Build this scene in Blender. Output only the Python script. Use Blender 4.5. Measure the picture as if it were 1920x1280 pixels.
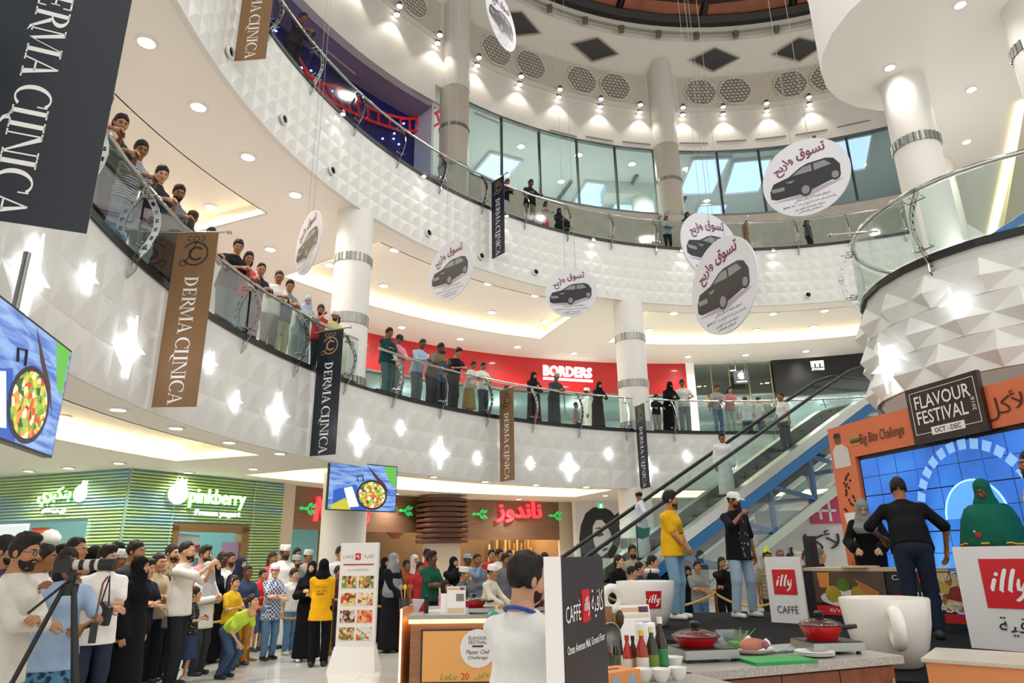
import bpy, bmesh, math, random
import numpy as np
from mathutils import Matrix, Vector
for _o in list(bpy.data.objects): bpy.data.objects.remove(_o)
SC = bpy.context.scene
COL = SC.collection
PI = math.pi
rnd = random.Random(7)
# ------------------------------------------------------------------ camera
F_PX, PITCH, ROLL, EYE = 1272.0, 0.3066, -0.014, 1.62
_fw = Vector((0, math.cos(PITCH), math.sin(PITCH)))
_r0 = Vector((1, 0, 0)); _u0 = Vector((0, -math.sin(PITCH), math.cos(PITCH)))
_rt = math.cos(ROLL)*_r0 + math.sin(ROLL)*_u0
_up = -math.sin(ROLL)*_r0 + math.cos(ROLL)*_u0
_cd = bpy.data.cameras.new('camera'); _cam = bpy.data.objects.new('camera', _cd); COL.objects.link(_cam)
_cd.sensor_width = 36.0; _cd.lens = 36.0*F_PX/1920.0; _cd.clip_start = 0.05; _cd.clip_end = 300
_m = Matrix((_rt, _up, -_fw)).transposed().to_4x4(); _m.translation = (0, 0, EYE)
_cam.matrix_world = _m
SC.camera = _cam
# ------------------------------------------------------------------ world, exposure
_w = bpy.data.worlds.new('mall_ambience'); SC.world = _w; _w.use_nodes = True
_w.node_tree.nodes['Background'].inputs[0].default_value = (1.0, 0.975, 0.935, 1)
_w.node_tree.nodes['Background'].inputs[1].default_value = 0.95
SC.view_settings.view_transform = 'Standard'; SC.view_settings.look = 'None'
SC.view_settings.gamma = 1.0; SC.view_settings.use_curve_mapping = False
SC.view_settings.exposure = 0.24
SC.cycles.max_bounces = 6; SC.cycles.diffuse_bounces = 3; SC.cycles.glossy_bounces = 3
SC.cycles.transmission_bounces = 4; SC.cycles.transparent_max_bounces = 14; SC.cycles.adaptive_threshold = 0.03
SC.cycles.caustics_reflective = False; SC.cycles.caustics_refractive = False
SC.cycles.sample_clamp_indirect = 4.0
def lamp(kind, name, loc, power, color=(1, 0.955, 0.89), size=0.12, rot=None, spot=None, blend=0.5):
    d = bpy.data.lights.new(name, kind); d.energy = power; d.color = color
    if kind == 'AREA': d.shape = 'DISK'; d.size = size
    else: d.shadow_soft_size = size
    if kind == 'SPOT': d.spot_size = spot or 2.2; d.spot_blend = blend
    o = bpy.data.objects.new(name, d); COL.objects.link(o); o.location = loc
    if rot is not None: o.rotation_euler = rot
    return o
# fill spots added in a ring under the dome to light the atrium, no fixtures
for _k in range(10):
    _a = math.radians(20 + 36*_k)
    _o = lamp('SPOT', 'dome_fill', (8.15+11.5*math.cos(_a), 9.1+11.5*math.sin(_a), 22.5), 1100, (1, 0.97, 0.92), 0.14, spot=2.0, blend=0.7)
    _o.rotation_euler = (Vector((8.15-4*math.cos(_a), 9.1-4*math.sin(_a), 0)) - _o.location).to_track_quat('-Z', 'Y').to_euler()
# ------------------------------------------------------------------ helpers
def ray(u, v):
    d = _fw*F_PX + (u-960)*_rt - (v-640)*_up
    return d.normalized()
def at(u, v, z):                       # pixel -> point on the level z
    d = ray(u, v); t = (z-EYE)/d.z
    return Vector((d.x*t, d.y*t, z))
def atd(u, v, dist):                   # pixel -> point at horizontal distance dist
    d = ray(u, v); t = dist/math.hypot(d.x, d.y)
    return Vector((d.x*t, d.y*t, EYE+d.z*t))
CX, CY = 8.15, 9.1
def atcyl(u, v, r, cx=CX, cy=CY, near=False):
    d = ray(u, v); a = d.x**2+d.y**2; b = -2*(d.x*cx+d.y*cy); k = cx*cx+cy*cy-r*r
    D = max(b*b-4*a*k, 0); t = (-b+(-1 if near else 1)*math.sqrt(D))/(2*a)
    return Vector((d.x*t, d.y*t, EYE+d.z*t))
def atplane(u, v, p0, n):              # pixel -> point on a plane
    d = ray(u, v); o = Vector((0, 0, EYE)); t = (Vector(p0)-o).dot(n)/d.dot(n)
    return o+d*t
def ang(p): return math.atan2(p.y-CY, p.x-CX)
def pol(r, a, z=0.0): return Vector((CX+r*math.cos(a), CY+r*math.sin(a), z))
def lin(c):
    if isinstance(c, str):
        c = c.lstrip('#'); c = [int(c[i:i+2], 16)/255 for i in (0, 2, 4)]
    return tuple(((x/12.92) if x <= .04045 else ((x+.055)/1.055)**2.4) for x in c[:3])
_mats = {}
def mat(hexc, rough=0.6, metal=0.0, emit=0.0, spec=0.5, alpha=None, name=None, noise=0.0, nscale=8.0, bump=0.0, emit_col=None, coat=0.0):
    key = (hexc, rough, metal, emit, spec, alpha, noise, nscale, bump, emit_col, coat)
    if key in _mats: return _mats[key]
    m = bpy.data.materials.new(name or ('m_'+str(hexc).lstrip('#'))); m.use_nodes = True
    nt = m.node_tree; b = nt.nodes['Principled BSDF']; col = lin(hexc)
    b.inputs['Base Color'].default_value = (*col, 1); b.inputs['Roughness'].default_value = rough
    b.inputs['Metallic'].default_value = metal; b.inputs['Specular IOR Level'].default_value = spec
    if coat: b.inputs['Coat Weight'].default_value = coat
    if emit:
        b.inputs['Emission Color'].default_value = (*(lin(emit_col) if emit_col else col), 1); b.inputs['Emission Strength'].default_value = emit
    if noise or bump:
        tc = nt.nodes.new('ShaderNodeTexCoord'); nz = nt.nodes.new('ShaderNodeTexNoise')
        nz.inputs['Scale'].default_value = nscale; nz.inputs['Detail'].default_value = 4
        nt.links.new(tc.outputs['Object'], nz.inputs['Vector'])
        if noise:
            rp = nt.nodes.new('ShaderNodeValToRGB'); nt.links.new(nz.outputs['Fac'], rp.inputs['Fac'])
            rp.color_ramp.elements[0].position = .3; rp.color_ramp.elements[1].position = .7
            rp.color_ramp.elements[0].color = (*[c*(1-noise) for c in col], 1); rp.color_ramp.elements[1].color = (*[min(1, c*(1+noise)) for c in col], 1)
            nt.links.new(rp.outputs['Color'], b.inputs['Base Color'])
        if bump:
            bp = nt.nodes.new('ShaderNodeBump'); bp.inputs['Strength'].default_value = bump; bp.inputs['Distance'].default_value = .01
            nt.links.new(nz.outputs['Fac'], bp.inputs['Height']); nt.links.new(bp.outputs['Normal'], b.inputs['Normal'])
    _mats[key] = m
    return m
def glass(tint='#e6f2ee', refl=0.10, name='clear_glass'):
    key = ('glass', tint, refl)
    if key in _mats: return _mats[key]
    m = bpy.data.materials.new(name); m.use_nodes = True; nt = m.node_tree; nt.nodes.clear()
    out = nt.nodes.new('ShaderNodeOutputMaterial'); mix = nt.nodes.new('ShaderNodeMixShader')
    tr = nt.nodes.new('ShaderNodeBsdfTransparent'); gl = nt.nodes.new('ShaderNodeBsdfGlossy')
    tr.inputs[0].default_value = (*lin(tint), 1); gl.inputs['Roughness'].default_value = 0.03
    lw = nt.nodes.new('ShaderNodeLayerWeight'); lw.inputs[0].default_value = 0.15
    mp = nt.nodes.new('ShaderNodeMapRange'); mp.inputs[3].default_value = refl; mp.inputs[4].default_value = 0.32
    nt.links.new(lw.outputs['Fresnel'], mp.inputs[0]); nt.links.new(mp.outputs[0], mix.inputs[0])
    nt.links.new(tr.outputs[0], mix.inputs[1]); nt.links.new(gl.outputs[0], mix.inputs[2]); nt.links.new(mix.outputs[0], out.inputs[0])
    _mats[key] = m
    return m
def ramp_mat(name, coord, cols, kind='wave', scale=4.0, dist=0.0, rough=0.6, rot=(0, 0, 0), vscale=(1, 1, 1), const=False, metal=0.0, detail=2.0, emit=0.0):
    """procedural colour material: cols = [(pos, hex), ...]"""
    key = ('ramp', name)
    if key in _mats: return _mats[key]
    m = bpy.data.materials.new(name); m.use_nodes = True; nt = m.node_tree; b = nt.nodes['Principled BSDF']
    tc = nt.nodes.new('ShaderNodeTexCoord'); mp = nt.nodes.new('ShaderNodeMapping')
    mp.inputs['Rotation'].default_value = rot; mp.inputs['Scale'].default_value = vscale
    nt.links.new(tc.outputs[coord], mp.inputs[0])
    if kind == 'wave':
        t = nt.nodes.new('ShaderNodeTexWave'); t.inputs['Distortion'].default_value = dist; t.inputs['Detail'].default_value = detail
    elif kind == 'voronoi': t = nt.nodes.new('ShaderNodeTexVoronoi')
    elif kind == 'checker': t = nt.nodes.new('ShaderNodeTexChecker')
    elif kind == 'gradient': t = nt.nodes.new('ShaderNodeTexGradient')
    else: t = nt.nodes.new('ShaderNodeTexNoise'); t.inputs['Detail'].default_value = detail; t.inputs['Distortion'].default_value = dist
    if 'Scale' in t.inputs: t.inputs['Scale'].default_value = scale
    nt.links.new(mp.outputs[0], t.inputs['Vector'])
    rp = nt.nodes.new('ShaderNodeValToRGB'); cr = rp.color_ramp
    if const: cr.interpolation = 'CONSTANT'
    while len(cr.elements) < len(cols): cr.elements.new(0.5)
    for e, (pp, c) in zip(cr.elements, cols): e.position = pp; e.color = (*lin(c), 1)
    fo = t.outputs['Fac'] if 'Fac' in t.outputs else t.outputs['Distance'] if 'Distance' in t.outputs else t.outputs[0]
    nt.links.new(fo, rp.inputs[0]); nt.links.new(rp.outputs[0], b.inputs['Base Color'])
    b.inputs['Roughness'].default_value = rough; b.inputs['Metallic'].default_value = metal
    if emit:
        nt.links.new(rp.outputs[0], b.inputs['Emission Color']); b.inputs['Emission Strength'].default_value = emit
    _mats[key] = m
    return m
def cells_mat(name, cols, scale=6.0, rough=0.5, emit=0.0, vscale=(1, 1, 1)):
    """voronoi cells, each with a colour of the list (printed food pictures and the like)"""
    key = ('cells', name)
    if key in _mats: return _mats[key]
    m = bpy.data.materials.new(name); m.use_nodes = True; nt = m.node_tree; b = nt.nodes['Principled BSDF']
    tc = nt.nodes.new('ShaderNodeTexCoord'); mp = nt.nodes.new('ShaderNodeMapping'); mp.inputs['Scale'].default_value = vscale
    nt.links.new(tc.outputs['Object'], mp.inputs[0])
    v = nt.nodes.new('ShaderNodeTexVoronoi'); v.inputs['Scale'].default_value = scale
    nt.links.new(mp.outputs[0], v.inputs['Vector'])
    sp = nt.nodes.new('ShaderNodeSeparateColor'); nt.links.new(v.outputs['Color'], sp.inputs[0])
    rp = nt.nodes.new('ShaderNodeValToRGB'); cr = rp.color_ramp; cr.interpolation = 'CONSTANT'
    while len(cr.elements) < len(cols): cr.elements.new(0.5)
    for i, (e, c) in enumerate(zip(cr.elements, cols)): e.position = i/len(cols); e.color = (*lin(c), 1)
    nt.links.new(sp.outputs[0], rp.inputs[0]); nt.links.new(rp.outputs[0], b.inputs['Base Color'])
    b.inputs['Roughness'].default_value = rough
    if emit:
        nt.links.new(rp.outputs[0], b.inputs['Emission Color']); b.inputs['Emission Strength'].default_value = emit
    _mats[key] = m
    return m
def link(o, parent=None):
    COL.objects.link(o)
    if parent is not None: o.parent = parent
    return o
def tag(o, label=None, cat=None, group=None, kind=None):
    if label: o['label'] = label
    if cat: o['category'] = cat
    if group: o['group'] = group
    if kind: o['kind'] = kind
    return o
def thing(name, label, cat, loc=(0, 0, 0), rz=0.0, group=None):
    o = bpy.data.objects.new(name, None); o.empty_display_size = .1; link(o)
    o.location = loc; o.rotation_euler = (0, 0, rz)
    return tag(o, label, cat, group)
class MB:
    def __init__(s): s.v = []; s.f = []; s.mi = []; s.cur = 0
    def add(s, vs, fs):
        n = len(s.v); s.v += [tuple(v) for v in vs]; s.f += [tuple(i+n for i in f) for f in fs]; s.mi += [s.cur]*len(fs); return s
    def box(s, x0, x1, y0, y1, z0, z1):
        return s.add([(x0,y0,z0),(x1,y0,z0),(x1,y1,z0),(x0,y1,z0),(x0,y0,z1),(x1,y0,z1),(x1,y1,z1),(x0,y1,z1)],
                     [(0,3,2,1),(4,5,6,7),(0,1,5,4),(1,2,6,5),(2,3,7,6),(3,0,4,7)])
    def cbox(s, c, sx, sy, sz): return s.box(c[0]-sx/2, c[0]+sx/2, c[1]-sy/2, c[1]+sy/2, c[2]-sz/2, c[2]+sz/2)
    def bar(s, a, b, w, h=None, up=(0, 0, 1)):
        a = Vector(a); b = Vector(b); d = (b-a).normalized(); up = Vector(up)
        if abs(d.dot(up)) > .98: up = Vector((1, 0, 0))
        x = d.cross(up).normalized(); y = x.cross(d); h = h or w
        vs = []
        for p in (a, b):
            for sx, sy in ((-1,-1),(1,-1),(1,1),(-1,1)): vs.append(p+x*sx*w/2+y*sy*h/2)
        return s.add(vs, [(3,2,1,0),(4,5,6,7),(0,1,5,4),(1,2,6,5),(2,3,7,6),(3,0,4,7)])
    def tube(s, pts, r, n=8, caps=True):
        pts = [Vector(p) for p in pts]; rs = r if isinstance(r, (list, tuple)) else [r]*len(pts)
        vs = []; up = None
        for i, p in enumerate(pts):
            d = (pts[min(i+1, len(pts)-1)]-pts[max(i-1, 0)]).normalized()
            if up is None: up = Vector((0, 0, 1)) if abs(d.z) < .9 else Vector((1, 0, 0))
            x = d.cross(up)
            if x.length < 1e-4: x = d.cross(Vector((0, 1, 0)))
            x.normalize(); y = x.cross(d).normalized(); up = y
            for k in range(n):
                a = 2*PI*k/n; vs.append(p+(x*math.cos(a)+y*math.sin(a))*rs[i])
        fs = [(i*n+k, i*n+(k+1) % n, (i+1)*n+(k+1) % n, (i+1)*n+k) for i in range(len(pts)-1) for k in range(n)]
        if caps: fs += [tuple(range(n))[::-1], tuple((len(pts)-1)*n+k for k in range(n))]
        return s.add(vs, fs)
    def lathe(s, prof, n=24, c=(0, 0, 0), close=True):
        vs = []
        for (r, z) in prof:
            for k in range(n):
                a = 2*PI*k/n; vs.append((c[0]+r*math.cos(a), c[1]+r*math.sin(a), c[2]+z))
        m = len(prof)
        fs = [(i*n+k, i*n+(k+1) % n, (i+1)*n+(k+1) % n, (i+1)*n+k) for i in range(m-1) for k in range(n)]
        if close:
            if prof[0][0] > 1e-5: fs.append(tuple(range(n))[::-1])
            if prof[-1][0] > 1e-5: fs.append(tuple((m-1)*n+k for k in range(n)))
        return s.add(vs, fs)
    def arc(s, r0, r1, z0, z1, a0, a1, n):
        """curved box between two radii about the atrium axis"""
        vs = []; fs = []
        for i in range(n+1):
            a = a0+(a1-a0)*i/n
            for r, z in ((r0, z0), (r1, z0), (r1, z1), (r0, z1)): vs.append(pol(r, a, z))
        for i in range(n):
            b = i*4
            for k in range(4): fs.append((b+k, b+(k+1) % 4, b+4+(k+1) % 4, b+4+k))
        fs += [(0,1,2,3), (n*4+3, n*4+2, n*4+1, n*4)]
        return s.add(vs, fs)
    def sheet(s, pts, z0, z1):
        """vertical sheet along plan points"""
        vs = []; 
        for p in pts: vs += [(p[0], p[1], z0), (p[0], p[1], z1)]
        return s.add(vs, [(2*i, 2*i+2, 2*i+3, 2*i+1) for i in range(len(pts)-1)])
    def prism(s, poly, M, t=0.01):
        """extrude a 2-D polygon (x,z plane, thickness along y) placed by matrix M"""
        n = len(poly)
        vs = [M @ Vector((x, 0, z)) for x, z in poly]+[M @ Vector((x, t, z)) for x, z in poly]
        return s.add(vs, [tuple(range(n)), tuple(range(2*n-1, n-1, -1))]+[(i, i+n, (i+1) % n+n, (i+1) % n) for i in range(n)])
    def build(s, name, m, parent=None, smooth=None, loc=None, rot=None):
        me = bpy.data.meshes.new(name); me.from_pydata(s.v, [], s.f)
        ms = m if isinstance(m, (list, tuple)) else [m]
        for q in ms: me.materials.append(q)
        if len(ms) > 1: me.polygons.foreach_set('material_index', s.mi)
        bm = bmesh.new(); bm.from_mesh(me); bmesh.ops.recalc_face_normals(bm, faces=bm.faces); bm.to_mesh(me); bm.free()
        if smooth is not None:
            me.polygons.foreach_set('use_smooth', [True]*len(me.polygons)); me.set_sharp_from_angle(angle=math.radians(smooth))
        o = bpy.data.objects.new(name, me); link(o, parent)
        if loc is not None: o.location = loc
        if rot is not None: o.rotation_euler = rot
        return o
def struct(o, label=None): o['kind'] = 'structure'; return o
def copy_of(o, parent=None, loc=None, rot=None):
    c = o.copy(); COL.objects.link(c)
    if parent is not None: c.parent = parent
    if loc is not None: c.location = loc
    if rot is not None: c.rotation_euler = rot
    return c
def copy_tree(o, loc=None, rz=None):
    c = copy_of(o, None, loc)
    if rz is not None: c.rotation_euler = (0, 0, rz)
    for ch in o.children:
        d = copy_of(ch, c)
        for g in ch.children: copy_of(g, d)
    return c
# ---- lettering: text turned into mesh, cached
_txt = {}
def text_mesh(s, ext=0.0, bold=0.0, space=1.0):
    key = (s, ext, bold, space)
    if key in _txt: return _txt[key]
    c = bpy.data.curves.new('text', 'FONT'); c.body = s; c.resolution_u = 2; c.extrude = ext; c.offset = bold; c.space_character = space
    c.align_x = 'CENTER'; c.align_y = 'CENTER'
    o = bpy.data.objects.new('text', c); COL.objects.link(o)
    bpy.context.view_layer.update()
    me = bpy.data.meshes.new_from_object(o.evaluated_get(bpy.context.evaluated_depsgraph_get()))
    bpy.data.objects.remove(o)
    xs = np.empty(len(me.vertices)*3); me.vertices.foreach_get('co', xs); xs = xs.reshape(-1, 3)
    lo, hi = xs.min(0), xs.max(0); xs[:, :2] -= ((lo+hi)/2)[:2]; me.vertices.foreach_set('co', xs.ravel())
    _txt[key] = (me, hi-lo)
    return _txt[key]
def text(s, name, m, w=None, h=None, parent=None, loc=(0, 0, 0), rot=(PI/2, 0, 0), ext=0.0, bold=0.0, shear=0.0, space=1.0):
    """lettering in the local x-z plane facing -y, fitted to width w and/or height h"""
    me, dim = text_mesh(s, ext, bold, space); me = me.copy()
    sx = w/dim[0] if w else None; sy = h/dim[1] if h else None
    sx = sx or sy; sy = sy or sx
    xs = np.empty(len(me.vertices)*3); me.vertices.foreach_get('co', xs); xs = xs.reshape(-1, 3)
    xs[:, 0] += shear*xs[:, 1]; xs[:, 0] *= sx; xs[:, 1] *= sy; me.vertices.foreach_set('co', xs.ravel())
    me.materials.clear(); me.materials.append(m)
    o = bpy.data.objects.new(name, me); link(o, parent); o.location = loc; o.rotation_euler = rot
    return o
AR = {'shop_win': '\ufe97\ufeb4\ufeee\ufed5 \ufeed\ufe8d\ufead\ufe91\ufea2', 'cafe': '\ufedb\ufe8e\ufed3\ufef4\ufeea'}
def ar(*codes): return ''.join(chr(c) for c in codes)[::-1]
AR_SHOPWIN = (ar(0xfe97, 0xfeb4, 0xfeee, 0xfed5), ar(0xfeed, 0xfe8d, 0xfead, 0xfe91, 0xfea2))
AR_CAFE = ar(0xfedb, 0xfe8e, 0xfed3, 0xfef4, 0xfe94)
AR_NANDOS = ar(0xfee7, 0xfe8e, 0xfee7, 0xfeaa, 0xfeed, 0xfeaf)
AR_PINK = ar(0xfe91, 0xfee8, 0xfedc, 0xfe92, 0xfeae, 0xfef1)
AR_EAT = ar(0xfe8d, 0xfef7, 0xfedb, 0xfede)
AR_LINE1 = ar(0xfe97,0xfeb4,0xfeee,0xfed5,0x20,0xfe91,0xfed8,0xfef4,0xfee4,0xfe94,0x20,0x665,0x20,0xfead,0xfef3,0xfe8e,0xfedd,0x20,0xfecb,0xfee4,0xfe8e,0xfee7,0xfef2)
AR_LINE2 = ' '.join([ar(0xfeb3,0xfef4,0xfe8e,0xfead,0xfe93), ar(0xfedf,0xfeae,0xfe91,0xfea2), ar(0xfed3,0xfeae,0xfebb,0xfe94), ar(0xfecb,0xfee0,0xfef0), ar(0xfeed,0xfe83,0xfea3,0xfebc,0xfede)])
AR_LINE3 = ' '.join([ar(0xfee3,0xfee6), ar(0xfedf,0xfee0,0xfed4,0xfeee,0xfeaf), ar(0xfed3,0xfeae,0xfebb,0xfe98,0xfeda), ar(0xfebf,0xfe8e,0xfecb,0xfed2)])
AR_LINE4 = ' '.join([ar(0xfeed,0xfe8d,0xfedf,0xfee4,0xfed8,0xfe8e,0xfeeb,0xfef2), ar(0xfe8d,0xfedf,0xfee4,0xfec4,0xfe8e,0xfecb,0xfee2)])
# ------------------------------------------------------------------ the atrium shell
R1, R2, L1, B1, L2, B2, RAILH = 13.1, 13.3, 5.385, 3.6, 12.055, 9.95, 1.05
RW = 15.3                                         # upper wall radius
D2R = math.radians
A0, A1 = D2R(30), D2R(212)
M_WHITE = mat('#eceae4', .55, name='white_paint'); M_CEIL = mat('#fbf8f2', .7, name='ceiling_paint')
M_TILE = mat('#e4e4e0', .38, name='white_relief_panel'); M_BLACK = mat('#15161a', .4, name='black_trim')
M_CHROME = mat('#c9cac8', .12, 1.0, name='polished_steel'); M_STEEL = mat('#a9aaa7', .35, 1.0, name='brushed_steel')
M_GLASS = glass('#dfeee9', .05, 'balustrade_glass'); M_PANE = glass('#eef6f4', .05, 'window_glass')
M_BEIGE = mat('#cfc9bd', .6, name='beige_plaster'); M_GREYBEIGE = mat('#b5aea2', .5, name='grey_beige_panel')
M_COVE = mat('#fff0c8', .5, emit=3.2, emit_col='#ffe6ae', name='warm_cove_strip')
M_LED = mat('#ffffff', .5, emit=9.0, emit_col='#fff8ec', name='downlight_lens')
M_STAR = mat('#ffffff', .5, emit=5.0, emit_col='#f2f8ff', name='lit_star')
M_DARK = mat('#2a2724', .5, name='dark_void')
# floor with polished tiles
M_FLOOR = mat('#d9d6cf', .09, spec=.6, noise=.05, nscale=1.3, name='polished_floor_stone'); M_JOINT = mat('#aaa69e', .5, name='floor_joint')
fl = struct(MB().box(-34, 40, -14, 44, -.12, -.012).build('floor', M_JOINT))
tm = MB().box(-.4475, .4475, -.4475, .4475, -.02, 0).build('floor_tile', M_FLOOR, fl, loc=(-9.0, 3.0, 0)); nt_ = 0
for i in range(19):
    for j in range(15):
        if (i, j) == (0, 0): continue
        copy_of(tm, fl, (-9.0+.9*i, 3.0+.9*j, 0)); nt_ += 1
b = MB()
b.box(-34, -9.45, -14, 44, -.02, 0); b.box(-9.45, 7.65, -14, 2.55, -.02, 0); b.box(-9.45, 7.65, 16.05, 44, -.02, 0); b.box(7.65, 40, -14, 44, -.02, 0)
tag(b.build('floor_tile', M_FLOOR, fl), kind='stuff')
# ring ceilings with recessed cove trays
def ring_ceiling(name, z, r0, r1, a0, a1, trays, depth=.34):
    rs = sorted({r0, r1, *[t[0] for t in trays], *[t[1] for t in trays]})
    n = max(2, int((a1-a0)/D2R(2.2))); as_ = sorted({*[a0+(a1-a0)*i/n for i in range(n+1)], *[t[2] for t in trays], *[t[3] for t in trays]})
    b = MB()
    for i in range(len(as_)-1):
        am = (as_[i]+as_[i+1])/2
        for j in range(len(rs)-1):
            rm = (rs[j]+rs[j+1])/2
            if any(t[0] < rm < t[1] and t[2] < am < t[3] for t in trays): continue
            b.add([pol(rs[j], as_[i], z), pol(rs[j+1], as_[i], z), pol(rs[j+1], as_[i+1], z), pol(rs[j], as_[i+1], z)], [(0, 1, 2, 3)])
    o = struct(b.build(name, M_CEIL))
    for t in trays:
        q = MB(); m = max(3, int((t[3]-t[2])/D2R(2.5)))
        q.arc(t[0]-.02, t[1]+.02, z+depth, z+depth+.05, t[2]-.002, t[3]+.002, m)
        q.arc(t[1], t[1]+.03, z, z+depth, t[2], t[3], m); q.arc(t[0]-.03, t[0], z, z+depth, t[2], t[3], m)
        for a in (t[2], t[3]): q.bar(pol(t[0], a, z+depth/2), pol(t[1], a, z+depth/2), .03, depth)
        q.build('cove_tray', M_CEIL, o)
        q = MB(); q.arc(t[1]-.05, t[1]-.01, z+.02, z+.13, t[2], t[3], m); q.arc(t[1]-.04, t[1]-.005, z+.2, z+.3, t[2], t[3], m)
        for a, sg in ((t[2], 1), (t[3], -1)):
            da = sg*.03/t[0]; q.bar(pol(t[0], a+da, z+.075), pol(t[1], a+da, z+.075), .04, .11)
        q.build('cove_light', M_COVE, o)
    return o
TR_G = [(13.9, 16.0, D2R(161.5), D2R(202)), (13.9, 16.6, D2R(111), D2R(152.5)), (13.9, 16.6, D2R(80), D2R(104))]
TR_1 = [(14.2, 18.3, D2R(112.5), D2R(146)), (14.2, 18.0, D2R(64), D2R(103.5)), (15.6, 18.2, D2R(156.5), D2R(196))]
ring_ceiling('ceiling_ground', B1, R1, 27.5, A0, A1, TR_G)
ring_ceiling('ceiling_gallery', B2, R2, 21.2, A0, A1, TR_1)
# gallery slabs
struct(MB().arc(R1+.02, 21.2, L1-.35, L1, A0, A1, 80).build('floor_gallery', mat('#d8d4cb', .2, name='gallery_floor_stone')))
struct(MB().arc(R2+.02, RW+1.5, L2-.35, L2, A0, A1, 80).build('floor_upper_gallery', mat('#d8d4cb', .2, name='gallery_floor_stone')))
# fascias clad in pyramid relief tiles
def fascia(name, R, z0, z1, size, rows, depth, a_tiles, stuff_from=None):
    w = struct(MB().arc(R, R+.06, z0-.02, z1, A0, A1, 100).build(name, M_TILE, smooth=30))
    MB().arc(R-.03, R+.05, z1-.045, z1+.02, A0, A1, 100).build('edge_trim', M_BLACK, w)
    ha = size/R/2*.985; h = size/2*.985
    b = MB(); vs = [(R*math.cos(s*ha), R*math.sin(s*ha), t*h) for s, t in ((-1,-1),(1,-1),(1,1),(-1,1))]
    apex = (R-depth, 0.10*size, 0.12*size)
    b.add(vs+[apex], [(0,1,4),(1,2,4),(2,3,4),(3,0,4)])
    first = None; n = 0; rest = MB()
    a = a_tiles[1]
    while a > a_tiles[0]:
        for r in range(rows):
            zc = z0+size*(r+.5)
            if n < 298:
                if first is None: first = b.build('tile', M_TILE, w, loc=(CX, CY, zc), rot=(0, 0, a))
                else: copy_of(first, w, (CX, CY, zc), (0, 0, a))
            else:
                ca, sa = math.cos(a), math.sin(a)
                rest.add([(CX+x*ca-y*sa, CY+x*sa+y*ca, zc+z) for x, y, z in vs+[apex]], [(0,1,4),(1,2,4),(2,3,4),(3,0,4)])
            n += 1
        a -= size/R
    if rest.v: tag(rest.build('tile', M_TILE, w), kind='stuff')
    return w
f1 = fascia('wall_fascia_lower', R1, B1, L1, .53, 3, .032, (D2R(36), D2R(207)))
f2 = fascia('wall_fascia_upper', R2, B2, L2, .40, 5, .032, (D2R(58), D2R(189)))
struct(MB().arc(R2-.02, R2+.1, B2-.05, B2, A0, A1, 100).build('trim_1', M_TILE))
# lit four-pointed stars on the lower fascia
def star_poly(s, k=.2):
    return [(s*(1.25 if i % 4 == 0 else 1.0)*math.sin(i*PI/4), s*(1.25 if i % 4 == 0 else 1.0)*math.cos(i*PI/4)) if i % 2 == 0 else (k*s*math.sin(i*PI/4)*1.4, k*s*math.cos(i*PI/4)*1.4) for i in range(8)]
big = [(68,515),(250,650),(525,775),(678,820),(828,848),(1070,875),(1217,880),(1372,880)]
sml = [(175,522),(400,680),(447,752),(607,765),(755,802),(948,833),(898,858),(997,868),(1143,850),(1290,855),(1180,905)]
for k, (u, v) in enumerate(big+sml[:-1]):
    p = atcyl(u, v, R1-.075); a = ang(p); s = .34 if k < len(big) else .155
    M = Matrix.Translation(p) @ Matrix.Rotation(a-PI/2, 4, 'Z') 
    o = MB().prism(star_poly(s), Matrix.Identity(4), .02).build('star_light', M_STAR, loc=p, rot=(0, 0, a-PI/2))
    tag(o, 'large glowing four-pointed star panel on the lower white balcony front' if k < len(big) else 'small glowing four-pointed star panel on the lower white balcony front', 'star light', 'large star lights' if k < len(big) else 'small star lights')
# round speaker openings and small flood lamps on the upper fascia
for k, (u, v) in enumerate([(430,98),(531,224),(622,320),(803,437),(902,480),(1004,510),(1515,553)]):
    p = atcyl(u, v, R2-.05); a = ang(p)
    t = thing('ceiling_speaker', 'small round black speaker set low in the upper tiled balcony front', 'speaker', p, a-PI/2, 'round speakers in the upper balcony front')
    MB().lathe([(.085,0),(.11,0),(.11,.05),(.085,.05)], 20, close=False).build('rim', M_WHITE, t, 40, rot=(PI/2, 0, 0))
    MB().lathe([(.0,.02),(.086,.02)], 20).build('grille', M_BLACK, t, rot=(PI/2, 0, 0))
for k, (u, v) in enumerate([(643,215),(795,330),(950,405),(1113,448),(1278,468),(1450,470)]):
    p = atcyl(u, v, R2-.16); a = ang(p); p.z = L2-.1; 
    t = thing('flood_lamp', 'small bright lamp on top of the upper tiled balcony front', 'lamp', p, a-PI/2, 'lamps on the upper balcony front')
    MB().lathe([(.0,.03),(.05,.03),(.07,-.04),(.06,-.05)], 14).build('housing', M_STEEL, t, 40)
    MB().lathe([(.0,-.052),(.06,-.05),(.062,-.03)], 14).build('lens', M_LED, t, 40)
    MB().bar((0, 0, .02), (0, .14, .04), .03).build('bracket', M_STEEL, t)
    q = p-Vector((math.cos(a), math.sin(a), 0))*.08; q.z -= .1
    lamp('SPOT', 'flood_lamp_light', q, 9, (1, .98, .94), .04, rot=(0, 0, 0), spot=1.5)
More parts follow.
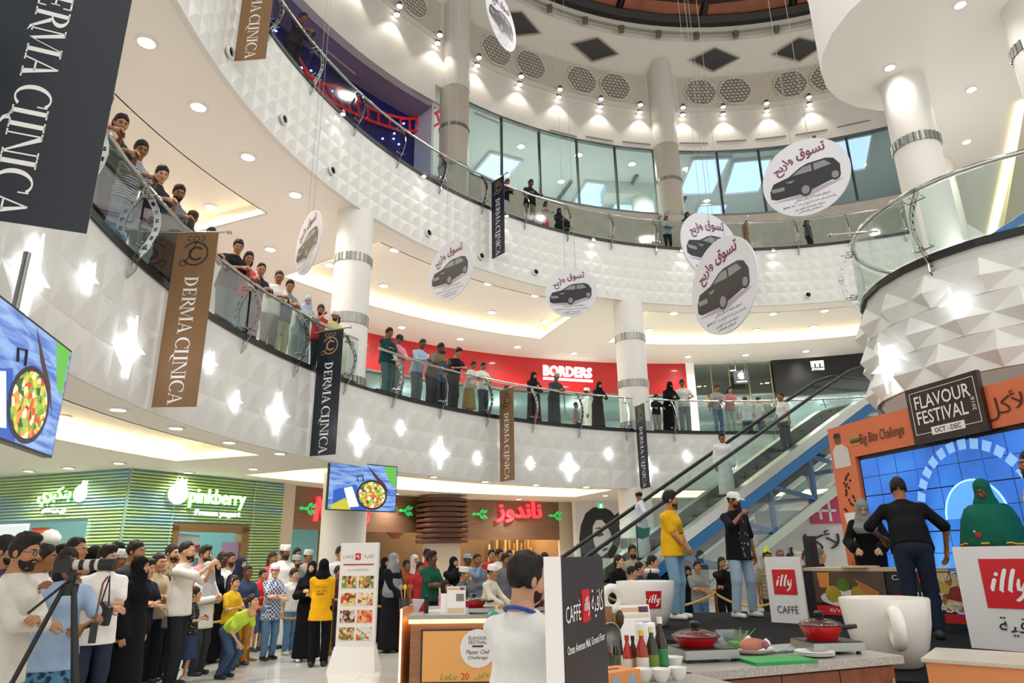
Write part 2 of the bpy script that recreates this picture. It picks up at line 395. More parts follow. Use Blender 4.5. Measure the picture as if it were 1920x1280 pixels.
# ------------------------------------------------------------------ glass balustrades
M_POST = M_CHROME
def post_mesh():
    b = MB(); N = 11; c = []
    for i in range(N+1):
        t = i/N; z = 1.03-1.36*t; o = .02+.27*math.sin(PI*min(1, t*1.12))**1.2 if t < .9 else .02+.06*(1-t)/.1*1.0
        c.append((o, z))
    w = .042
    def fr(i):
        p = Vector((c[i][0], 0, c[i][1])); q0 = Vector((c[max(i-1,0)][0], 0, c[max(i-1,0)][1])); q1 = Vector((c[min(i+1,N)][0], 0, c[min(i+1,N)][1]))
        d = (q1-q0).normalized(); n = Vector((-d.z, 0, d.x)); ww = w*(1 if i < N else .15)*(1.1 if i > 7 else 1)
        return p, n*ww, d
    for i in range(N):
        p0, n0, d0 = fr(i); p1, n1, d1 = fr(i+1)
        for y in (-.009, .009):
            Y = Vector((0, y, 0)); m0 = p0.lerp(p1, .28); m1 = p0.lerp(p1, .72); nm = n0.lerp(n1, .5)
            i0, i1 = nm*.5, nm*.5
            hole = 0 < i < N-1
            if not hole: b.add([p0-n0+Y, p0+n0+Y, p1+n1+Y, p1-n1+Y], [(0,1,2,3)]); continue
            A = [p0-n0+Y, p0+n0+Y, p1+n1+Y, p1-n1+Y]; H = [m0-i0+Y, m0+i0+Y, m1+i1+Y, m1-i1+Y]
            b.add(A+H, [(0,1,5,4),(1,2,6,5),(2,3,7,6),(3,0,4,7)])
        for sg in (-1, 1):
            b.add([p0+n0*sg+Vector((0,-.009,0)), p0+n0*sg+Vector((0,.009,0)), p1+n1*sg+Vector((0,.009,0)), p1+n1*sg+Vector((0,-.009,0))], [(0,1,2,3)])
    # clamp arms holding the glass
    for z in (.86, .12):
        o = .16 if z > .5 else .2
        b.tube([(o, -.12, z), (o-.1, -.12, z), (o-.1, .12, z), (o, .12, z)], .011, 6)
        b.tube([(o-.1, 0, z), (o+.07, 0, z)], .011, 6)
    return b
_post = None
def railing(name, label, P, total, posts, gaps=(), zf=L1, cat='railing', step=.5):
    """P(s) -> (point, inward normal); posts = list of s; glass runs between neighbouring posts"""
    global _post
    t = thing(name, label, cat, (0, 0, 0))
    segs = []; cur = 0.0
    for g0, g1 in gaps: segs.append((cur, g0)); cur = g1
    segs.append((cur, total))
    for s0, s1 in segs:
        n = max(2, int((s1-s0)/step)); pts = []
        for i in range(n+1):
            p, nn = P(s0+(s1-s0)*i/n); pts.append(p+nn*.02+Vector((0, 0, zf+RAILH)))
        MB().tube(pts, .036, 10).build('handrail', M_CHROME, t, 50)
        b = MB()
        pp = [P(s0+(s1-s0)*i/n) for i in range(n+1)]
        for i in range(n):
            (p0, n0), (p1, n1) = pp[i], pp[i+1]
            z = Vector((0, 0, zf)); b.add([p0+n0*.03+z, p1+n1*.03+z, p1-n1*.06+z, p0-n0*.06+z]+[x+Vector((0, 0, .06)) for x in (p0+n0*.03+z, p1+n1*.03+z, p1-n1*.06+z, p0-n0*.06+z)], [(0,1,5,4),(4,5,6,7),(2,3,7,6)])
        b.build('base_channel', M_BLACK, t)
    for s in posts:
        p, nn = P(s)
        if any(g0-.05 < s < g1+.05 for g0, g1 in gaps): continue
        rz = math.atan2(nn.y, nn.x)
        if _post is None: _post = post_mesh().build('post', M_POST, t, loc=p+Vector((0, 0, zf)), rot=(0, 0, rz))
        else: copy_of(_post, t, p+Vector((0, 0, zf)), (0, 0, rz))
    cuts = sorted([0.0]+list(posts)+[total])
    for s0, s1 in zip(cuts[:-1], cuts[1:]):
        if s1-s0 < .15: continue
        for g0, g1 in gaps:
            if s0 < g0 < s1: s1 = g0
            elif s0 < g1 < s1: s0 = g1
        b = MB(); n = 4; e = .03; vs = []
        for i in range(n+1):
            p, nn = P(s0+e+(s1-s0-2*e)*i/n)
            vs += [p+nn*.075+Vector((0, 0, zf+.07)), p+nn*.075+Vector((0, 0, zf+.97))]
        b.add(vs, [(2*i, 2*i+2, 2*i+3, 2*i+1) for i in range(n)])
        b.build('glass_panel', M_GLASS, t, 40)
    return t
def ringpath(R, a_start): return lambda s: (pol(R, a_start-s/R), Vector((-math.cos(a_start-s/R), -math.sin(a_start-s/R), 0)))
TOT1 = R1*(A1-A0); S = lambda a, R=R1: R*(A1-D2R(a))
pa = [118+7.45*k for k in range(-11, 13)]
railing('balcony_railing', 'curved glass railing with chrome posts along the lower balcony', ringpath(R1, A1), TOT1, sorted(S(a) for a in pa), [(S(153.6), S(150.2)), (S(109.2), S(105.9))], L1)
railing('balcony_railing', 'curved glass railing with chrome posts along the upper balcony', ringpath(R2, A1), R2*(A1-A0), sorted(S(a, R2) for a in pa), [], L2)
# ------------------------------------------------------------------ columns
def column(name, x, y, z0, z1, r, bands, label=None, m=None):
    o = struct(MB().lathe([(r, 0), (r, z1-z0)], 40).build(name, m or M_WHITE, smooth=30, loc=(x, y, z0)))
    for zb, hb in bands:
        b = MB().lathe([(r-.02, zb-z0-hb/2), (r+.012, zb-z0-hb/2), (r+.012, zb-z0+hb/2), (r-.02, zb-z0+hb/2)], 40, close=False)
        for k in range(26):
            a = 2*PI*k/26; b.bar((( r+.012)*math.cos(a), (r+.012)*math.sin(a), zb-z0-hb/2), ((r+.012)*math.cos(a), (r+.012)*math.sin(a), zb-z0+hb/2), .035, .03)
        b.build('steel_band', M_STEEL, o)
    return o
def zat(u, v, x, y):                  # height of the pixel's ray above the plan point
    return atd(u, v, math.hypot(x, y)).z
cA = pol(R1+.55, D2R(152.2)); cB = pol(R1+.52, D2R(107.6))
column('wall_column_1', cA.x, cA.y, L1, B2, .45, [(zat(672,493,cA.x,cA.y), .2), (zat(664,605,cA.x,cA.y), .26), (L1+.14, .24)])
column('wall_column_2', cB.x, cB.y, L1, B2, .50, [(zat(1190,636,cB.x,cB.y), .24), (zat(1197,722,cB.x,cB.y), .24), (L1+.18, .34)])
gA = atd(641, 1043, 17.2); gB = pol(R1+.4, D2R(108.8))
column('wall_column_3', gA.x, gA.y, 0, B1, .53, [])
column('wall_column_4', gB.x, gB.y, 0, B1, .52, [(1.95, .3)])
# ------------------------------------------------------------------ peninsula with rounded end on the right (two levels)
DX, DY, DR = 7.6, 9.37, 2.15
def stad(off=0.0):
    R = DR+off; Ls = 12.0; La = PI*R
    def P(s):
        if s < Ls: return Vector((DX+Ls-s, DY+R, 0)), Vector((0, 1, 0))
        s -= Ls
        if s < La:
            a = PI/2+s/R; return Vector((DX+R*math.cos(a), DY+R*math.sin(a), 0)), Vector((math.cos(a), math.sin(a), 0))
        s -= La
        return Vector((DX+s, DY-R, 0)), Vector((0, -1, 0))
    return P, 2*Ls+La
def slab_poly(off, z, n=40):
    P, T = stad(off); return [P(T*i/n)[0]+Vector((0, 0, z)) for i in range(n+1)]
def drum(name, z0, z1, tiles):
    b = MB(); N = 60
    p0 = slab_poly(-.02, z0, N); p1 = slab_poly(-.02, z1, N); n = N+1
    b.add(p0+p1, [tuple(range(n))[::-1], tuple(range(n, 2*n))]+[(i, i+1, n+i+1, n+i) for i in range(n-1)])
    w = struct(b.build(name, M_CEIL if not tiles else M_TILE, smooth=30))
    P, T = stad(.0)
    b = MB(); pts = [P(T*i/N) for i in range(N+1)]
    for i in range(N):
        (q0, n0), (q1, n1) = pts[i], pts[i+1]; Z = Vector((0, 0, z1-.05)); U = Vector((0, 0, .07))
        b.add([q0-n0*.03+Z, q0+n0*.04+Z, q1+n1*.04+Z, q1-n1*.03+Z]+[x+U for x in (q0-n0*.03+Z, q0+n0*.04+Z, q1+n1*.04+Z, q1-n1*.03+Z)], [(0,1,2,3),(7,6,5,4),(1,5,6,2)])
    b.build('edge_trim', M_BLACK if tiles else M_WHITE, w)
    return w, P, T
w1, P1, T1 = drum('wall_drum_lower', 3.72, L1, True)
rows = 3; hz = (L1-.22-3.72)/rows; wt = .66
s0, s1 = 9.0, T1-7.5
for r in range(rows):
    s = s0+(wt/2 if r % 2 else 0); zc = 3.72+hz*(r+.5)
    while s < s1:
        vs = []
        for ds, dz in ((-.5, 0), (0, -.5), (.5, 0), (0, .5)):
            q, nn = P1(s+ds*wt); vs.append(q+nn*(-.01+(.07 if ds == 0 else .0))+Vector((0, 0, zc+dz*hz*.99)))
        q, nn = P1(s); ap = q+nn*.19+Vector((0, 0, zc-.04))
        b = MB().add(vs+[ap], [(0,1,4),(1,2,4),(2,3,4),(3,0,4)])
        # flanking half facets that close the row up to its neighbours
        for sg in (-1, 1):
            q2, n2 = P1(s+sg*wt/2); 
            b.add([vs[3], vs[2] if sg > 0 else vs[0], q2+n2*.05+Vector((0, 0, zc+.5*hz))], [(0,1,2)])
            b.add([vs[1], vs[2] if sg > 0 else vs[0], q2+n2*.05+Vector((0, 0, zc-.5*hz))], [(0,1,2)])
        b.build('tile', M_TILE, w1); s += wt
w2, P2, T2 = drum('wall_drum_upper', B2, L2, False)
for k, (u, v, s) in enumerate([(1655,690,.3),(1785,567,.17)]):
    p = atcyl(u, v, DR+.2, DX, DY, True); a = math.atan2(p.y-DY, p.x-DX)
    o = MB().prism(star_poly(s), Matrix.Identity(4), .02).build('star_light', M_STAR, loc=p, rot=(0, 0, a+PI/2))
    tag(o, ['large glowing four-pointed star panel on the rounded white balcony end', 'small glowing four-pointed star panel on the rounded white balcony end'][k], 'star light')
PR, TR_ = stad(-.04)
sp = [T1/2+.9*1.0+1.75*k for k in range(-6, 7)]
railing('balcony_railing', 'curved glass railing with arched chrome posts on the rounded balcony end', PR, TR_, [s for s in sp if .5 < s < TR_-.5], [], L1, step=.25)
PU, TU = stad(-.04)
cC = at(1668, 172, B2); cC = Vector((cC.x+.1, cC.y-.25, 0))
column('wall_column_5', cC.x, cC.y, L1, B2, .37, [(zat(1688, 283, cC.x, cC.y), .17), (L1+.55, .2)])
cD = Vector((9.6, 13.6, 0)); column('wall_column_6', cD.x, cD.y, L1, B2, .42, [(L1+.5, .25)])
cE = at(1905, 20, B2); column('wall_column_7', cE.x+.1, cE.y-.1, L1, B2, .36, [(zat(1915, 105, cE.x, cE.y), .17)])
# ------------------------------------------------------------------ upper drum wall, windows and dome
M_UPW = mat('#d9d4ca', .6, name='upper_wall_plaster')
a_l, a_r = D2R(196), D2R(38)
PIL = [D2R(96.5), D2R(131.4), D2R(61.6)]
struct(MB().arc(RW, RW+.12, L2, 14.5, D2R(38), D2R(131.4), 60).build('wall_upper_parapet', mat('#b8afa2', .45, noise=.08, nscale=3, name='taupe_panel')))
struct(MB().arc(RW, RW+.3, 17.5, 19.5, a_r, D2R(134.5), 60).build('wall_upper', M_UPW, smooth=30))
o = struct(MB().arc(RW, RW+.3, 16.75, 19.5, D2R(134.5), a_l, 40).build('wall_upper_left', M_UPW, smooth=30))
MB().arc(RW-.08, RW+.02, 19.35, 19.5, a_r, a_l, 90).build('ledge', M_UPW, o)
# slotted air outlets above the windows
for k, (u, v) in enumerate([(915,222),(985,238),(1056,250),(1124,260),(1193,268),(1301,268),(1371,264),(1445,258),(1521,248),(1600,232),(640,118),(725,148),(800,183)]):
    p = atcyl(u, v, RW-.02); a = ang(p)
    o = MB().box(-.6, .6, -.012, .02, -.025, .025).build('air_slot', mat('#8c857a', .5), loc=p, rot=(0, 0, a-PI/2))
    tag(o, 'thin dark air slot in the plaster wall under the dome', 'air vent', 'air slots under the dome')
# patterned screen band with round grilles
M_SCREEN = mat('#cbc3b3', .55, noise=.18, nscale=26, bump=.5, name='patterned_screen')
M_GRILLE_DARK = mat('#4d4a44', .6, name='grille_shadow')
sb = struct(MB().arc(RW-.05, RW+.25, 19.5, 21.15, a_r, a_l, 90).build('wall_screen_band', M_UPW, smooth=30))
def grille(p, a):
    t = thing('round_grille', 'round fretwork grille in the band below the dome', 'grille', p, a-PI/2, 'round fretwork grilles below the dome')
    R = .66
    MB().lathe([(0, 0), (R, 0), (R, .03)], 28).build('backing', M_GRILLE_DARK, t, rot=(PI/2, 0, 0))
    b = MB()
    for k in range(3):
        th = k*PI/3
        for i in range(-4, 5):
            off = i*.15
            if abs(off) > R: continue
            h = math.sqrt(R*R-off*off); d = Vector((math.cos(th), 0, math.sin(th))); n = Vector((-math.sin(th), 0, math.cos(th)))
            b.bar(n*off-d*h+Vector((0, -.045, 0)), n*off+d*h+Vector((0, -.045, 0)), .022, .034, up=(0, 1, 0))
    tag(b.build('lattice', mat('#d8d1c2', .5), t), kind='stuff')
    b = MB(); b.tube([(R*math.cos(q*PI/16), -.045, R*math.sin(q*PI/16)) for q in range(33)], .03, 6, False); b.build('ring', mat('#d8d1c2', .5), t)
    return t
g0 = None
for k, (u, v) in enumerate([(930,132),(995,153),(1091,165),(1154,176),(1313,175),(1378,173),(1482,160),(1552,150),(706,42),(770,78),(622,4)]):
    p = atcyl(u, v, RW-.07); a = ang(p); p.z = 20.28
    if g0 is None: g0 = grille(p, a)
    else: copy_tree(g0, p, a-PI/2)
for a0_, a1_ in ((99, 129), (66, 93.5), (134, 160)):
    MB().arc(RW-.07, RW-.04, 19.58, 21.05, D2R(a0_), D2R(a1_), 18).build('screen_panel', M_SCREEN, sb, 30)
# sloping cornice with diamond openings
cs = struct(MB().build('wall_cornice', M_UPW)) if False else None
b = MB(); N = 90; prof = [(RW-.05, 21.15), (RW-.15, 21.2), (14.45, 22.0), (14.3, 22.1), (14.3, 22.4), (14.1, 22.45), (14.1, 22.9), (13.9, 22.95)]
vs = []
for i in range(N+1):
    a = a_r+(a_l-a_r)*i/N
    for r, z in prof: vs.append(pol(r, a, z))
m = len(prof)
b.add(vs, [(i*m+k, i*m+k+1, (i+1)*m+k+1, (i+1)*m+k) for i in range(N) for k in range(m-1)])
cs = struct(b.build('wall_cornice', M_UPW, smooth=40))
for k, (u, v) in enumerate([(972,88),(1117,112),(1340,118),(1500,100),(735,8)]):
    pr = atcyl(u, v, 14.75); a = ang(pr)
    def dp(sx, sy, lift):
        f = .5+sy*.5; r = RW-.15+(14.45-RW+.15)*f; z = 21.2+.8*f
        return pol(r-.06*lift, a-sx/14.8, z-.05*lift)
    q = [dp(1.1, 0, 1), dp(0, .92, 1), dp(-1.1, 0, 1), dp(0, -.92, 1)]; g = [dp(.95, 0, .2), dp(0, .8, .2), dp(-.95, 0, .2), dp(0, -.8, .2)]
    t = thing('diamond_vent', 'dark diamond-shaped opening in the cornice under the dome', 'vent', pr, 0, 'diamond openings under the dome')
    def loc(L): return [x-pr for x in L]
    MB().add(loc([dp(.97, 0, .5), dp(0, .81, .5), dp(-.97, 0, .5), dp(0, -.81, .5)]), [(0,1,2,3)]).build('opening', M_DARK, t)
    MB().add(loc(q+[dp(.97, 0, .6), dp(0, .81, .6), dp(-.97, 0, .6), dp(0, -.81, .6)]), [(0,1,5,4),(1,2,6,5),(2,3,7,6),(3,0,4,7)]).build('frame', mat('#9c9384', .5), t)
# rim rail with small projectors
t = thing('rim_rail', 'thin rail with small projectors around the dome rim', 'rail')
MB().tube([pol(14.05, a_r+(a_l-a_r)*i/80, 22.3) for i in range(81)], .05, 6).build('rail', mat('#8d8578', .5), t)
for k in range(22):
    a = D2R(45+6.6*k); MB().cbox(pol(14.0, a, 22.15), .2, .2, .24).build('projector', mat('#6e675c', .5), t)
# pilasters
for k, a in enumerate(PIL):
    c = pol(RW-.05, a)
    o = column('wall_pilaster_%d' % (k+1), c.x, c.y, L2, 17.5, .52, [(15.9, .13), (14.35, .13), (L2+.3, .2)], m=mat('#b9b0a2', .5, name='taupe_pilaster'))
    p2 = pol(RW-.12, a); MB().lathe([(.5, 0), (.5, 4.0)], 24).build('pilaster_shaft', M_UPW, o, 30, loc=(p2.x-c.x, p2.y-c.y, 17.5-L2))
# spotlight pairs
for k, (u, v) in enumerate([(898,158),(978,178),(1051,192),(1128,203),(1202,212),(1282,212),(1357,208),(1440,210),(1518,188),(590,10),(668,60),(745,100),(823,135)]):
    p = atcyl(u, v, RW-.25); a = ang(p); p.z = 19.42
    t = thing('spot_pair', 'pair of small bright spotlights on the ledge under the dome', 'spotlight', p, a-PI/2, 'spotlight pairs under the dome')
    MB().lathe([(0, .12), (.09, .12), (.1, 0), (.08, -.02)], 14).build('lamp_head', M_STEEL, t, 40)
    MB().lathe([(0, -.03), (.1, -.02)], 14).build('lens', M_LED, t)
    MB().lathe([(0, -.16), (.09, -.16), (.1, -.26), (.08, -.3)], 14).build('lamp_head', M_STEEL, t, 40, loc=(0, .12, 0))
    MB().lathe([(0, -.31), (.1, -.3)], 14).build('lens', M_LED, t, loc=(0, .12, 0))
    MB().bar((0, .05, .04), (0, .25, .04), .04).build('bracket', M_STEEL, t)
    MB().bar((0, .1, -.2), (0, .25, -.2), .04).build('bracket', M_STEEL, t)
    lamp('SPOT', 'spot_pair_light', p+Vector((0, 0, -.36))-Vector((math.cos(a), math.sin(a), 0))*.02, 60, (1, .96, .88), .05, rot=(0, 0, 0), spot=1.7, blend=.6)
# dome of brown glass panels
M_DOME = mat('#8f5238', .22, spec=.5, noise=.25, nscale=1.2, name='brown_dome_glass'); M_RIB = mat('#1c1512', .5, name='dome_rib')
dm = bpy.data.objects.new('ceiling_dome', None); link(dm); struct(dm)
rr = [14.0, 10.8, 7.0, 3.0, .6]; zz = [22.95, 24.4, 25.7, 26.5, 26.7]; nsec = 24
for i in range(4):
    for k in range(nsec):
        a0, a1 = 2*PI*k/nsec+.012, 2*PI*(k+1)/nsec-.012; e = .12
        MB().add([pol(rr[i]-e, a0, zz[i]+e*.3), pol(rr[i]-e, a1, zz[i]+e*.3), pol(rr[i+1]+e, a1, zz[i+1]-e*.3), pol(rr[i+1]+e, a0, zz[i+1]-e*.3)], [(0,1,2,3)]).build('dome_panel', M_DOME, dm)
b = MB()
for k in range(nsec):
    a = 2*PI*k/nsec; b.tube([pol(rr[i], a, zz[i]-.05) for i in range(5)], .13 if k % 2 == 0 else .07, 6)
for i in range(4): b.tube([pol(rr[i], 2*PI*q/48, zz[i]-.05) for q in range(49)], .28 if i == 0 else .1, 6, False)
b.build('dome_rib', M_RIB, dm)
MB().lathe([(14.6, 23.2), (13.0, 24.5), (8, 26.2), (.2, 27.2)], 48, (CX, CY, 0)).build('dome_shell', mat('#3a2218', .7), dm, 30)
# windows of the upper level and the rooms behind them
M_FRAME = mat('#6f7a7c', .35, .6, name='grey_window_frame')
wn = 0
for (a0_, a1_) in ((98.4, 129.6), (63.4, 94.7)):
    step = (a1_-a0_)/5
    for k in range(5):
        a0, a1 = D2R(a0_+step*k), D2R(a0_+step*(k+1)); wn += 1
        w = struct(MB().arc(RW+.08, RW+.1, 14.55, 17.45, a0+.002, a1-.002, 3).build('window_%d' % wn, M_PANE))
        b = MB(); b.arc(RW+.0, RW+.16, 14.5, 14.58, a0, a1, 3); b.arc(RW+.0, RW+.16, 17.42, 17.5, a0, a1, 3)
        for a in (a0, a1): b.tube([pol(RW+.05, a, 14.5), pol(RW+.05, a, 17.5)], .055, 4)
        b.build('window_frame', M_FRAME, w)
M_ROOMC = mat('#dbe4e4', .7, name='cool_room_ceiling')
struct(MB().arc(RW+.3, 27, 17.6, 17.7, a_r, D2R(134), 50).build('ceiling_upper_room', M_ROOMC))
struct(MB().arc(26.9, 27, 12.0, 17.7, a_r, D2R(134), 50).build('wall_upper_room', mat('#dfe5e4', .7)))
struct(MB().arc(RW+.3, 27, 14.0, 14.1, a_r, D2R(134), 50).build('floor_upper_room', mat('#c9c9c4', .4)))
struct(MB().bar(pol(RW+.3, D2R(133.9), 15.9), pol(27, D2R(133.9), 15.9), .1, 3.6).build('wall_upper_room_side', mat('#dfe5e4', .7)))
M_BLUEC = mat('#c9dcff', .5, emit=1.3, emit_col='#a9c4ff', name='blue_coffer_light')
for k, (u, v, w, d) in enumerate([(925,320,1.5,2.6),(1108,372,1.5,3.0),(1180,375,1.3,2.6),(1318,330,1.6,3.0),(1400,330,1.6,2.8),(1590,290,1.6,2.8),(1330,400,1.4,2.0)]):
    p = at(u, v, 17.58); a = ang(p)
    t = thing('ceiling_coffer', 'blue-lit rectangular coffer in the ceiling behind the upper windows', 'ceiling light', p, a, 'blue-lit coffers behind the upper windows')
    MB().box(-d/2, d/2, -w/2, w/2, -.02, 0).build('light_panel', M_BLUEC, t)
    b = MB()
    for y in (-w/2, w/2): b.box(-d/2, d/2, y-.05, y+.05, -.1, 0)
    for x in (-d/2, d/2): b.box(x-.05, x+.05, -w/2, w/2, -.1, 0)
    b.build('frame', M_WHITE, t)
for k, (u, v) in enumerate([(1055,362),(1180,352),(1520,282),(1275,390)]):      # dark track lights
    p = at(u, v, 17.55); a = ang(p)
    o = MB().box(-1.1, 1.1, -.06, .06, -.08, 0).build('linear_air_slot', mat('#5c6466', .5), loc=p, rot=(0, 0, a)); tag(o, 'dark linear slot in the ceiling behind the upper windows', 'air vent', 'dark ceiling slots behind the upper windows')
cU = atcyl(1205, 380, 18.5); column('wall_column_8', cU.x, cU.y, 14.1, 17.0, .5, [], m=mat('#e4ebe6', .6))
MB().box(-1.3, 1.3, -.5, .5, 0, .6).build('wall_beam_1', mat('#e4ebe6', .6), loc=(cU.x-.5, cU.y, 17.0), rot=(0, 0, ang(cU)-PI/2))
for nm in ('wall_beam_1',): struct(bpy.data.objects[nm])
# starry entrance wall with a red coaster track
M_SPACE = mat('#14164a', .5, emit=.12, emit_col='#1a1c70', noise=.3, nscale=1.5, name='night_blue_mural')
sw = struct(MB().arc(16.6, 16.7, L2, 16.8, D2R(133.5), D2R(176), 40).build('wall_starry', M_SPACE, smooth=30))
struct(MB().arc(RW+.32, 16.7, 16.78, 16.88, D2R(133.5), D2R(196), 40).build('ceiling_starry', mat('#8c7f92', .6)))
M_SB = mat('#ffffff', .5, emit=5, emit_col='#6f86ff', name='blue_star_dot'); M_SR = mat('#ffffff', .5, emit=4, emit_col='#ff3a4a', name='red_star_dot')
for c_, m_, n_ in (('b', M_SB, 80), ('r', M_SR, 20)):
    b = MB()
    for k in range(n_):
        a = D2R(rnd.uniform(135, 172)); z = rnd.uniform(13.2, 16.5); p = pol(16.57, a, z)
        b.lathe([(0, -.05), (.05, 0), (0, .05)], 6, p)
    tag(b.build('star_dot', m_, sw), kind='stuff')
tr = thing('coaster_mural', 'red roller coaster track sculpture on the starry blue wall', 'wall art')
M_RED = mat('#c22025', .4, emit=.25, name='red_track')
def trk(u, v): return atcyl(u, v, 16.45)
top = [(552,95),(590,150),(640,165),(700,205),(760,222),(800,218),(832,205)]; bot = [(560,130),(610,180),(650,205),(700,228),(760,245),(805,240),(838,222)]
def smooth_pts(L, n=6):
    out = []
    for i in range(len(L)-1):
        p0 = Vector((*L[max(i-1, 0)], 0)); p1 = Vector((*L[i], 0)); p2 = Vector((*L[i+1], 0)); p3 = Vector((*L[min(i+2, len(L)-1)], 0))
        for k in range(n):
            t = k/n; out.append(.5*((2*p1)+(p2-p0)*t+(2*p0-5*p1+4*p2-p3)*t*t+(3*p1-p0-3*p2+p3)*t**3))
    out.append(Vector((*L[-1], 0))); return [(p.x, p.y) for p in out]
tp = [trk(*q) for q in smooth_pts(top)]; bp_ = [trk(*q) for q in smooth_pts(bot)]
for L in (tp, bp_): MB().tube(L, .05, 6).build('rail', M_RED, tr, 50)
for k in range(3, len(tp), 2): MB().bar(tp[k], bp_[k], .06).build('tie', M_RED, tr)
# ------------------------------------------------------------------ shops on the gallery level
RS = 20.95
M_BRED = mat('#c8141c', .35, coat=.4, name='red_shop_fascia'); M_SHOPC = mat('#b9c4c4', .6, name='shop_ceiling'); M_SHOPW = mat('#c3cbca', .6, noise=.1, nscale=1, name='shop_back_wall')
bf = struct(MB().arc(RS, RS+.25, 8.5, B2, D2R(90.6), D2R(133), 40).build('wall_shop_fascia_red', M_BRED, smooth=30))
MB().arc(RS-.04, RS+.1, 8.44, 8.52, D2R(90.6), D2R(133), 40).build('fascia_edge', mat('#8e8a86', .3, .8), bf)
struct(MB().arc(RS+.2, 27, 8.4, 8.5, D2R(66), D2R(175), 70).build('ceiling_shops', M_SHOPC))
struct(MB().arc(26.8, 27, L1, 8.5, D2R(66), D2R(175), 70).build('wall_shops_back', M_SHOPW))
struct(MB().arc(21.1, 27, L1-.1, L1, D2R(40), D2R(196), 70).build('floor_shops', mat('#cfcfca', .25)))
struct(MB().arc(RS, RS+.2, L1, B2, D2R(133), D2R(134.2), 2).build('wall_shop_pier_1', M_WHITE))
struct(MB().arc(RS, RS+.25, 7.7, B2, D2R(134.2), D2R(212), 40).build('wall_gallery_left', mat('#e6e8ee', .6), smooth=30))
for k, (a0_, a1_) in enumerate(((136, 143), (145, 152), (154, 164), (166, 180))):
    struct(MB().arc(RS+.02, RS+.2, L1, 7.7, D2R(a0_), D2R(a1_), 6).build('wall_shop_red_%d' % (k+1), M_BRED))
gl = struct(MB().arc(RS+.1, RS+.12, L1+.05, 8.45, D2R(90.6), D2R(133), 40).build('window_11', M_PANE))
b = MB()
for k in range(12):
    a = D2R(91+3.8*k); b.tube([pol(RS+.1, a, L1), pol(RS+.1, a, 8.45)], .035, 4)
b.build('window_frame', M_STEEL, gl)
tx = thing('shop_sign', 'white illuminated BORDERS lettering with underline on the red fascia', 'sign', pol(RS-.06, D2R(105.8), 9.3), D2R(105.8)-PI/2)
M_SIGNW = mat('#ffffff', .4, emit=1.05, emit_col='#ffffff', name='lit_white_letters')
text('BORDERS', 'lettering', M_SIGNW, 2.3, .48, tx, (0, 0, .12), ext=.04, bold=.035)
MB().box(-1.16, 1.16, -.03, .03, -.3, -.2).build('underline', M_SIGNW, tx)
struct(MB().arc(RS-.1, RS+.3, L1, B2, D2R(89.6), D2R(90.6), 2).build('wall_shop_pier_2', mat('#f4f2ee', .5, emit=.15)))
# electronics shop with hanging black sign
struct(MB().arc(RS+.25, 27, B2-.1, B2, D2R(66), D2R(90), 14).build('ceiling_shop_electronics', mat('#b3b3a8', .6)))
struct(MB().arc(24, 24.1, 8.5, B2, D2R(66), D2R(90), 14).build('wall_shop_electronics', mat('#a9aaa0', .6)))
gl = struct(MB().arc(RS+.1, RS+.12, L1+.05, B2-.05, D2R(80.2), D2R(89.6), 8).build('window_12', M_PANE))
b = MB()
for a_ in (80.2, 82.9, 85.2, 87.4, 89.6): b.tube([pol(RS+.1, D2R(a_), L1), pol(RS+.1, D2R(a_), B2)], .03, 4)
b.arc(RS+.08, RS+.14, 7.95, 8.03, D2R(80.2), D2R(89.6), 8)
b.build('window_frame', mat('#b7ad8a', .3, .8), gl)
p = atcyl(1390, 707, RS-.4); t = thing('hanging_sign', 'small black hanging sign with a glowing white apple emblem', 'sign', p, ang(p)-PI/2)
MB().box(-.33, .33, 0, .06, -.3, .3).build('board', mat('#33363a', .4), t)
b = MB(); b.prism([(.15*math.cos(q*PI/12)*(1-.1*math.cos(2*q*PI/12)) if not (q in (0, 1, 23)) else .09, .15*math.sin(q*PI/12)) for q in range(24)], Matrix.Translation((0, -.015, .06)), .01)
b.prism([(0, .16), (.05, .2), (.07, .26), (.02, .22)], Matrix.Translation((0, -.015, .06)), .01); b.build('emblem', M_SIGNW, t)
MB().box(-.22, .22, -.012, 0, -.22, -.18).build('caption', M_SIGNW, t)
for x in (-.2, .2): MB().bar((x, .03, .3), (x, .03, B2-p.z), .012).build('cable', M_STEEL, t)
mf = struct(MB().arc(RS-.05, RS+.25, 8.25, B2, D2R(58), D2R(80), 16).build('wall_shop_fascia_black', mat('#17181b', .35, name='black_shop_fascia')))
struct(MB().arc(RS, RS+.02, 6.9, 8.25, D2R(58), D2R(80), 16).build('wall_shop_lightwash', mat('#b9bdca', .5, emit=.0)))
struct(MB().arc(RS, RS+.02, L1, 6.9, D2R(58), D2R(80), 16).build('window_13', M_PANE))
p = atcyl(1533, 686, RS-.08); t = thing('shop_sign', 'white glowing M STORE sign on the black fascia', 'sign', p, ang(p)-PI/2)
b = MB()
for x in (-.2, 0, .2): b.box(x-.065, x+.065, -.02, .02, -.04, .2)
b.box(-.265, .265, -.02, .02, .13, .24); b.build('emblem', M_SIGNW, t)
text('STORE', 'lettering', M_SIGNW, .52, .1, t, (0, 0, -.14), ext=.02, bold=.03)
for k in range(4):
    p = pol(RS-.15, D2R(79-4*k), 8.2); lamp('SPOT', 'fascia_wash', p, 18, (.95, .97, 1), .05, rot=(0, 0, 0), spot=1.8)
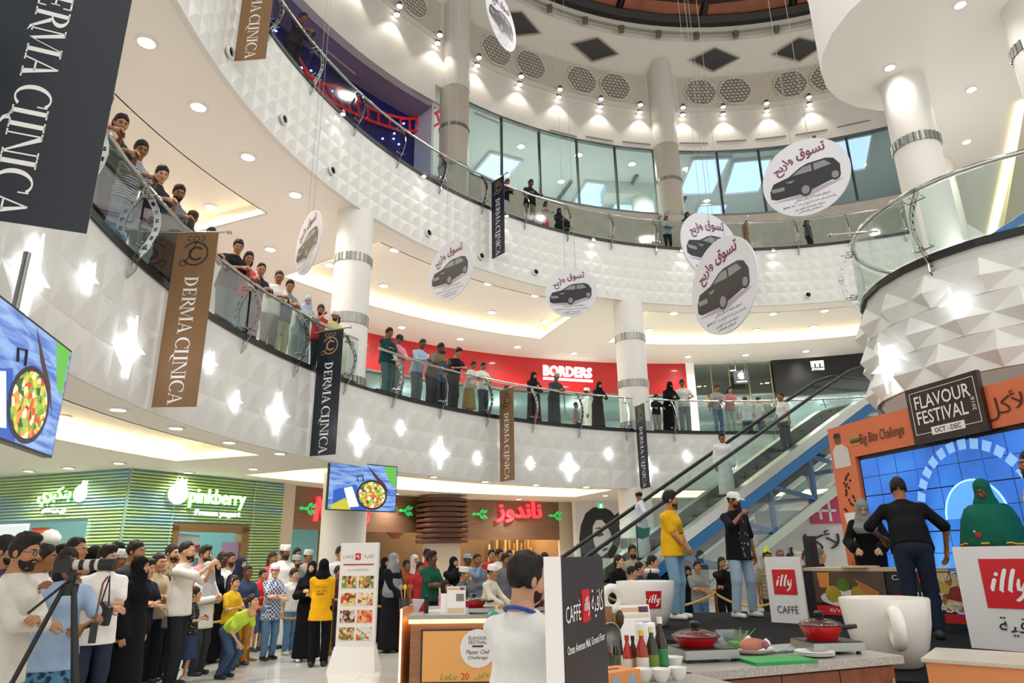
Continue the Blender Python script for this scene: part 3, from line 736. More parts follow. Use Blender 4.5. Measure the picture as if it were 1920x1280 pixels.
# shop interior displays seen through the gallery glass
for k, (a_, r, h, w, c, lb) in enumerate([(116.5, 21.6, 1.3, 1.5, '#a7b56a', 'green and red poster display inside the bookshop window'), (119.5, 22.2, 1.15, 1.3, '#8a8f8c', 'grey book table inside the bookshop window'),
        (110.0, 21.5, 1.2, 1.6, '#88a6c9', 'pale blue poster panel inside the bookshop window')]):
    p = pol(r, D2R(a_), L1); t = thing('window_display', lb, 'display', p, D2R(a_)-PI/2)
    MB().box(-w/2, w/2, 0, .06, .15, h).build('panel', mat(c, .6, noise=.4, nscale=3), t)
    MB().box(-w/2, w/2, -.2, .2, 0, .15).build('base', mat('#7a7d7c', .5), t)
    if k == 2: text("CHILDREN'S", 'lettering', mat('#39536f', .5), 1.3, .22, t, (0, -.02, .4))
    if k == 0:
        for x in (-.45, .25): MB().box(x-.22, x+.22, -.02, 0, .75, 1.1).build('label', mat('#b4373a', .5), t)
# ------------------------------------------------------------------ shops on the ground level
K0 = Vector((-8.51, 15.21, 0)); K1 = Vector((-6.27, 18.81, 0)); KL = Vector((-12.6, 16.65, 0))
SLAT_COLS = [(0, '#8fc0dc'), (.3, '#9fd0d6'), (.5, '#b9dc8a'), (.75, '#cbe57e'), (1, '#a0d0c8')]
M_SLATG = ramp_mat('slat_colours', 'Object', SLAT_COLS, 'noise', 1.0, .3, .5, vscale=(.35, .35, 2.6), detail=1.0)
M_SLATB = mat('#9cc4c4', .6, name='slat_backing')
def slat_wall(name, P, Q, openings, z1=B1):
    """slatted shopfront from P to Q; openings = [(s0,s1,z0,z1)]"""
    d = (Q-P); L = d.length; rz = math.atan2(d.y, d.x)
    r = bpy.data.objects.new(name, None); link(r); struct(r); r.location = P; r.rotation_euler = (0, 0, rz)
    b = MB(); bb = MB(); z = .05
    def pieces(z):
        cuts = [(0, L)]
        for s0, s1, za, zb in openings:
            if za <= z <= zb: cuts = [c for a, e in cuts for c in ((a, min(e, s0)), (max(a, s1), e)) if c[1]-c[0] > .02]
        return cuts
    while z < z1-.03:
        for a, e in pieces(z): b.box(a, e, -.05, .0, z, z+.036)
        z += .072
    tag(b.build('slat', M_SLATG, r), kind='stuff')
    zs = sorted({0, z1, *[o[2] for o in openings], *[o[3] for o in openings]})
    for za, zb in zip(zs[:-1], zs[1:]):
        for a, e in pieces((za+zb)/2): bb.box(a, e, .02, .06, za, zb)
    bb.build('backing', M_SLATB, r)
    for s in np.arange(.0, L, 1.1): MB().box(s-.02, s+.02, -.04, .02, 0, z1).build('batten', mat('#9db8b0', .5), r) if all(not (o[0] < s < o[1]) for o in openings) else None
    return r, rz, L
pr, prz, pL = slat_wall('wall_shop_slats_right', K0, K1, [(1.15, 3.2, 0, 2.45)])
pl_, plz, plL = slat_wall('wall_shop_slats_left', KL, K0, [(.2, 1.35, 0, 2.5), (1.35, 3.35, 0, 2.5)])
M_GREENLED = mat('#dff7cf', .4, emit=1.4, emit_col='#c8f5b0', name='lit_pale_green'); M_GREENRIM = mat('#55b02e', .4, emit=.5, name='green_rim')
def fruit(t, x, z, s):
    MB().lathe([(0, -.04), (s*.7, -.04), (s, -.02), (s, .02), (s*.7, .04), (0, .04)], 24).build('fruit', M_SIGNW, t, 40, loc=(x, -.09, z), rot=(PI/2, 0, 0))
    MB().prism([(-.02, s*.8), (s*.2, s*1.55), (s*.4, s*1.2), (s*.75, s*1.5), (s*.7, s*.85), (s*.3, s*.7)], Matrix.Translation((x, -.11, z)), .05).build('leaf', M_SIGNW, t)
t = thing('shop_sign', 'glowing pinkberry frozen yogurt sign with white fruit on slatted wall', 'sign', K0+Vector((math.cos(prz), math.sin(prz), 0))*1.95+Vector((0, 0, 3.0)), prz)
fruit(t, -.82, .12, .24); text('pinkberry', 'lettering', M_GREENLED, 1.55, .46, t, (.25, -.1, .05), ext=.03, bold=.012)
text('pinkberry', 'lettering_rim', M_GREENRIM, 1.6, .49, t, (.25, -.07, .05), ext=.01, bold=.035)
text('Frozen yogurt', 'caption', M_SIGNW, 1.25, .17, t, (.3, -.09, -.3), ext=.02, bold=.02)
t = thing('shop_sign', 'glowing green Arabic lettering with white fruit on the left slatted wall', 'sign', KL+Vector((math.cos(plz), math.sin(plz), 0))*2.35+Vector((0, 0, 2.98)), plz)
fruit(t, .68, .12, .19); text(AR_PINK, 'lettering', M_GREENLED, 1.0, .42, t, (-.1, -.1, .08), ext=.02, bold=.01)
text(AR_PINK, 'lettering_rim', M_GREENRIM, 1.04, .46, t, (-.1, -.07, .08), ext=.01, bold=.03)
text(AR_PINK[::-1], 'caption', M_SIGNW, .75, .15, t, (-.05, -.09, -.24), ext=.02, bold=.01)
# its interior
b = MB(); b.add([(-13.5, 19.5, 0), (-6.0, 21.5, 0), (-6.0, 21.5, 3.4), (-13.5, 19.5, 3.4)], [(0,1,2,3)]); struct(b.build('wall_shop_inside', mat('#7fb3b4', .6, name='teal_wall')))
q = Vector((math.cos(plz), math.sin(plz), 0)); nrm = Vector((-math.sin(plz), math.cos(plz), 0))
def lbox(name, m, base, ax, s0, s1, d0, d1, z0, z1):
    rz = math.atan2(ax.y, ax.x); return MB().box(s0, s1, d0, d1, z0, z1).build(name, m, loc=base, rot=(0, 0, rz))
o = tag(lbox('door_panel', mat('#d9542b', .5), KL, q, 1.45, 1.95, .1, .18, 0, 2.4), 'tall orange panel in the yogurt shop doorway', 'panel')
o = struct(lbox('window_14', M_PANE, KL, q, 2.0, 3.3, .05, .07, .1, 2.45))
o = struct(lbox('window_15', M_PANE, KL, q, .25, 1.3, .05, .07, .1, 2.45))
q2 = Vector((math.cos(prz), math.sin(prz), 0))
dr = thing('doorway_frame', 'bronze rounded doorway frame of the yogurt shop', 'doorway', K0+q2*1.15, prz)
b = MB(); b.box(0, .14, -.08, .2, 0, 2.4); b.box(1.85, 2.05, -.08, .2, 0, 2.4); b.box(0, 2.05, -.08, .2, 2.28, 2.45); b.build('frame', mat('#8a6c44', .4, .4), dr)
t = thing('poster_panel', 'pale tilted menu poster panel in the yogurt shop doorway', 'poster', K0+q2*1.75+Vector((-q2.y, q2.x, 0))*.1, prz)
MB().prism([(-.45, 0), (.55, 0), (.2, 2.2), (-.45, 2.25)], Matrix.Identity(4), .05).build('panel', mat('#b9c9ca', .5), t)
for i in range(3):
    for j in range(4): MB().box(-.3+.2*i, -.17+.2*i, -.012, 0, .9+.3*j, 1.08+.3*j).build('print', mat(['#a33b46', '#5d7a86', '#8d3a3f'][(i+j) % 3], .6), t)
t = thing('poster_panel', 'purple poster showing orange cones beside the doorway', 'poster', K0+q2*2.75+Vector((-q2.y, q2.x, 0))*.02, prz)
MB().box(-.24, .24, -.04, 0, .4, 2.05).build('panel', mat('#9a86ad', .5), t)
for x in (-.09, .08): MB().prism([(x-.05, 1.45), (x+.05, 1.45), (x+.07, 1.72), (x, 1.8), (x-.07, 1.72)], Matrix.Translation((0, -.055, 0)), .01).build('print', mat('#c06a3c', .5), t)
# wood-faced restaurant with round wood-wrapped column
M_WOODF = ramp_mat('walnut_fascia', 'Object', [(0, '#6f5240'), (.5, '#8a6850'), (1, '#a07d62')], 'noise', 3.0, .6, .5, vscale=(.4, .4, 9), detail=5)
NV = [Vector((-6.3, 19.15, 0)), Vector((-4.9, 21.6, 0)), Vector((-3.05, 24.1, 0))]; NW = [Vector((-1.75, 25.0, 0)), Vector((1.72, 27.1, 0))]
def flat_panel(name, P, Q, z0, z1, m, th=.12):
    d = Q-P; return MB().box(0, d.length, 0, th, z0, z1).build(name, m, loc=P, rot=(0, 0, math.atan2(d.y, d.x)))
struct(flat_panel('wall_shop_pier_3', Vector((-6.27, 18.81, 0)), Vector((-6.1, 19.3, 0)), 0, B1, mat('#d8cfc0', .5)))
struct(flat_panel('wall_restaurant_fascia_left', NV[0], NV[1], 2.42, B1, M_WOODF)); struct(flat_panel('wall_restaurant_fascia_middle', NV[1], NV[2], 2.42, B1, M_WOODF))
struct(flat_panel('wall_restaurant_fascia_right', NW[0], NW[1], 2.2, B1, M_WOODF))
struct(flat_panel('wall_shop_pier_4', Vector((1.72, 27.1, 0)), Vector((2.5, 27.5, 0)), 0, B1, mat('#d9d0bd', .5)))
struct(flat_panel('wall_restaurant_back', Vector((-9.5, 25.5, 0)), Vector((3.0, 32.5, 0)), 0, B1, mat('#5f4a36', .7, noise=.3, nscale=.6)))
struct(flat_panel('wall_restaurant_side', Vector((1.9, 27.3, 0)), Vector((0.4, 31.5, 0)), 0, B1, mat('#8a6a48', .6)))
cN = atd(828, 1043, 23.6); column('wall_column_9', cN.x, cN.y, 0, B1, .62, [], m=mat('#cfc4b4', .6))
t = thing('column_wrap', 'dark reddish wooden rings wrapped around the top of the restaurant column', 'column cladding', (cN.x, cN.y, 0))
for k in range(9): MB().lathe([(.64, 0), (.86, .02), (.88, .07), (.86, .12), (.64, .14)], 28, close=False).build('ring', mat('#5c3322', .4), t, 50, loc=(0, 0, 2.05+.165*k))
M_NRED = mat('#ff5a63', .4, emit=1.0, emit_col='#ff3040', name='lit_red_letters'); M_NGREEN = mat('#3fae5a', .4, emit=.7, emit_col='#35b055', name='lit_green_leaf')
def leaves(t, x, z, sg):
    for i, (dx, dz, an) in enumerate([(0, .0, 0), (.14, .1, .7), (.14, -.1, -.7), (.28, .08, .6), (.28, -.08, -.6), (-.16, 0, 0)]):
        c, s_ = math.cos(an), math.sin(an); P_ = [(-.12, 0), (0, .055), (.13, 0), (0, -.055)]
        MB().prism([(x+sg*(dx+px*c-pz*s_), z+dz+px*s_+pz*c) for px, pz in P_], Matrix.Translation((0, -.05, 0)), .03).build('leaf', M_NGREEN, t)
def flat_sign(u, v, P, Q, label, off=.06):
    d = (Q-P).normalized(); n = Vector((d.y, -d.x, 0)); c = atplane(u, v, P+n*off, n); return thing('shop_sign', label, 'sign', c, math.atan2(d.y, d.x))
t = flat_sign(972, 960, NW[0], NW[1], 'red glowing Arabic restaurant lettering between green leaf sprigs on wood')
text(AR_NANDOS, 'lettering', M_NRED, 2.0, .78, t, (0, -.05, 0), ext=.05, bold=.03); leaves(t, -1.72, -.1, 1); leaves(t, 1.58, -.1, 1)
t = flat_sign(620, 955, NV[0], NV[1], 'red glowing Nando\'s lettering on wood partly hidden by the wall screen')
text('Nando\'s', 'lettering', M_NRED, 2.3, .72, t, (.5, -.05, 0), ext=.05, bold=.03, shear=.15); leaves(t, -1.0, -.02, 1)
t = flat_sign(757, 957, NV[1], NV[2], 'green glowing leaf sprig on wood right of the wall screen'); leaves(t, 0, 0, 1)
# restaurant interior: hanging lamps, wall slats and warm light
M_WARMB = mat('#ffe2a8', .5, emit=4.0, emit_col='#ffc870', name='warm_bulb')
for k, (u, v, dd) in enumerate([(700,985,26),(682,992,25),(720,990,27),(846,990,28),(905,968,29),(870,985,29),(925,992,28)]):
    p = atd(u, v, dd); t = thing('pendant_lamp', 'small warm glass pendant lamp inside the wood-faced restaurant', 'lamp', p, 0, 'pendant lamps in the restaurant')
    MB().lathe([(.02, .2), (.06, .18), (.16, .0), (.15, -.02)], 14).build('shade', mat('#b8892f', .3, .7), t, 50); MB().lathe([(0, .08), (.06, .04), (.06, -.03), (0, -.06)], 10).build('bulb', M_WARMB, t, 50)
    MB().bar((0, 0, .2), (0, 0, B1-p.z), .012).build('cord', M_BLACK, t)
t = thing('bamboo_screen', 'row of pale golden upright bamboo poles at the restaurant back', 'screen')
for k in range(26):
    u = 905+k*5.4; p = atd(u, 1000, 30.3+.3*math.sin(k*2.1)); h = 1.95+.35*math.sin(k*1.7); MB().tube([(p.x, p.y, .2), (p.x+rnd.uniform(-.05, .05), p.y, h+.25)], .045, 6).build('pole', mat(['#c9a45c', '#b08a45', '#dcc07c', '#8d6a38'][k % 4], .5), t)
t = thing('ribbed_basket', 'large red-brown ribbed funnel basket hanging in the restaurant', 'decoration', atd(742, 985, 25.5), 0)
for k in range(6): MB().lathe([(.16+.115*k, .1*k-.35), (.2+.115*k, .1*k-.31), (.16+.115*k, .1*k-.27)], 22, close=False).build('ring', mat('#6e2f1c', .5), t, 60)
MB().lathe([(.12, -.45), (.8, .25)], 22, close=False).build('cone', mat('#7a3a22', .5), t, 50)
for p, e in ((Vector((-4.5, 24.0, 3.3)), 130), (Vector((-1.5, 27.8, 3.3)), 150), (Vector((.3, 29.0, 3.2)), 150), (Vector((-2.8, 26.5, 3.2)), 100)): lamp('POINT', 'restaurant_light', p, e, (1, .78, .48), .25)
lamp('POINT', 'yogurt_shop_light', (-8.6, 18.0, 2.9), 70, (.85, 1, .95), .3); lamp('POINT', 'yogurt_shop_light', (-11.2, 18.0, 2.9), 60, (.85, 1, .95), .3)
# mural wall with a painted woman's face
MW = (Vector((2.3, 26.35, 0)), Vector((10.0, 27.6, 0))); md = (MW[1]-MW[0]).normalized(); mn = Vector((md.y, -md.x, 0))
mw = struct(flat_panel('wall_mural', MW[0], MW[1], 0, B1, mat('#e3dfe4', .6, name='white_mural_wall')))
struct(flat_panel('wall_mural_return', Vector((2.3, 26.35, 0)), Vector((2.5, 27.6, 0)), 0, B1, M_WHITE))
mu = thing('face_mural', 'black and white mural of a woman\'s face with long dark hair', 'mural', MW[0]+mn*.01, math.atan2(md.y, md.x))
def mpoly(pts, name, m, lift):
    P0 = MW[0]+mn*(.01+lift); L = []
    for u, v in pts:
        w = atplane(u, v, P0, mn)-MW[0]; L.append((w.dot(md), w.z))
    MB().prism(L, Matrix.Translation((0, -lift, 0)), .006).build(name, m, mu)
K_ = mat('#1d222a', .6, name='mural_black'); Wt = mat('#e9e6ea', .6, name='mural_white')
mpoly([(1090,1046),(1086,1010),(1089,985),(1098,962),(1112,951),(1130,950),(1145,957),(1152,966),(1160,960),(1163,958),(1158,970),(1168,975),(1160,985),(1165,1000),(1162,1020),(1150,1046)], 'hair', K_, .0)
mpoly([(1112,985),(1118,975),(1128,974),(1137,984),(1144,997),(1150,1005),(1148,1020),(1140,1034),(1128,1044),(1120,1036),(1114,1018),(1111,1000)], 'face', Wt, .006)
mpoly([(1114,1000),(1120,996),(1130,998),(1132,1003),(1124,1006),(1116,1005)], 'eye', K_, .012)
mpoly([(1113,991),(1124,988),(1133,993),(1124,991)], 'eyebrow', K_, .012)
mpoly([(1134,1018),(1142,1018),(1140,1022),(1135,1022)], 'nose', K_, .012)
mpoly([(1128,1030),(1137,1026),(1141,1029),(1132,1034)], 'lips', mat('#8f3446', .5), .012)
mpoly([(1142,985),(1150,992),(1160,1012),(1152,1030),(1147,1008)], 'hair_lock', K_, .012)
t = thing('exit_sign', 'small green exit sign on the wall above the mural', 'sign', atplane(1126, 948, MW[0]+mn*.03, mn), math.atan2(md.y, md.x)); MB().box(-.12, .12, -.04, 0, -.1, .1).build('board', mat('#58b070', .4, emit=.8), t); MB().prism([(-.04, -.07), (.04, -.07), (.05, .02), (0, .07), (-.05, .02)], Matrix.Translation((0, -.045, 0)), .005).build('running_figure', mat('#eafff0', .4, emit=1), t)
# hoarding with Arabic lettering behind the escalator
HW = (Vector((8.6, 15.9, 0)), Vector((13.5, 14.6, 0)))
# ------------------------------------------------------------------ downlights
M_RING = mat('#f6f4ef', .5, name='downlight_ring')
dl0 = MB().lathe([(.11, -.005), (.15, -.005), (.15, -.02), (.11, -.02)], 20, close=False)
def downlight(p, label, group, s=1.0, power=0):
    t = thing('downlight', label, 'downlight', p, 0, group)
    MB().lathe([(.1*s, -.002), (.14*s, -.002), (.14*s, -.02), (.1*s, -.025)], 18, close=False).build('ring', M_RING, t, 40)
    MB().lathe([(0, -.012), (.1*s, -.012)], 18).build('lens', M_LED, t)
    if power: lamp('SPOT', 'downlight_beam', p+Vector((0, 0, -.06)), power, (1, .955, .89), .1, rot=(0, 0, 0), spot=2.5, blend=.8)
for u, v in [(275,79),(372,200),(465,294),(396,388),(554,365),(507,467),(618,497),(740,468),(720,535),(916,531),(922,585),(753,613),(863,635),(1004,553),(1022,602),(970,650),(1263,587),(1218,618),(1290,668),(1398,665),(1449,588),(1546,582),(1419,618),(1525,612),(1511,658),(1076,662)]:
    p = at(u, v, B2); r_ = math.hypot(p.x-CX, p.y-CY); a_ = ang(p) % (2*PI)
    if any(t[0]-.2 < r_ < t[1]+.2 and t[2]-.01 < a_ < t[3]+.01 for t in TR_1): p = at(u, v, B2+.34)
    downlight(p, 'round recessed downlight in the white ceiling above the lower balcony', 'downlights above the lower balcony', 1.35, 190)
for u, v in [(222,766),(330,801),(430,828),(525,849),(117,779),(223,867),(129,876),(54,882),(475,878),(354,885),(813,893),(910,902),(1005,908),(1099,912),(743,925),(860,932),(973,935),(1135,928)]:
    p = at(u, v, B1); r_ = math.hypot(p.x-CX, p.y-CY); a_ = ang(p) % (2*PI)
    if any(t[0]-.2 < r_ < t[1]+.2 and t[2]-.01 < a_ < t[3]+.01 for t in TR_G): p = at(u, v, B1+.34)
    downlight(p, 'round recessed downlight in the white ground floor ceiling', 'downlights above the ground floor', 1.0, 110)
for u, v in [(1800,8),(1668,126),(1821,167),(1812,265)]:
    downlight(at(u, v, B2), 'round recessed downlight under the rounded upper balcony end', 'downlights under the rounded balcony end', .8, 45)
for u, v in [(870,250),(977,274),(951,325),(1052,340),(1085,290),(1147,355),(1185,307),(1286,316),(1325,376),(1378,325),(1622,306)]:
    downlight(at(u, v, 17.6), 'round downlight in the ceiling behind the upper windows', 'downlights behind the upper windows', 1.4, 700)
for a_, r in ((125, 23), (112, 23.5), (103, 23), (94, 23.2), (85, 22.5), (150, 23), (120, 25.5)): lamp('POINT', 'shop_light', pol(r, D2R(a_), 8.0), 70, (.93, 1, .98), .3)

# upper slab joining the peninsula on the right, with its warm cove
q_ = [at(1660, 214, B2), at(1700, 300, B2), at(1735, 372, B2)]; poly_ = [(DX+.3, DY+2.1), (q_[0].x, q_[0].y), (q_[1].x, q_[1].y), (q_[2].x, q_[2].y), (16.5, 19.5), (26, 19.0), (26, 7.3), (19.6, 7.3)]
n_ = len(poly_); o = struct(MB().add([(x, y, B2+.004) for x, y in poly_]+[(x, y, B2+.4) for x, y in poly_], [tuple(range(n_))[::-1], tuple(range(n_, 2*n_))]+[(i, (i+1) % n_, (i+1) % n_+n_, i+n_) for i in range(n_)]).build('ceiling_bridge', M_CEIL))
MB().bar(at(1918, 190, B2-.02), at(1856, 455, B2-.02), .16, .05).build('cove_light', M_COVE, o)
MB().bar(at(1950, 190, B2-.03), at(1895, 455, B2-.03), .5, .06).build('cove_lip', mat('#efe2cc', .6), o)
t = thing('steel_beam', 'slanting blue steel beam behind the rounded balcony railing', 'beam', atd(1826, 470, 11.2)); p0_ = t.location.copy()
MB().bar((0, 0, 0), atd(1960, 380, 12.2)-p0_, .16, .12).build('beam', mat('#1f6fae', .4), t); MB().bar(atd(1960, 380, 12.2)-p0_, Vector((atd(1960, 380, 12.2).x-p0_.x, atd(1960, 380, 12.2).y-p0_.y, L1-p0_.z)), .12).build('post', mat('#1f6fae', .4), t)
for u, v, d_, pw in ((1760, 330, 14.5, 22), (1830, 420, 12.5, 14)): lamp('POINT', 'gallery_light', atd(u, v, d_)-Vector((0, 0, .4)), pw, (1, .95, .88), .3)
# ------------------------------------------------------------------ people: bodies and clothes grown as smooth distance fields
def surfnet(F, org, h):
    s = F < 0
    nx, ny, nz = F.shape
    cs = np.zeros((nx-1, ny-1, nz-1), np.int8)
    for dx in (0, 1):
        for dy in (0, 1):
            for dz in (0, 1): cs += s[dx:nx-1+dx, dy:ny-1+dy, dz:nz-1+dz]
    act = (cs > 0) & (cs < 8)
    I = np.stack(np.nonzero(act), 1)
    if len(I) == 0: return np.zeros((0, 3)), np.zeros((0, 4), int)
    idx = np.full(act.shape, -1, np.int32); idx[act] = np.arange(len(I))
    acc = np.zeros((len(I), 3)); num = np.zeros(len(I))
    cor = [(0,0,0),(1,0,0),(0,1,0),(1,1,0),(0,0,1),(1,0,1),(0,1,1),(1,1,1)]
    vals = [F[I[:, 0]+c[0], I[:, 1]+c[1], I[:, 2]+c[2]] for c in cor]
    for a, b in ((0,1),(2,3),(4,5),(6,7),(0,2),(1,3),(4,6),(5,7),(0,4),(1,5),(2,6),(3,7)):
        fa, fb = vals[a], vals[b]; m = (fa < 0) != (fb < 0)
        t = np.where(m, fa/np.where(m, fa-fb, 1), 0)[:, None]
        acc += m[:, None]*(np.array(cor[a])+t*(np.array(cor[b])-np.array(cor[a]))); num += m
    V = (I+acc/num[:, None])*h+org
    Q = []
    for ax in range(3):
        o1, o2 = [(1, 2), (2, 0), (0, 1)][ax]
        sl0 = [slice(None)]*3; sl1 = [slice(None)]*3; sl0[ax] = slice(0, -1); sl1[ax] = slice(1, None)
        A, B = s[tuple(sl0)], s[tuple(sl1)]
        E = np.stack(np.nonzero(A != B), 1)
        ok = (E[:, o1] > 0) & (E[:, o2] > 0) & (E[:, o1] < F.shape[o1]-1) & (E[:, o2] < F.shape[o2]-1); E = E[ok]
        if not len(E): continue
        flip = ~A[E[:, 0], E[:, 1], E[:, 2]]
        def cell(d1, d2):
            e = E.copy(); e[:, o1] -= d1; e[:, o2] -= d2; return idx[e[:, 0], e[:, 1], e[:, 2]]
        q = np.stack([cell(1, 1), cell(0, 1), cell(0, 0), cell(1, 0)], 1)
        q[flip] = q[flip][:, ::-1]; Q.append(q)
    Q = np.concatenate(Q); return V, Q[(Q >= 0).all(1)]
def smin(a, b, k):
    h = np.clip(.5+.5*(b-a)/k, 0, 1); return b*(1-h)+a*h-k*h*(1-h)
V3 = lambda *a: np.array(a, float)
def rcone(P, a, b, ra, rb):
    ab = b-a; t = np.clip(((P-a) @ ab)/(ab @ ab+1e-9), 0, 1)
    return np.linalg.norm(P-a-t[:, None]*ab, axis=1)-(ra+(rb-ra)*t)
def ecap(P, a, b, r0, r1, X):
    ab = b-a; L = np.linalg.norm(ab)+1e-9; ax = ab/L; X = X-ax*(X @ ax); X /= np.linalg.norm(X); Y = np.cross(ax, X)
    t = np.clip(((P-a) @ ax)/L, 0, 1); q = P-a-t[:, None]*ab
    rx = r0[0]+(r1[0]-r0[0])*t; ry = r0[1]+(r1[1]-r0[1])*t
    k = np.sqrt(((q @ X)/rx)**2+((q @ Y)/ry)**2+((q @ ax)/ry)**2)
    return (k-1)*np.minimum(rx, ry)
def ellip(P, c, r):
    k = np.linalg.norm((P-c)/r, axis=1); return (k-1)*np.min(r)
def grid(lo, hi, h):
    n = np.maximum(np.ceil((hi-lo)/h).astype(int)+1, 3)
    g = np.stack(np.meshgrid(*[lo[i]+h*np.arange(n[i]) for i in range(3)], indexing='ij'), -1)
    return g.reshape(-1, 3), n
def sdf_mesh(fn, lo, hi, h):
    P, n = grid(V3(*lo), V3(*hi), h); return surfnet(fn(P).reshape(n), V3(*lo), h)
def np_mesh(name, V, Q, mats, mi=None):
    me = bpy.data.meshes.new(name); me.vertices.add(len(V)); me.vertices.foreach_set('co', np.ascontiguousarray(V, np.float32).ravel())
    me.loops.add(Q.size); me.loops.foreach_set('vertex_index', np.ascontiguousarray(Q, np.int32).ravel())
    me.polygons.add(len(Q)); me.polygons.foreach_set('loop_start', np.arange(0, Q.size, 4, dtype=np.int32)); me.polygons.foreach_set('loop_total', np.full(len(Q), 4, np.int32))
    for m in mats: me.materials.append(m)
    if mi is not None: me.polygons.foreach_set('material_index', np.asarray(mi, np.int32))
    me.polygons.foreach_set('use_smooth', np.ones(len(Q), bool)); me.update(calc_edges=True)
    return me
# ---- templates: head and hands
def head_sdf(P):
    d = ellip(P, V3(0, -.012, .035), V3(.076, .096, .088))
    d = smin(d, ellip(P, V3(0, .022, -.03), V3(.061, .072, .088)), .03)
    d = smin(d, ellip(P, V3(0, .064, -.098), V3(.03, .026, .022)), .025)
    A = np.abs(P*V3(1, 0, 0))+P*V3(0, 1, 1)
    d = smin(d, ellip(A, V3(.04, .056, -.022), V3(.028, .028, .03)), .02)
    d = smin(d, ellip(P, V3(0, .079, .03), V3(.052, .016, .012)), .014)
    d = -smin(-d, ellip(A, V3(.031, .104, .010), V3(.017, .018, .012)), .008)
    d = smin(d, rcone(P, V3(0, .09, .016), V3(0, .113, -.02), .008, .0125), .008)
    d = smin(d, ellip(A, V3(.012, .102, -.024), V3(.009, .01, .007)), .006)
    d = smin(d, ellip(P, V3(0, .088, -.054), V3(.026, .012, .011)), .008)
    d = smin(d, ellip(A, V3(.078, -.008, 0), V3(.012, .022, .032)), .008)
    return smin(d, rcone(P, V3(0, -.02, -.06), V3(0, -.035, -.2), .054, .06), .03)
_tmpl = {}
def head_tmpl(h):
    if ('head', h) not in _tmpl: _tmpl['head', h] = sdf_mesh(head_sdf, (-.12, -.14, -.21), (.12, .15, .15), h)
    return _tmpl['head', h]
def hand_tmpl(kind, h):
    if (kind, h) in _tmpl: return _tmpl[kind, h]
    c1, c2 = {'relax': (.35, .5), 'grip': (1.15, 1.3), 'flat': (.08, .08)}[kind]
    def fn(P):
        d = ecap(P, V3(0, .012, 0), V3(0, .078, 0), (.03, .016), (.041, .015), V3(1, 0, 0))
        d = smin(d, rcone(P, V3(0, -.03, 0), V3(0, .02, 0), .025, .024), .015)
        for x, l in ((-.031, .062), (-.0105, .076), (.0105, .08), (.031, .072)):
            a = V3(x, .082, 0); b = a+V3(x*.08, math.cos(c1), -math.sin(c1))*l*.52; c = b+V3(0, math.cos(c1+c2), -math.sin(c1+c2))*l*.5
            d = smin(d, np.minimum(rcone(P, a, b, .0098, .0092), rcone(P, b, c, .0092, .0078)), .005)
        k = .5 if kind == 'grip' else 1.0
        a = V3(.03, .025, -.004); b = V3(.03+.03*k, .058, -.014); c = V3(.03+.028*k*k, .09, -.02-.02*(1-k))
        return smin(d, np.minimum(rcone(P, a, b, .014, .011), rcone(P, b, c, .011, .009)), .008)
    _tmpl[kind, h] = sdf_mesh(fn, (-.07, -.06, -.11), (.09, .19, .04), h)
    return _tmpl[kind, h]
def rotm(rx=0, ry=0, rz=0): return np.array((Matrix.Rotation(rz, 3, 'Z') @ Matrix.Rotation(ry, 3, 'Y') @ Matrix.Rotation(rx, 3, 'X')))
HAIR_ = {'black': '#1d1713', 'brown': '#2e1f16', 'grey': '#6d6a66', 'red': '#5a2416', 'white': '#c9c6c0'}
SKIN_ = {'a': '#c99a78', 'b': '#b07f5c', 'c': '#94633f', 'd': '#6e452c', 'e': '#4a2d1e', 'l': '#dcb08f'}
M_EYEW = mat('#e8e4de', .3); M_EYED = mat('#1a1210', .25)
def skinm(k): return mat(SKIN_[k], .5, spec=.35, noise=.06, nscale=9, name='skin_'+k)
def cloth(c, **k):
    if isinstance(c, bpy.types.Material): return c
    return mat(c, .85, spec=.15, noise=.10, nscale=7, bump=.35, name='cloth_'+c.lstrip('#'), **k)
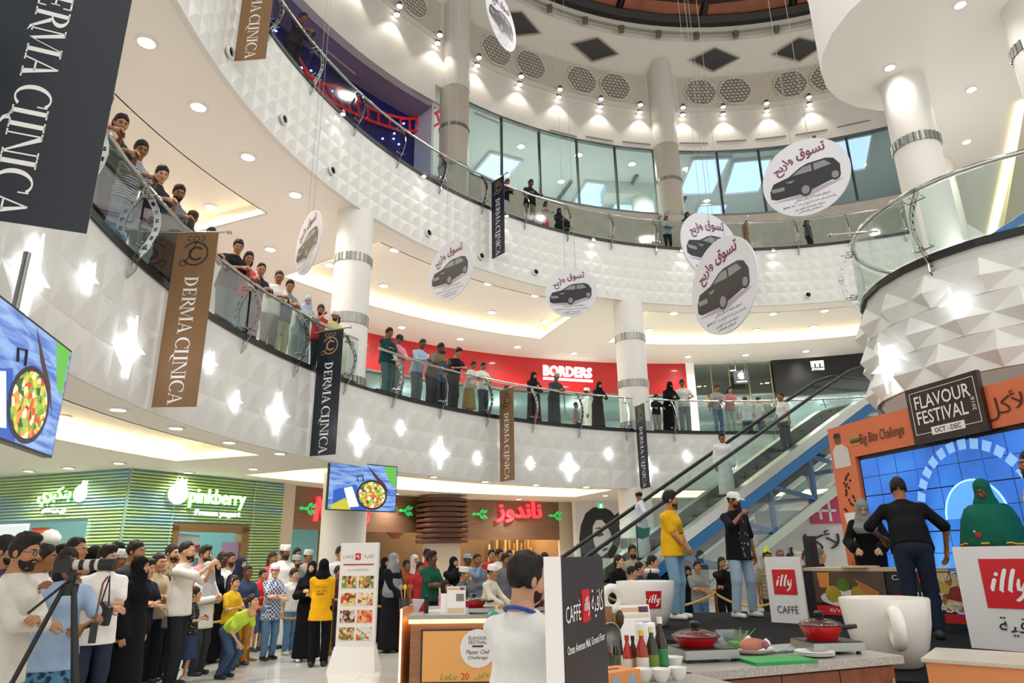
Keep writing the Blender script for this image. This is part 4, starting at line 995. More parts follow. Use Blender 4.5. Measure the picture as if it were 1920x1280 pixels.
POSES = dict(
    stand=dict(h=((-.25, .05, .82), (.25, .05, .82))),
    rail=dict(lean=.30, h=((-.05, .47, 1.13), (.09, .45, 1.13)), hk=('relax', 'grip')),
    rail_straight=dict(lean=.12, h=((-.22, .40, 1.09), (.22, .40, 1.09)), hk=('grip', 'grip')),
    rail_deep=dict(lean=.55, h=((-.12, .56, 1.13), (.10, .55, 1.14)), hk=('grip', 'relax')),
    crossed=dict(h=((.07, .23, 1.17), (-.05, .25, 1.12)), pole=((-1, .1, -.8), (1, .1, -.8))),
    clasp=dict(h=((-.035, .23, .96), (.035, .24, .95)), hk=('grip', 'grip')),
    chest=dict(h=((-.05, .25, 1.2), (.06, .26, 1.17)), hk=('relax', 'grip')),
    phone=dict(h=((-.02, .34, 1.38), (.07, .38, 1.47)), hk=('grip', 'grip')),
    point=dict(h=((-.22, .06, .85), (.1, .5, 1.45)), hk=('relax', 'flat')),
    chin=dict(h=((.1, .2, 1.14), (.02, .17, 1.50)), hk=('relax', 'grip')),
    hip=dict(h=((-.22, .04, 1.0), (.22, .04, 1.0)), pole=((-1, -.6, 0), (1, -.6, 0))),
    hipR=dict(h=((-.25, .05, .82), (.21, -.02, 1.0)), pole=((-1, -.6, 0), (1, -1.2, 0))),
    mic=dict(h=((-.26, .05, .82), (.10, .26, 1.42)), hk=('relax', 'grip')),
    work=dict(lean=.18, h=((-.17, .42, 1.02), (.17, .42, 1.02)), hk=('relax', 'relax')),
    bend=dict(lean=.75, h=((-.2, .55, .90), (.26, .5, .84)), hk=('relax', 'relax')),
    kneehold=dict(lean=.95, h=((-.16, .40, .62), (.16, .40, .62)), feet=((-.12, -.05), (.13, .0)), drop=.12),
    sit=dict(h=((-.12, .33, .66), (.12, .33, .66)), sit=.46),
    walk=dict(h=((-.24, .18, .9), (.24, -.1, .86)), feet=((-.09, .2), (.09, -.2))),
    child_hold=dict(lean=.1, h=((.1, .28, 1.15), (-.1, .3, 1.2))),
)
def ik(S, T, l1, l2, pole):
    d = T-S; L = np.linalg.norm(d); mx = (l1+l2)*.995
    if L > mx: T = S+d/L*mx; d = T-S; L = mx
    if L < .08: L = .08
    x = d/np.linalg.norm(d); a = (l1*l1-l2*l2+L*L)/(2*L); hgt = math.sqrt(max(l1*l1-a*a, 1e-6))
    p = pole-x*(pole @ x); n = np.linalg.norm(p); p = p/n if n > 1e-6 else V3(0, 0, 1)
    return S+x*a+p*hgt, T
PEOPLE = []
def person(label, pos, face, H=1.72, pose='stand', skin='b', hair='short', hcol='black', top='#888888', sleeve='short', bottom='#2a2d33', btype='trousers', shoes='#222222',
           female=False, fat=1.0, look=(0, 0), head=None, headcol='#dddddd', beard=None, q='mid', group=None, hem=.86, lean=None, glasses=False, over=None, bag=None, feet_d=0.0, hands=None, name='person', pmod=None):
    """pos: base point on the floor; face: world heading in degrees the body faces; look: head yaw/pitch in degrees"""
    pz = dict(POSES[pose]); pz.update(pmod or {})
    if head in ('kumma', 'cap', 'beanie', 'party') and hair in ('short', 'quiff', 'curly'): hair = 'buzz'
    s = H/1.75; kid = max(0.0, (1.55-H)/1.0); hs = (1+.55*kid)*(.97 if female else 1.0)
    hb, hc, hh, hf = {'near': (.02, .0145, .0062, .0058), 'mid': (.028, .021, .0095, .0085), 'far': (.036, .028, .0125, .0105)}[q]
    hb /= s; hc /= s
    ln = pz.get('lean', 0) if lean is None else lean
    up = lambda x, y, z: V3(x, y*math.cos(ln)+(z-pel[2])*math.sin(ln), pel[2]+(z-pel[2])*math.cos(ln)-y*math.sin(ln))
    drop = pz.get('drop', 0); sit = pz.get('sit')
    pel = V3(0, 0, (sit+.08) if sit else .94-drop); dz = pel[2]-.94
    up0 = up; up = lambda x, y, z: up0(x, y, z+dz)
    hipw = .10 if female else .092; shw = (.165 if female else .19)*(1-.12*kid)
    waist = up(0, 0, 1.10); chest = up(0, .01, 1.30); nb = up(0, -.01, 1.47)
    shd = [up(-shw, -.012, 1.385), up(shw, -.012, 1.385)]
    hips = [pel+V3(-hipw, 0, -.02), pel+V3(hipw, 0, -.02)]
    ht = hands or pz['h']; poles = pz.get('pole', ((-1, -.5, -.9), (1, -.5, -.9)))
    wr, el = [], []
    for i in range(2):
        t = V3(*ht[i]); 
        if sit or drop: t = t+V3(0, 0, 0 if not sit else dz+.42)
        e, w = ik(shd[i], t, .285*(1-.06*kid), .25*(1-.06*kid), V3(*poles[i])); el.append(e); wr.append(w)
    kn, an = [], []; fts = pz.get('feet', ((-.10-feet_d, -.02), (.10+feet_d, .02)))
    for i in range(2):
        f = V3(fts[i][0]*1.0, fts[i][1], .085)
        if sit: f = V3((-.12, .12)[i], .42, .085)
        k, a = ik(hips[i], f, .422, .417, V3((-.1, .1)[i], 1, .15)); kn.append(k); an.append(a)
    Hm = rotm(math.radians(look[1]) - ln*.35, 0, math.radians(look[0]))
    hc0 = nb+V3(0, .035+.10*math.sin(ln*.5), .150*(.9+.1*hs)+.03*(hs-1))
    X = V3(1, 0, 0)
    f_ = fat
    tr = dict(p=(.165 if not female else .172, .118), w=(.148 if not female else .132, .105), c=(.172 if not female else .15, .118 if not female else .122))
    def torso(P, o=0.0, hemz=None):
        d = ecap(P, pel+V3(0, 0, -.03), waist, (tr['p'][0]*f_+o, tr['p'][1]*f_**1.3+o), (tr['w'][0]*f_+o, tr['w'][1]*f_**1.6+o), X)
        d = smin(d, ecap(P, waist, chest, (tr['w'][0]*f_+o, tr['w'][1]*f_**1.6+o), (tr['c'][0]*f_+o, tr['c'][1]*f_+o), X), .05)
        for i in range(2): d = smin(d, rcone(P, nb+(chest-nb)*.22, shd[i]*.93+chest*.07, .062+o*.6, .05+o*.7), .045)
        return smin(d, rcone(P, chest, nb, .075+o, .058+o*.4), .05)
    def arm(P, i, o, frac=1.0, flare=0.0):
        d = rcone(P, shd[i], el[i], .049*f_**.5+o*.8, .040+o)
        if frac <= .6:
            e2 = shd[i]+(el[i]-shd[i])*(frac/.6); return rcone(P, shd[i], e2, .050*f_**.5+o*.5, .046+o*.6+flare)
        w2 = el[i]+(wr[i]-el[i])*((frac-.6)/.4); return smin(d, rcone(P, el[i], w2, .043+o, .03+.012*(1-frac)+o+flare), .02)
    def leg(P, i, o, cut=0.0, wide=0.0):
        d = rcone(P, hips[i], kn[i], .088*f_+o, .06+o+wide*.5)
        a = kn[i]+(an[i]-kn[i])*(1-cut); return smin(d, rcone(P, kn[i], a, .056+o+wide*.5, .042+o+wide), .03)
    pts = np.array([pel, waist, nb, hc0, *shd, *el, *wr, *kn, *an, *hips]); lo = pts.min(0)-.22; hi = pts.max(0)+.22; lo[2] = max(lo[2], -.02); 
    skm = skinm(skin); rz = math.radians(face)-PI/2
    root = thing(name, label, 'person', pos, rz, group); root.scale = (s, s, s)
    def emit(nm, V, Q, ms): 
        o = bpy.data.objects.new(nm, np_mesh(nm, V, Q, ms)); link(o, root); return o
    # body
    def body(P):
        d = smin(torso(P, -.012), rcone(P, nb+V3(0, -.01, -.03), hc0+Hm @ V3(0, -.02, -.08)*hs, .06, .052*hs), .03)
        for i in range(2): d = smin(d, arm(P, i, -.006), .025); d = smin(d, leg(P, i, -.008 if btype in ('shorts', 'skirt') else -.02), .035)
        return d
    bl = lo.copy(); bl[2] = an[0][2]-.06
    V, Q = sdf_mesh(body, bl, hi, hb)
    hv, hq = head_tmpl(hh); VV = [V, (hv*hs) @ Hm.T+hc0]; QQ = [Q, hq+len(V)]; n = len(V)+len(hv)
    hk = pz.get('hk', ('relax', 'relax'))
    for i in range(2):
        tv, tq = hand_tmpl(hk[i], hf); tv = tv.copy()
        if i == 0: tv[:, 0] *= -1; tq = tq[:, ::-1]
        y = wr[i]-el[i]; y /= np.linalg.norm(y); med = V3(1 if i == 0 else -1, 0, 0)
        z = -(med*.8+V3(0, -.1, -.45)); z = z-y*(z @ y); z /= np.linalg.norm(z); x = np.cross(y, z)
        R = np.stack([x, y, z], 1); VV.append((tv*(1+.1*kid)) @ R.T+wr[i]); QQ.append(tq+n); n += len(tv)
    # face details
    fb = MB(); 
    def hp(x, y, z): return Vector(hc0+Hm @ (V3(x, y, z)*hs))
    for sx in (-1, 1):
        fb.cur = 0
        if q != 'far':
            c = hp(sx*.031, .0815, .010); fb.lathe([(0, -.006*hs), (.0115*hs, -.003*hs), (.0115*hs, .003*hs), (0, .006*hs)], 8, c)
        fb.cur = 1; c = hp(sx*.031, .0905, .010); e = .0066 if q != 'far' else .009
        fb.lathe([(0, -e*hs), (e*hs, 0), (0, e*hs)], 8, c)
        fb.cur = 2; fb.tube([hp(sx*.013, .098, .028), hp(sx*.03, .095, .034), hp(sx*.05, .082, .029)], [.004*hs, .0045*hs, .003*hs], 5)
    fb.cur = 3; fb.tube([hp(-.022, .091, -.054), hp(0, .1, -.055), hp(.022, .091, -.054)], [.003*hs, .006*hs, .003*hs], 5)
    fq = [(f, m_) for f, m_ in zip(fb.f, fb.mi) if len(f) == 4]; n0 = sum(len(v) for v in VV); nq = sum(len(x) for x in QQ)
    VV.append(np.array(fb.v)); QQ.append(np.array([f for f, _ in fq])+n0); mi = np.concatenate([np.zeros(nq, int), np.array([m_+1 for _, m_ in fq])])
    ob = bpy.data.objects.new('body', np_mesh('body', np.concatenate(VV), np.concatenate(QQ), [skm, M_EYEW, M_EYED, mat(HAIR_['black'], .7), mat('#8e4f45' if skin in 'abl' else '#5e332a', .5)], mi)); link(ob, root)
    if glasses:
        g = MB()
        for sx in (-1, 1):
            g.tube([hp(sx*.033+.024*math.cos(k*PI/4), .106, .008+.018*math.sin(k*PI/4)) for k in range(9)], .0022*hs, 4, False); g.tube([hp(sx*.057, .104, .012), hp(sx*.08, .0, .014)], .002*hs, 4)
        g.tube([hp(-.009, .108, .01), hp(.009, .108, .01)], .002*hs, 4); g.build('glasses', M_BLACK, root)
    # hair
    hcm = mat(HAIR_.get(hcol, hcol), .6, spec=.3, noise=.3, nscale=30, bump=.6, name='hair_'+hcol.lstrip('#'))
    ph_ = (sum(map(ord, label)) % 97)*.37
    def headP(P): return ((P-hc0) @ Hm)/hs
    def hair_fn(P):
        p = headP(P); up_ = .026 if hair in ('quiff', 'curly') else .016
        d = ellip(p, V3(0, -.014, .046), V3(.083, .104, .094+up_*.8))
        if hair == 'quiff': d = smin(d, ellip(p, V3(0, .045, .115), V3(.06, .05, .032)), .03)
        if hair == 'curly': d = d-.012+.006*np.sin(p[:, 0]*110)*np.sin(p[:, 1]*110)*np.sin(p[:, 2]*110)
        pl = .75*p[:, 1]-p[:, 2]+(-.004 if hair != 'receding' else .035)+.008*np.sin(p[:, 0]*55+ph_)+.006*np.sin(p[:, 0]*130+2*ph_)+.10*p[:, 0]*math.sin(ph_*3)+.010*np.cos(p[:, 0]*38)-.9*np.maximum(0, np.abs(p[:, 0])-.052)
        if hair == 'buzz': d = d+.0025
        d = d+(.008 if hair != 'buzz' else .004)*np.exp(np.minimum(pl, 0)/.014)+(.0025*np.sin(p[:, 0]*190+p[:, 2]*60)*np.sin(p[:, 1]*150+p[:, 0]*40) if q != 'far' else 0)+.005*np.sin(p[:, 0]*62+ph_)*np.sin(p[:, 1]*55+1.7*ph_)*np.sin(p[:, 2]*48+ph_)
        d = np.maximum(d, pl/1.25)
        if hair in ('short', 'quiff', 'curly', 'buzz'):
            A_p = np.abs(p*V3(1, 0, 0))+p*V3(0, 1, 1); d = smin(d, ellip(A_p, V3(.071, -.022, .012), V3(.015 if hair != 'buzz' else .011, .05, .05)), .012)
        if hair in ('long', 'pony', 'bob'):
            d = np.minimum(d, np.maximum(ellip(p, V3(0, -.02, .03), V3(.088, .1, .1)), (p[:, 1]-.03-.9*(p[:, 2] > .05)*p[:, 2])))
            if hair == 'long': d = smin(d, ecap(p, V3(0, -.06, 0), V3(0, -.07, -.24), (.085, .05), (.09, .04), V3(1, 0, 0)), .03)
            if hair == 'bob': d = smin(d, np.maximum(ecap(p, V3(0, -.03, 0), V3(0, -.03, -.10), (.095, .08), (.095, .075), V3(1, 0, 0)), p[:, 1]-.035), .02)
            if hair == 'pony': d = smin(d, ecap(p, V3(0, -.11, .05), V3(0, -.16, -.08), (.035, .03), (.025, .02), V3(1, 0, 0)), .02)
        return d*hs
    if hair and head not in ('hijab', 'niqab'):
        V, Q = sdf_mesh(hair_fn, hc0-V3(.14, .2, .36 if hair == 'long' else .2)*hs, hc0+V3(.14, .2, .19)*hs, (hh*1.15)*hs); emit('hair', V, Q, [hcm])
    if beard:
        def bf(P):
            p = headP(P); d = np.minimum(ellip(p, V3(0, .026, -.036), V3(.066, .078, .092 if beard == 'full' else .087)), ellip(p, V3(0, .068, -.103), V3(.033, .03, .026)))
            e1 = p[:, 2]+.034-.35*np.maximum(0, .05-p[:, 1]); e2 = -.012-p[:, 1]; d = d+.008*np.exp(np.minimum(e1, 0)/.012)+.008*np.exp(np.minimum(e2, 0)/.02); d = np.maximum(np.maximum(d, e1), e2)
            return np.maximum(d, -ellip(p, V3(0, .1, -.056), V3(.024, .022, .008)))*hs
        V, Q = sdf_mesh(bf, hc0-V3(.1, .06, .16)*hs, hc0+V3(.1, .13, .02)*hs, hh*hs); emit('beard', V, Q, [mat('#261c17' if hcol != 'grey' else '#55514d', .9, noise=.3, nscale=40)])
    if head in ('kumma', 'cap', 'hat', 'band', 'party', 'beanie'):
        b = MB(); hm = headcol if isinstance(headcol, bpy.types.Material) else cloth(headcol)
        R_ = Hm @ rotm(.06 if head == 'cap' else -.1)
        def hl(b_): b_.v = [tuple(hc0+R_ @ (V3(*v)*hs)) for v in b_.v]; return b_
        if head == 'kumma':
            b.lathe([(.088, .045), (.092, .06), (.088, .14), (.08, .15), (0, .152)], 20, (0, -.012, 0)); b.v = [(x, (y+.012)*1.17-.012, z) for x, y, z in b.v]; hl(b).build('kumma_cap', hm, root, 50)
        elif head == 'cap':
            b.lathe([(.087, .04), (.09, .07), (.078, .115), (.045, .138), (0, .145)], 20, (0, -.012, 0)); b.v = [(x, (y+.012)*1.18-.012, z) for x, y, z in b.v]; hl(b).build('cap', hm, root, 60)
            c = MB(); c.add([(.075*math.cos(k*PI/10), .06+.11*math.sin(k*PI/10), .05-.02*math.sin(k*PI/10)) for k in range(11)]+[(.075*math.cos(k*PI/10), .06+.11*math.sin(k*PI/10), .044-.02*math.sin(k*PI/10)) for k in range(11)], [tuple(range(11)), tuple(range(21, 10, -1))]+[(k, k+11, k+12, k+1) for k in range(10)]); hl(c).build('visor', over if isinstance(over, bpy.types.Material) else hm, root)
        elif head == 'band':
            b.tube([(.083*math.cos(k*PI/10), .0, .04+.09*math.sin(k*PI/10)) for k in range(11)], .009, 6); hl(b).build('hair_band', hm, root)
        elif head == 'party':
            b.lathe([(.07, .1), (0, .24)], 16, (0, -.01, 0)); hl(b).build('party_hat', hm, root, 50)
        else:
            b.lathe([(.09, .02), (.095, .05), (.08, .12), (0, .145)], 20, (0, -.012, 0)); b.v = [(x, (y+.012)*1.17-.012, z) for x, y, z in b.v]; hl(b).build('beanie', hm, root, 60)
    # clothes
    topm, botm = cloth(top), cloth(bottom)
    robe = btype in ('robe', 'abaya')
    def top_fn(P):
        o = .014; d = torso(P, o)
        if hem < .93 and not robe and not drop and not sit: d = smin(d, ecap(P, V3(0, 0, hem), waist, (tr['p'][0]*f_+o+.026, tr['p'][1]*f_**1.3+o+.03), (tr['w'][0]*f_+o+.012, tr['w'][1]*f_**1.6+o+.016), X), .03)
        fr = {'short': .42, 'half': .56, 'long': .96, 'none': 0}[sleeve]
        if fr:
            for i in range(2): d = smin(d, arm(P, i, o, fr, .006 if fr < .6 else (.02 if robe else .004)), .03)
        cutz = (hem if not sit and not drop else pel[2]-.05)
        ax = (waist-pel)/np.linalg.norm(waist-pel)
        d = np.maximum(d, ((pel[2]+.0)*0+np.where(True, cutz, 0)-P[:, 2]) if ln < .4 else ((pel-.06*ax-P) @ ax))
        nk = nb+(nb-chest)/np.linalg.norm(nb-chest)*.0
        return np.maximum(d, ((P-nk) @ ((nb-chest)/np.linalg.norm(nb-chest)))-.012)
    if not robe:
        tl = lo.copy(); tl[2] = min(hem, pel[2]-.1)-.04
        V, Q = sdf_mesh(top_fn, tl, np.array([hi[0], hi[1], nb[2]+.12]), hc); emit('shirt' if not female else 'blouse', V, Q, [topm])
    if btype in ('trousers', 'jeans', 'shorts', 'leggings'):
        cut = {'trousers': .04, 'jeans': .05, 'shorts': .86, 'leggings': .06}[btype]; wd = {'trousers': .018, 'jeans': .012, 'shorts': .02, 'leggings': .0}[btype]
        def bot(P):
            o = .010; d = ecap(P, pel+V3(0, 0, -.03), waist, (tr['p'][0]*f_+o, tr['p'][1]*f_**1.3+o), (tr['w'][0]*f_+o, tr['w'][1]*f_**1.6+o), X)
            for i in range(2): d = smin(d, leg(P, i, o, cut, wd), .03)
            ax = (waist-pel)/np.linalg.norm(waist-pel); return np.maximum(d, (P-pel) @ ax-.07)
        V, Q = sdf_mesh(bot, np.array([lo[0], lo[1], .0]), np.array([hi[0], hi[1], pel[2]+.16]), hc); emit(btype, V, Q, [botm])
    elif btype == 'skirt':
        def bot(P):
            d = ecap(P, V3(0, 0, .28 if H > 1.4 else .45), pel+V3(0, 0, .08), (.24, .20), (tr['w'][0]*f_+.03, .13*f_), X); return np.maximum(np.maximum(d, P[:, 2]-pel[2]-.1), (.22 if H > 1.4 else .42)-P[:, 2])
        V, Q = sdf_mesh(bot, (-.36, -.34, .1), (.36, .34, 1.15), hc); emit('skirt', V, Q, [botm])
    else:
        wd = .05 if btype == 'abaya' else .02
        def rob(P):
            o = .022 if btype == 'abaya' else .016; d = torso(P, o)
            for i in range(2): d = smin(d, arm(P, i, o+.004, .97, .03 if btype == 'abaya' else .012), .035)
            if sit:
                for i in range(2): d = smin(d, leg(P, i, .03, .05, .03), .08)
            else:
                low = (an[0]+an[1])/2; low = V3(low[0], low[1], .10)
                d = smin(d, ecap(P, low, pel+V3(0, 0, .02), (.205+wd, .165+wd), (tr['p'][0]*f_+.035, tr['p'][1]*f_+.04), X), .06)
                d = np.maximum(d, .055-P[:, 2])
            return np.maximum(d, ((P-nb) @ ((nb-chest)/np.linalg.norm(nb-chest)))-.02)
        V, Q = sdf_mesh(rob, np.array([lo[0]-.1, lo[1]-.1, 0]), np.array([hi[0]+.05, hi[1]+.1, nb[2]+.14]), hc); emit('robe' if btype == 'robe' else 'abaya', V, Q, [botm])
    if head in ('hijab', 'niqab'):
        hm = headcol if isinstance(headcol, bpy.types.Material) else cloth(headcol)
        dr = over if isinstance(over, (int, float)) else .18
        def hj(P):
            p = headP(P); d = ellip(p, V3(0, -.016, .03), V3(.092, .114, .112))*hs
            d = smin(d, ellip(p, V3(0, .01, -.06), V3(.085, .09, .085))*hs, .04)
            d = smin(d, rcone(P, hc0+Hm @ V3(0, -.01, -.08)*hs, nb+V3(0, .015, .0), .085*hs, .10), .05)
            d = smin(d, ecap(P, nb+V3(0, .01, -.02), nb+(chest-nb)*min(1.0, dr/.17)*1.0+V3(0, .02, -max(0, dr-.17)), (.13, .10), (.165+dr*.2, .135+dr*.12), X), .06)
            if head == 'hijab': d = np.maximum(d, -ellip(p, V3(0, .125, -.012), V3(.053, .068, .078))*hs)
            else: d = np.maximum(d, -ellip(p, V3(0, .12, .012), V3(.05, .05, .014))*hs)
            return np.maximum(d, (nb[2]-.10-dr)-P[:, 2])
        V, Q = sdf_mesh(hj, np.array([-.42, -.35, nb[2]-.14-dr])+np.array([hc0[0]*.5, min(0, hc0[1]), 0]), hc0+V3(.42, .38, .19*hs), hc*.75); emit('headscarf', V, Q, [hm])
    # shoes
    def sh(P):
        d = None
        for i in range(2):
            f = V3(0.04*(-1, 1)[i], 1, 0); f /= np.linalg.norm(f); a = an[i]*V3(1, 1, 0)+V3(0, -.045, .042); b_ = a+f*.19+V3(0, 0, -.008)
            e = smin(ecap(P, a, b_, (.042, .045), (.047, .034), X), rcone(P, an[i]+V3(0, -.02, 0), a, .04, .045), .02); d = e if d is None else np.minimum(d, e)
        return np.maximum(d, .004-P[:, 2])
    a0 = np.minimum(an[0], an[1]); a1 = np.maximum(an[0], an[1])
    V, Q = sdf_mesh(sh, np.array([a0[0]-.09, a0[1]-.13, -.01]), np.array([a1[0]+.09, a1[1]+.24, .17]), hc*.8); emit('shoes', V, Q, [mat(shoes, .5)])
    if callable(bag): bag(root, dict(nb=nb, wr=wr, el=el, pel=pel, chest=chest, hc=hc0, shd=shd, waist=waist))
    PEOPLE.append(root)
    return root, dict(wr=wr, el=el, nb=nb, hc=hc0, Hm=Hm, chest=chest, pel=pel, waist=waist, s=s)
# ------------------------------------------------------------------ the people in the photograph
STAGE_Z = .77
def heading(p, q): return math.degrees(math.atan2(q[1]-p[1], q[0]-p[0]))
FOCUS = (3.4, 8.6)
M_PLAID = ramp_mat('blue_plaid', 'Object', [(0, '#e2e6ea'), (.45, '#8aa0c4'), (.75, '#3c5788')], 'checker', 26, rough=.85)
M_STRIPE = ramp_mat('striped_knit', 'Object', [(0, '#2c3344'), (.5, '#c7ccd4')], 'wave', 9, rough=.85, rot=(0, PI/2, 0), const=True)
M_CAMO = ramp_mat('camouflage_cloth', 'Object', [(0, '#5d5138'), (.45, '#8f7d5a'), (.6, '#b5a47c')], 'noise', 14, rough=.85, const=True)
M_CHECK = ramp_mat('checked_shirt', 'Object', [(0, '#6f6a54'), (.5, '#9a9275')], 'checker', 30, rough=.85)
M_BATIK = ramp_mat('blue_patterned_skirt', 'Object', [(0, '#10253f'), (.42, '#173a5c'), (.55, '#4c86a0')], 'voronoi', 22, rough=.8)
M_PRINT = ramp_mat('black_white_print', 'Object', [(0, '#d9d9d6'), (.18, '#d9d9d6'), (.22, '#16171a')], 'voronoi', 20, rough=.8)
M_KUM = ramp_mat('embroidered_kumma', 'Object', [(0, '#8b8f8c'), (.4, '#d8d8d2'), (1, '#efeee8')], 'voronoi', 30, rough=.8)
M_GSTRIPE = ramp_mat('embroidered_green_cape', 'Generated', [(0, '#155244'), (.06, '#155244'), (.07, '#d8d2b8'), (.12, '#7c3a2a'), (.15, '#d9c24a'), (.17, '#155244')], 'gradient', 1, rough=.8, rot=(0, PI/2, 0), const=True)
PLACED = []
def clear_of(p, r): return all(math.hypot(p.x-x, p.y-y) > r+q for x, y, q in PLACED)
def ground(u, v, d, label, **k):
    r = .215 if v < 1075 else .17
    for dd in [0]+[s*.12*i for i in range(1, 12) for s in (1, -1)]:
        p = atd(u, v, d+dd)
        if clear_of(p, r) and not (d < 15.1 and d+dd > 15.1): break
    PLACED.append((p.x, p.y, r))
    H = min(max(p.z, .95), 1.92); pos = Vector((p.x, p.y, 0))
    ln = POSES[k.get('pose', 'stand')].get('lean', 0)
    if 'H' in k: H = k.pop('H')
    elif ln: H = min(1.9, H/(.54+.46*math.cos(ln)))
    k.setdefault('face', heading(pos, FOCUS)); k.setdefault('group', 'crowd on the ground floor')
    return person(label, pos, H=H, **k)
RAILED = []
def rail(u, v, label, back=.42, lvl=1, turn=0, **k):
    R, Z = (R1, L1) if lvl == 1 else (R2, L2)
    p = atcyl(u, v, R+back-.1); a = ang(p); ln = POSES[k.get('pose', 'rail')].get('lean', 0)
    H = min(max((p.z-Z)/(.54+.46*math.cos(ln)), 1.52), 1.86)
    if 'H' in k: H = k.pop('H')
    for extra in (0, .12, .24, .36, .48, .6):
        pos = pol(R+back+extra, a, Z)
        if all(math.hypot(pos.x-x, pos.y-y) > .36 for x, y, z in RAILED if abs(z-Z) < 1): break
    RAILED.append((pos.x, pos.y, Z))
    if extra > .3 and k.get('pose', 'rail').startswith('rail'): k['pose'] = 'crossed'
    k.setdefault('pose', 'rail'); k.setdefault('q', 'far'); k.setdefault('look', (0, -22))
    k.setdefault('group', 'onlookers along the lower balcony' if lvl == 1 else 'people on the upper balcony')
    return person(label, pos, face=math.degrees(a)+180+turn, H=H, **k)
W_ = dict(female=True); AB = dict(female=True, btype='abaya', bottom='#15151a', head='hijab', headcol='#141418')
# --- foreground
ground(46, 1003, 6.7, 'bearded man in cream shirt and glasses with folded arms at far left', pose='crossed', q='near', top='#d6d2c6', sleeve='long', bottom='#5b6472', skin='b', hair='quiff', beard='full', glasses=True, face=5, look=(-8, -4), hem=.74)
ground(10, 1006, 8.0, 'smiling man in dark purple shirt behind the bearded man in cream', top='#54405a', sleeve='long', skin='b', beard='short')
ground(132, 1028, 7.3, 'camera operator in open light blue shirt and blue patterned skirt behind the tripod', female=True, q='near', top='#9fb8d6', bottom=M_BATIK, btype='skirt', skin='c', hair='bob', face=-62, look=(25, 0), hands=((-.2, .30, 1.12), (.16, .42, 1.42)), hem=.78, shoes='#3a2d25')
ground(84, 1021, 8.7, 'man in white T-shirt holding up a pink phone near the tripod', pose='phone', top='#e9e8e4', skin='c')
ground(66, 1052, 7.9, 'person with dark hair half hidden behind the bearded man', top='#cfc8bc', skin='c', H=1.5)
ground(143, 1009, 9.6, 'bald man behind the camera operator', top='#8b7d70', skin='b', hair='receding')
ground(119, 1021, 9.2, 'person in a black cap behind the long camera lens', top='#3a3d44', head='cap', headcol='#1a1b1e', skin='c')
ground(178, 1023, 10.2, 'woman in black headscarf behind the man in white T-shirt', **AB, skin='b')
ground(204, 1024, 9.2, 'bearded man in plain white T-shirt with crossed arms and shoulder bag', pose='crossed', q='near', top='#f1f0ec', bottom='#2c3546', skin='a', hair='quiff', beard='full', face=-48, look=(38, 0), hem=.76)
ground(223, 1032, 10.4, 'boy in embroidered pale cap and white robe behind the rope', btype='robe', bottom='#e6e4de', head='kumma', headcol=M_KUM, skin='c', pose='chest')
ground(219, 1017, 11.0, 'person in a black cap standing behind the boy in pale cap', top='#2b2d33', head='cap', headcol='#17181b')
ground(254, 1014, 10.8, 'man in charcoal T-shirt with moustache behind the black-clad woman', top='#45474d', skin='b', beard='short')
ground(263, 1042, 10.2, 'woman in black headscarf beside the boy in navy', **AB, skin='a')
ground(277, 1050, 10.4, 'boy in navy T-shirt and black trousers with folded arms', pose='crossed', top='#1b2234', bottom='#13151a', skin='a', hair='quiff', face=-15)
ground(297, 1038, 11.0, 'teenager in beige vest with folded arms at the brass post', pose='crossed', top='#b5a88a', sleeve='half', bottom='#1f232b', skin='b', face=-18)
ground(316, 1080, 11.5, 'small child peeking between the teenager in beige and the filming man', top='#8f8a84', skin='b')
ground(323, 1021, 12.6, 'man in brown camouflage shirt by the slatted wall', top=M_CAMO, skin='b', beard='short')
ground(350, 1016, 11.6, 'tall man in white shirt filming with a raised phone', pose='phone', top='#e4e0d6', sleeve='half', bottom='#22262b', skin='a', beard='short', hair='receding', hem=.84, face=5)
ground(385, 1024, 12.9, 'bearded man in pink shirt behind the raised phone', top='#d98a98', skin='b', beard='full', hair='quiff')
ground(391, 1052, 12.1, 'woman in light grey headscarf and white coat beside the filming man', female=True, head='hijab', headcol='#a2a4a8', over=.3, top='#e5e1d9', sleeve='long', bottom='#3a3c42', skin='a', pose='chest', hem=.7)
ground(365, 1103, 11.4, 'little girl with ponytail in patterned top and denim skirt at the rope', female=True, pose='chest', hair='pony', hcol='brown', top=M_PRINT, btype='skirt', bottom='#33405c', skin='a', shoes='#c9c4bc', face=15)
ground(436, 1104, 11.6, 'boy in neon green T-shirt bending forward under the rope', pose='kneehold', H=1.38, top='#b8d545', btype='jeans', bottom='#3b4f6c', skin='a', face=-20, look=(0, 35))
ground(439, 1081, 12.3, 'girl in yellow top with a pink hair band behind the bending boy', female=True, hair='long', hcol='brown', top='#dcb02a', head='band', headcol='#d98a9a', bottom='#2c3648', skin='a', pose='chest')
ground(404, 1046, 13.2, 'woman in black headscarf behind the grey-scarfed woman', **AB, skin='a')
ground(417, 1036, 13.9, 'dark-skinned man with glasses in white T-shirt in the second row', top='#e3e2de', skin='e', glasses=True)
ground(432, 1036, 14.8, 'man with moustache at the back beside the purple poster', top='#8a7a68', skin='c', beard='short')
ground(452, 1044, 13.7, 'woman in long navy headscarf near the purple poster', female=True, btype='abaya', bottom='#1c2233', head='hijab', headcol='#1d2436', over=.35, skin='a')
ground(464, 1060, 12.8, 'boy in dark blue T-shirt and mustard trousers at the brass post', pose='chest', top='#35455f', bottom='#ab7630', skin='d', hair='buzz', shoes='#3d3a38', face=-35)
ground(493, 1068, 14.6, 'small boy in red T-shirt and denim shorts', pose='chest', top='#c4252b', btype='shorts', bottom='#46577a', skin='b')
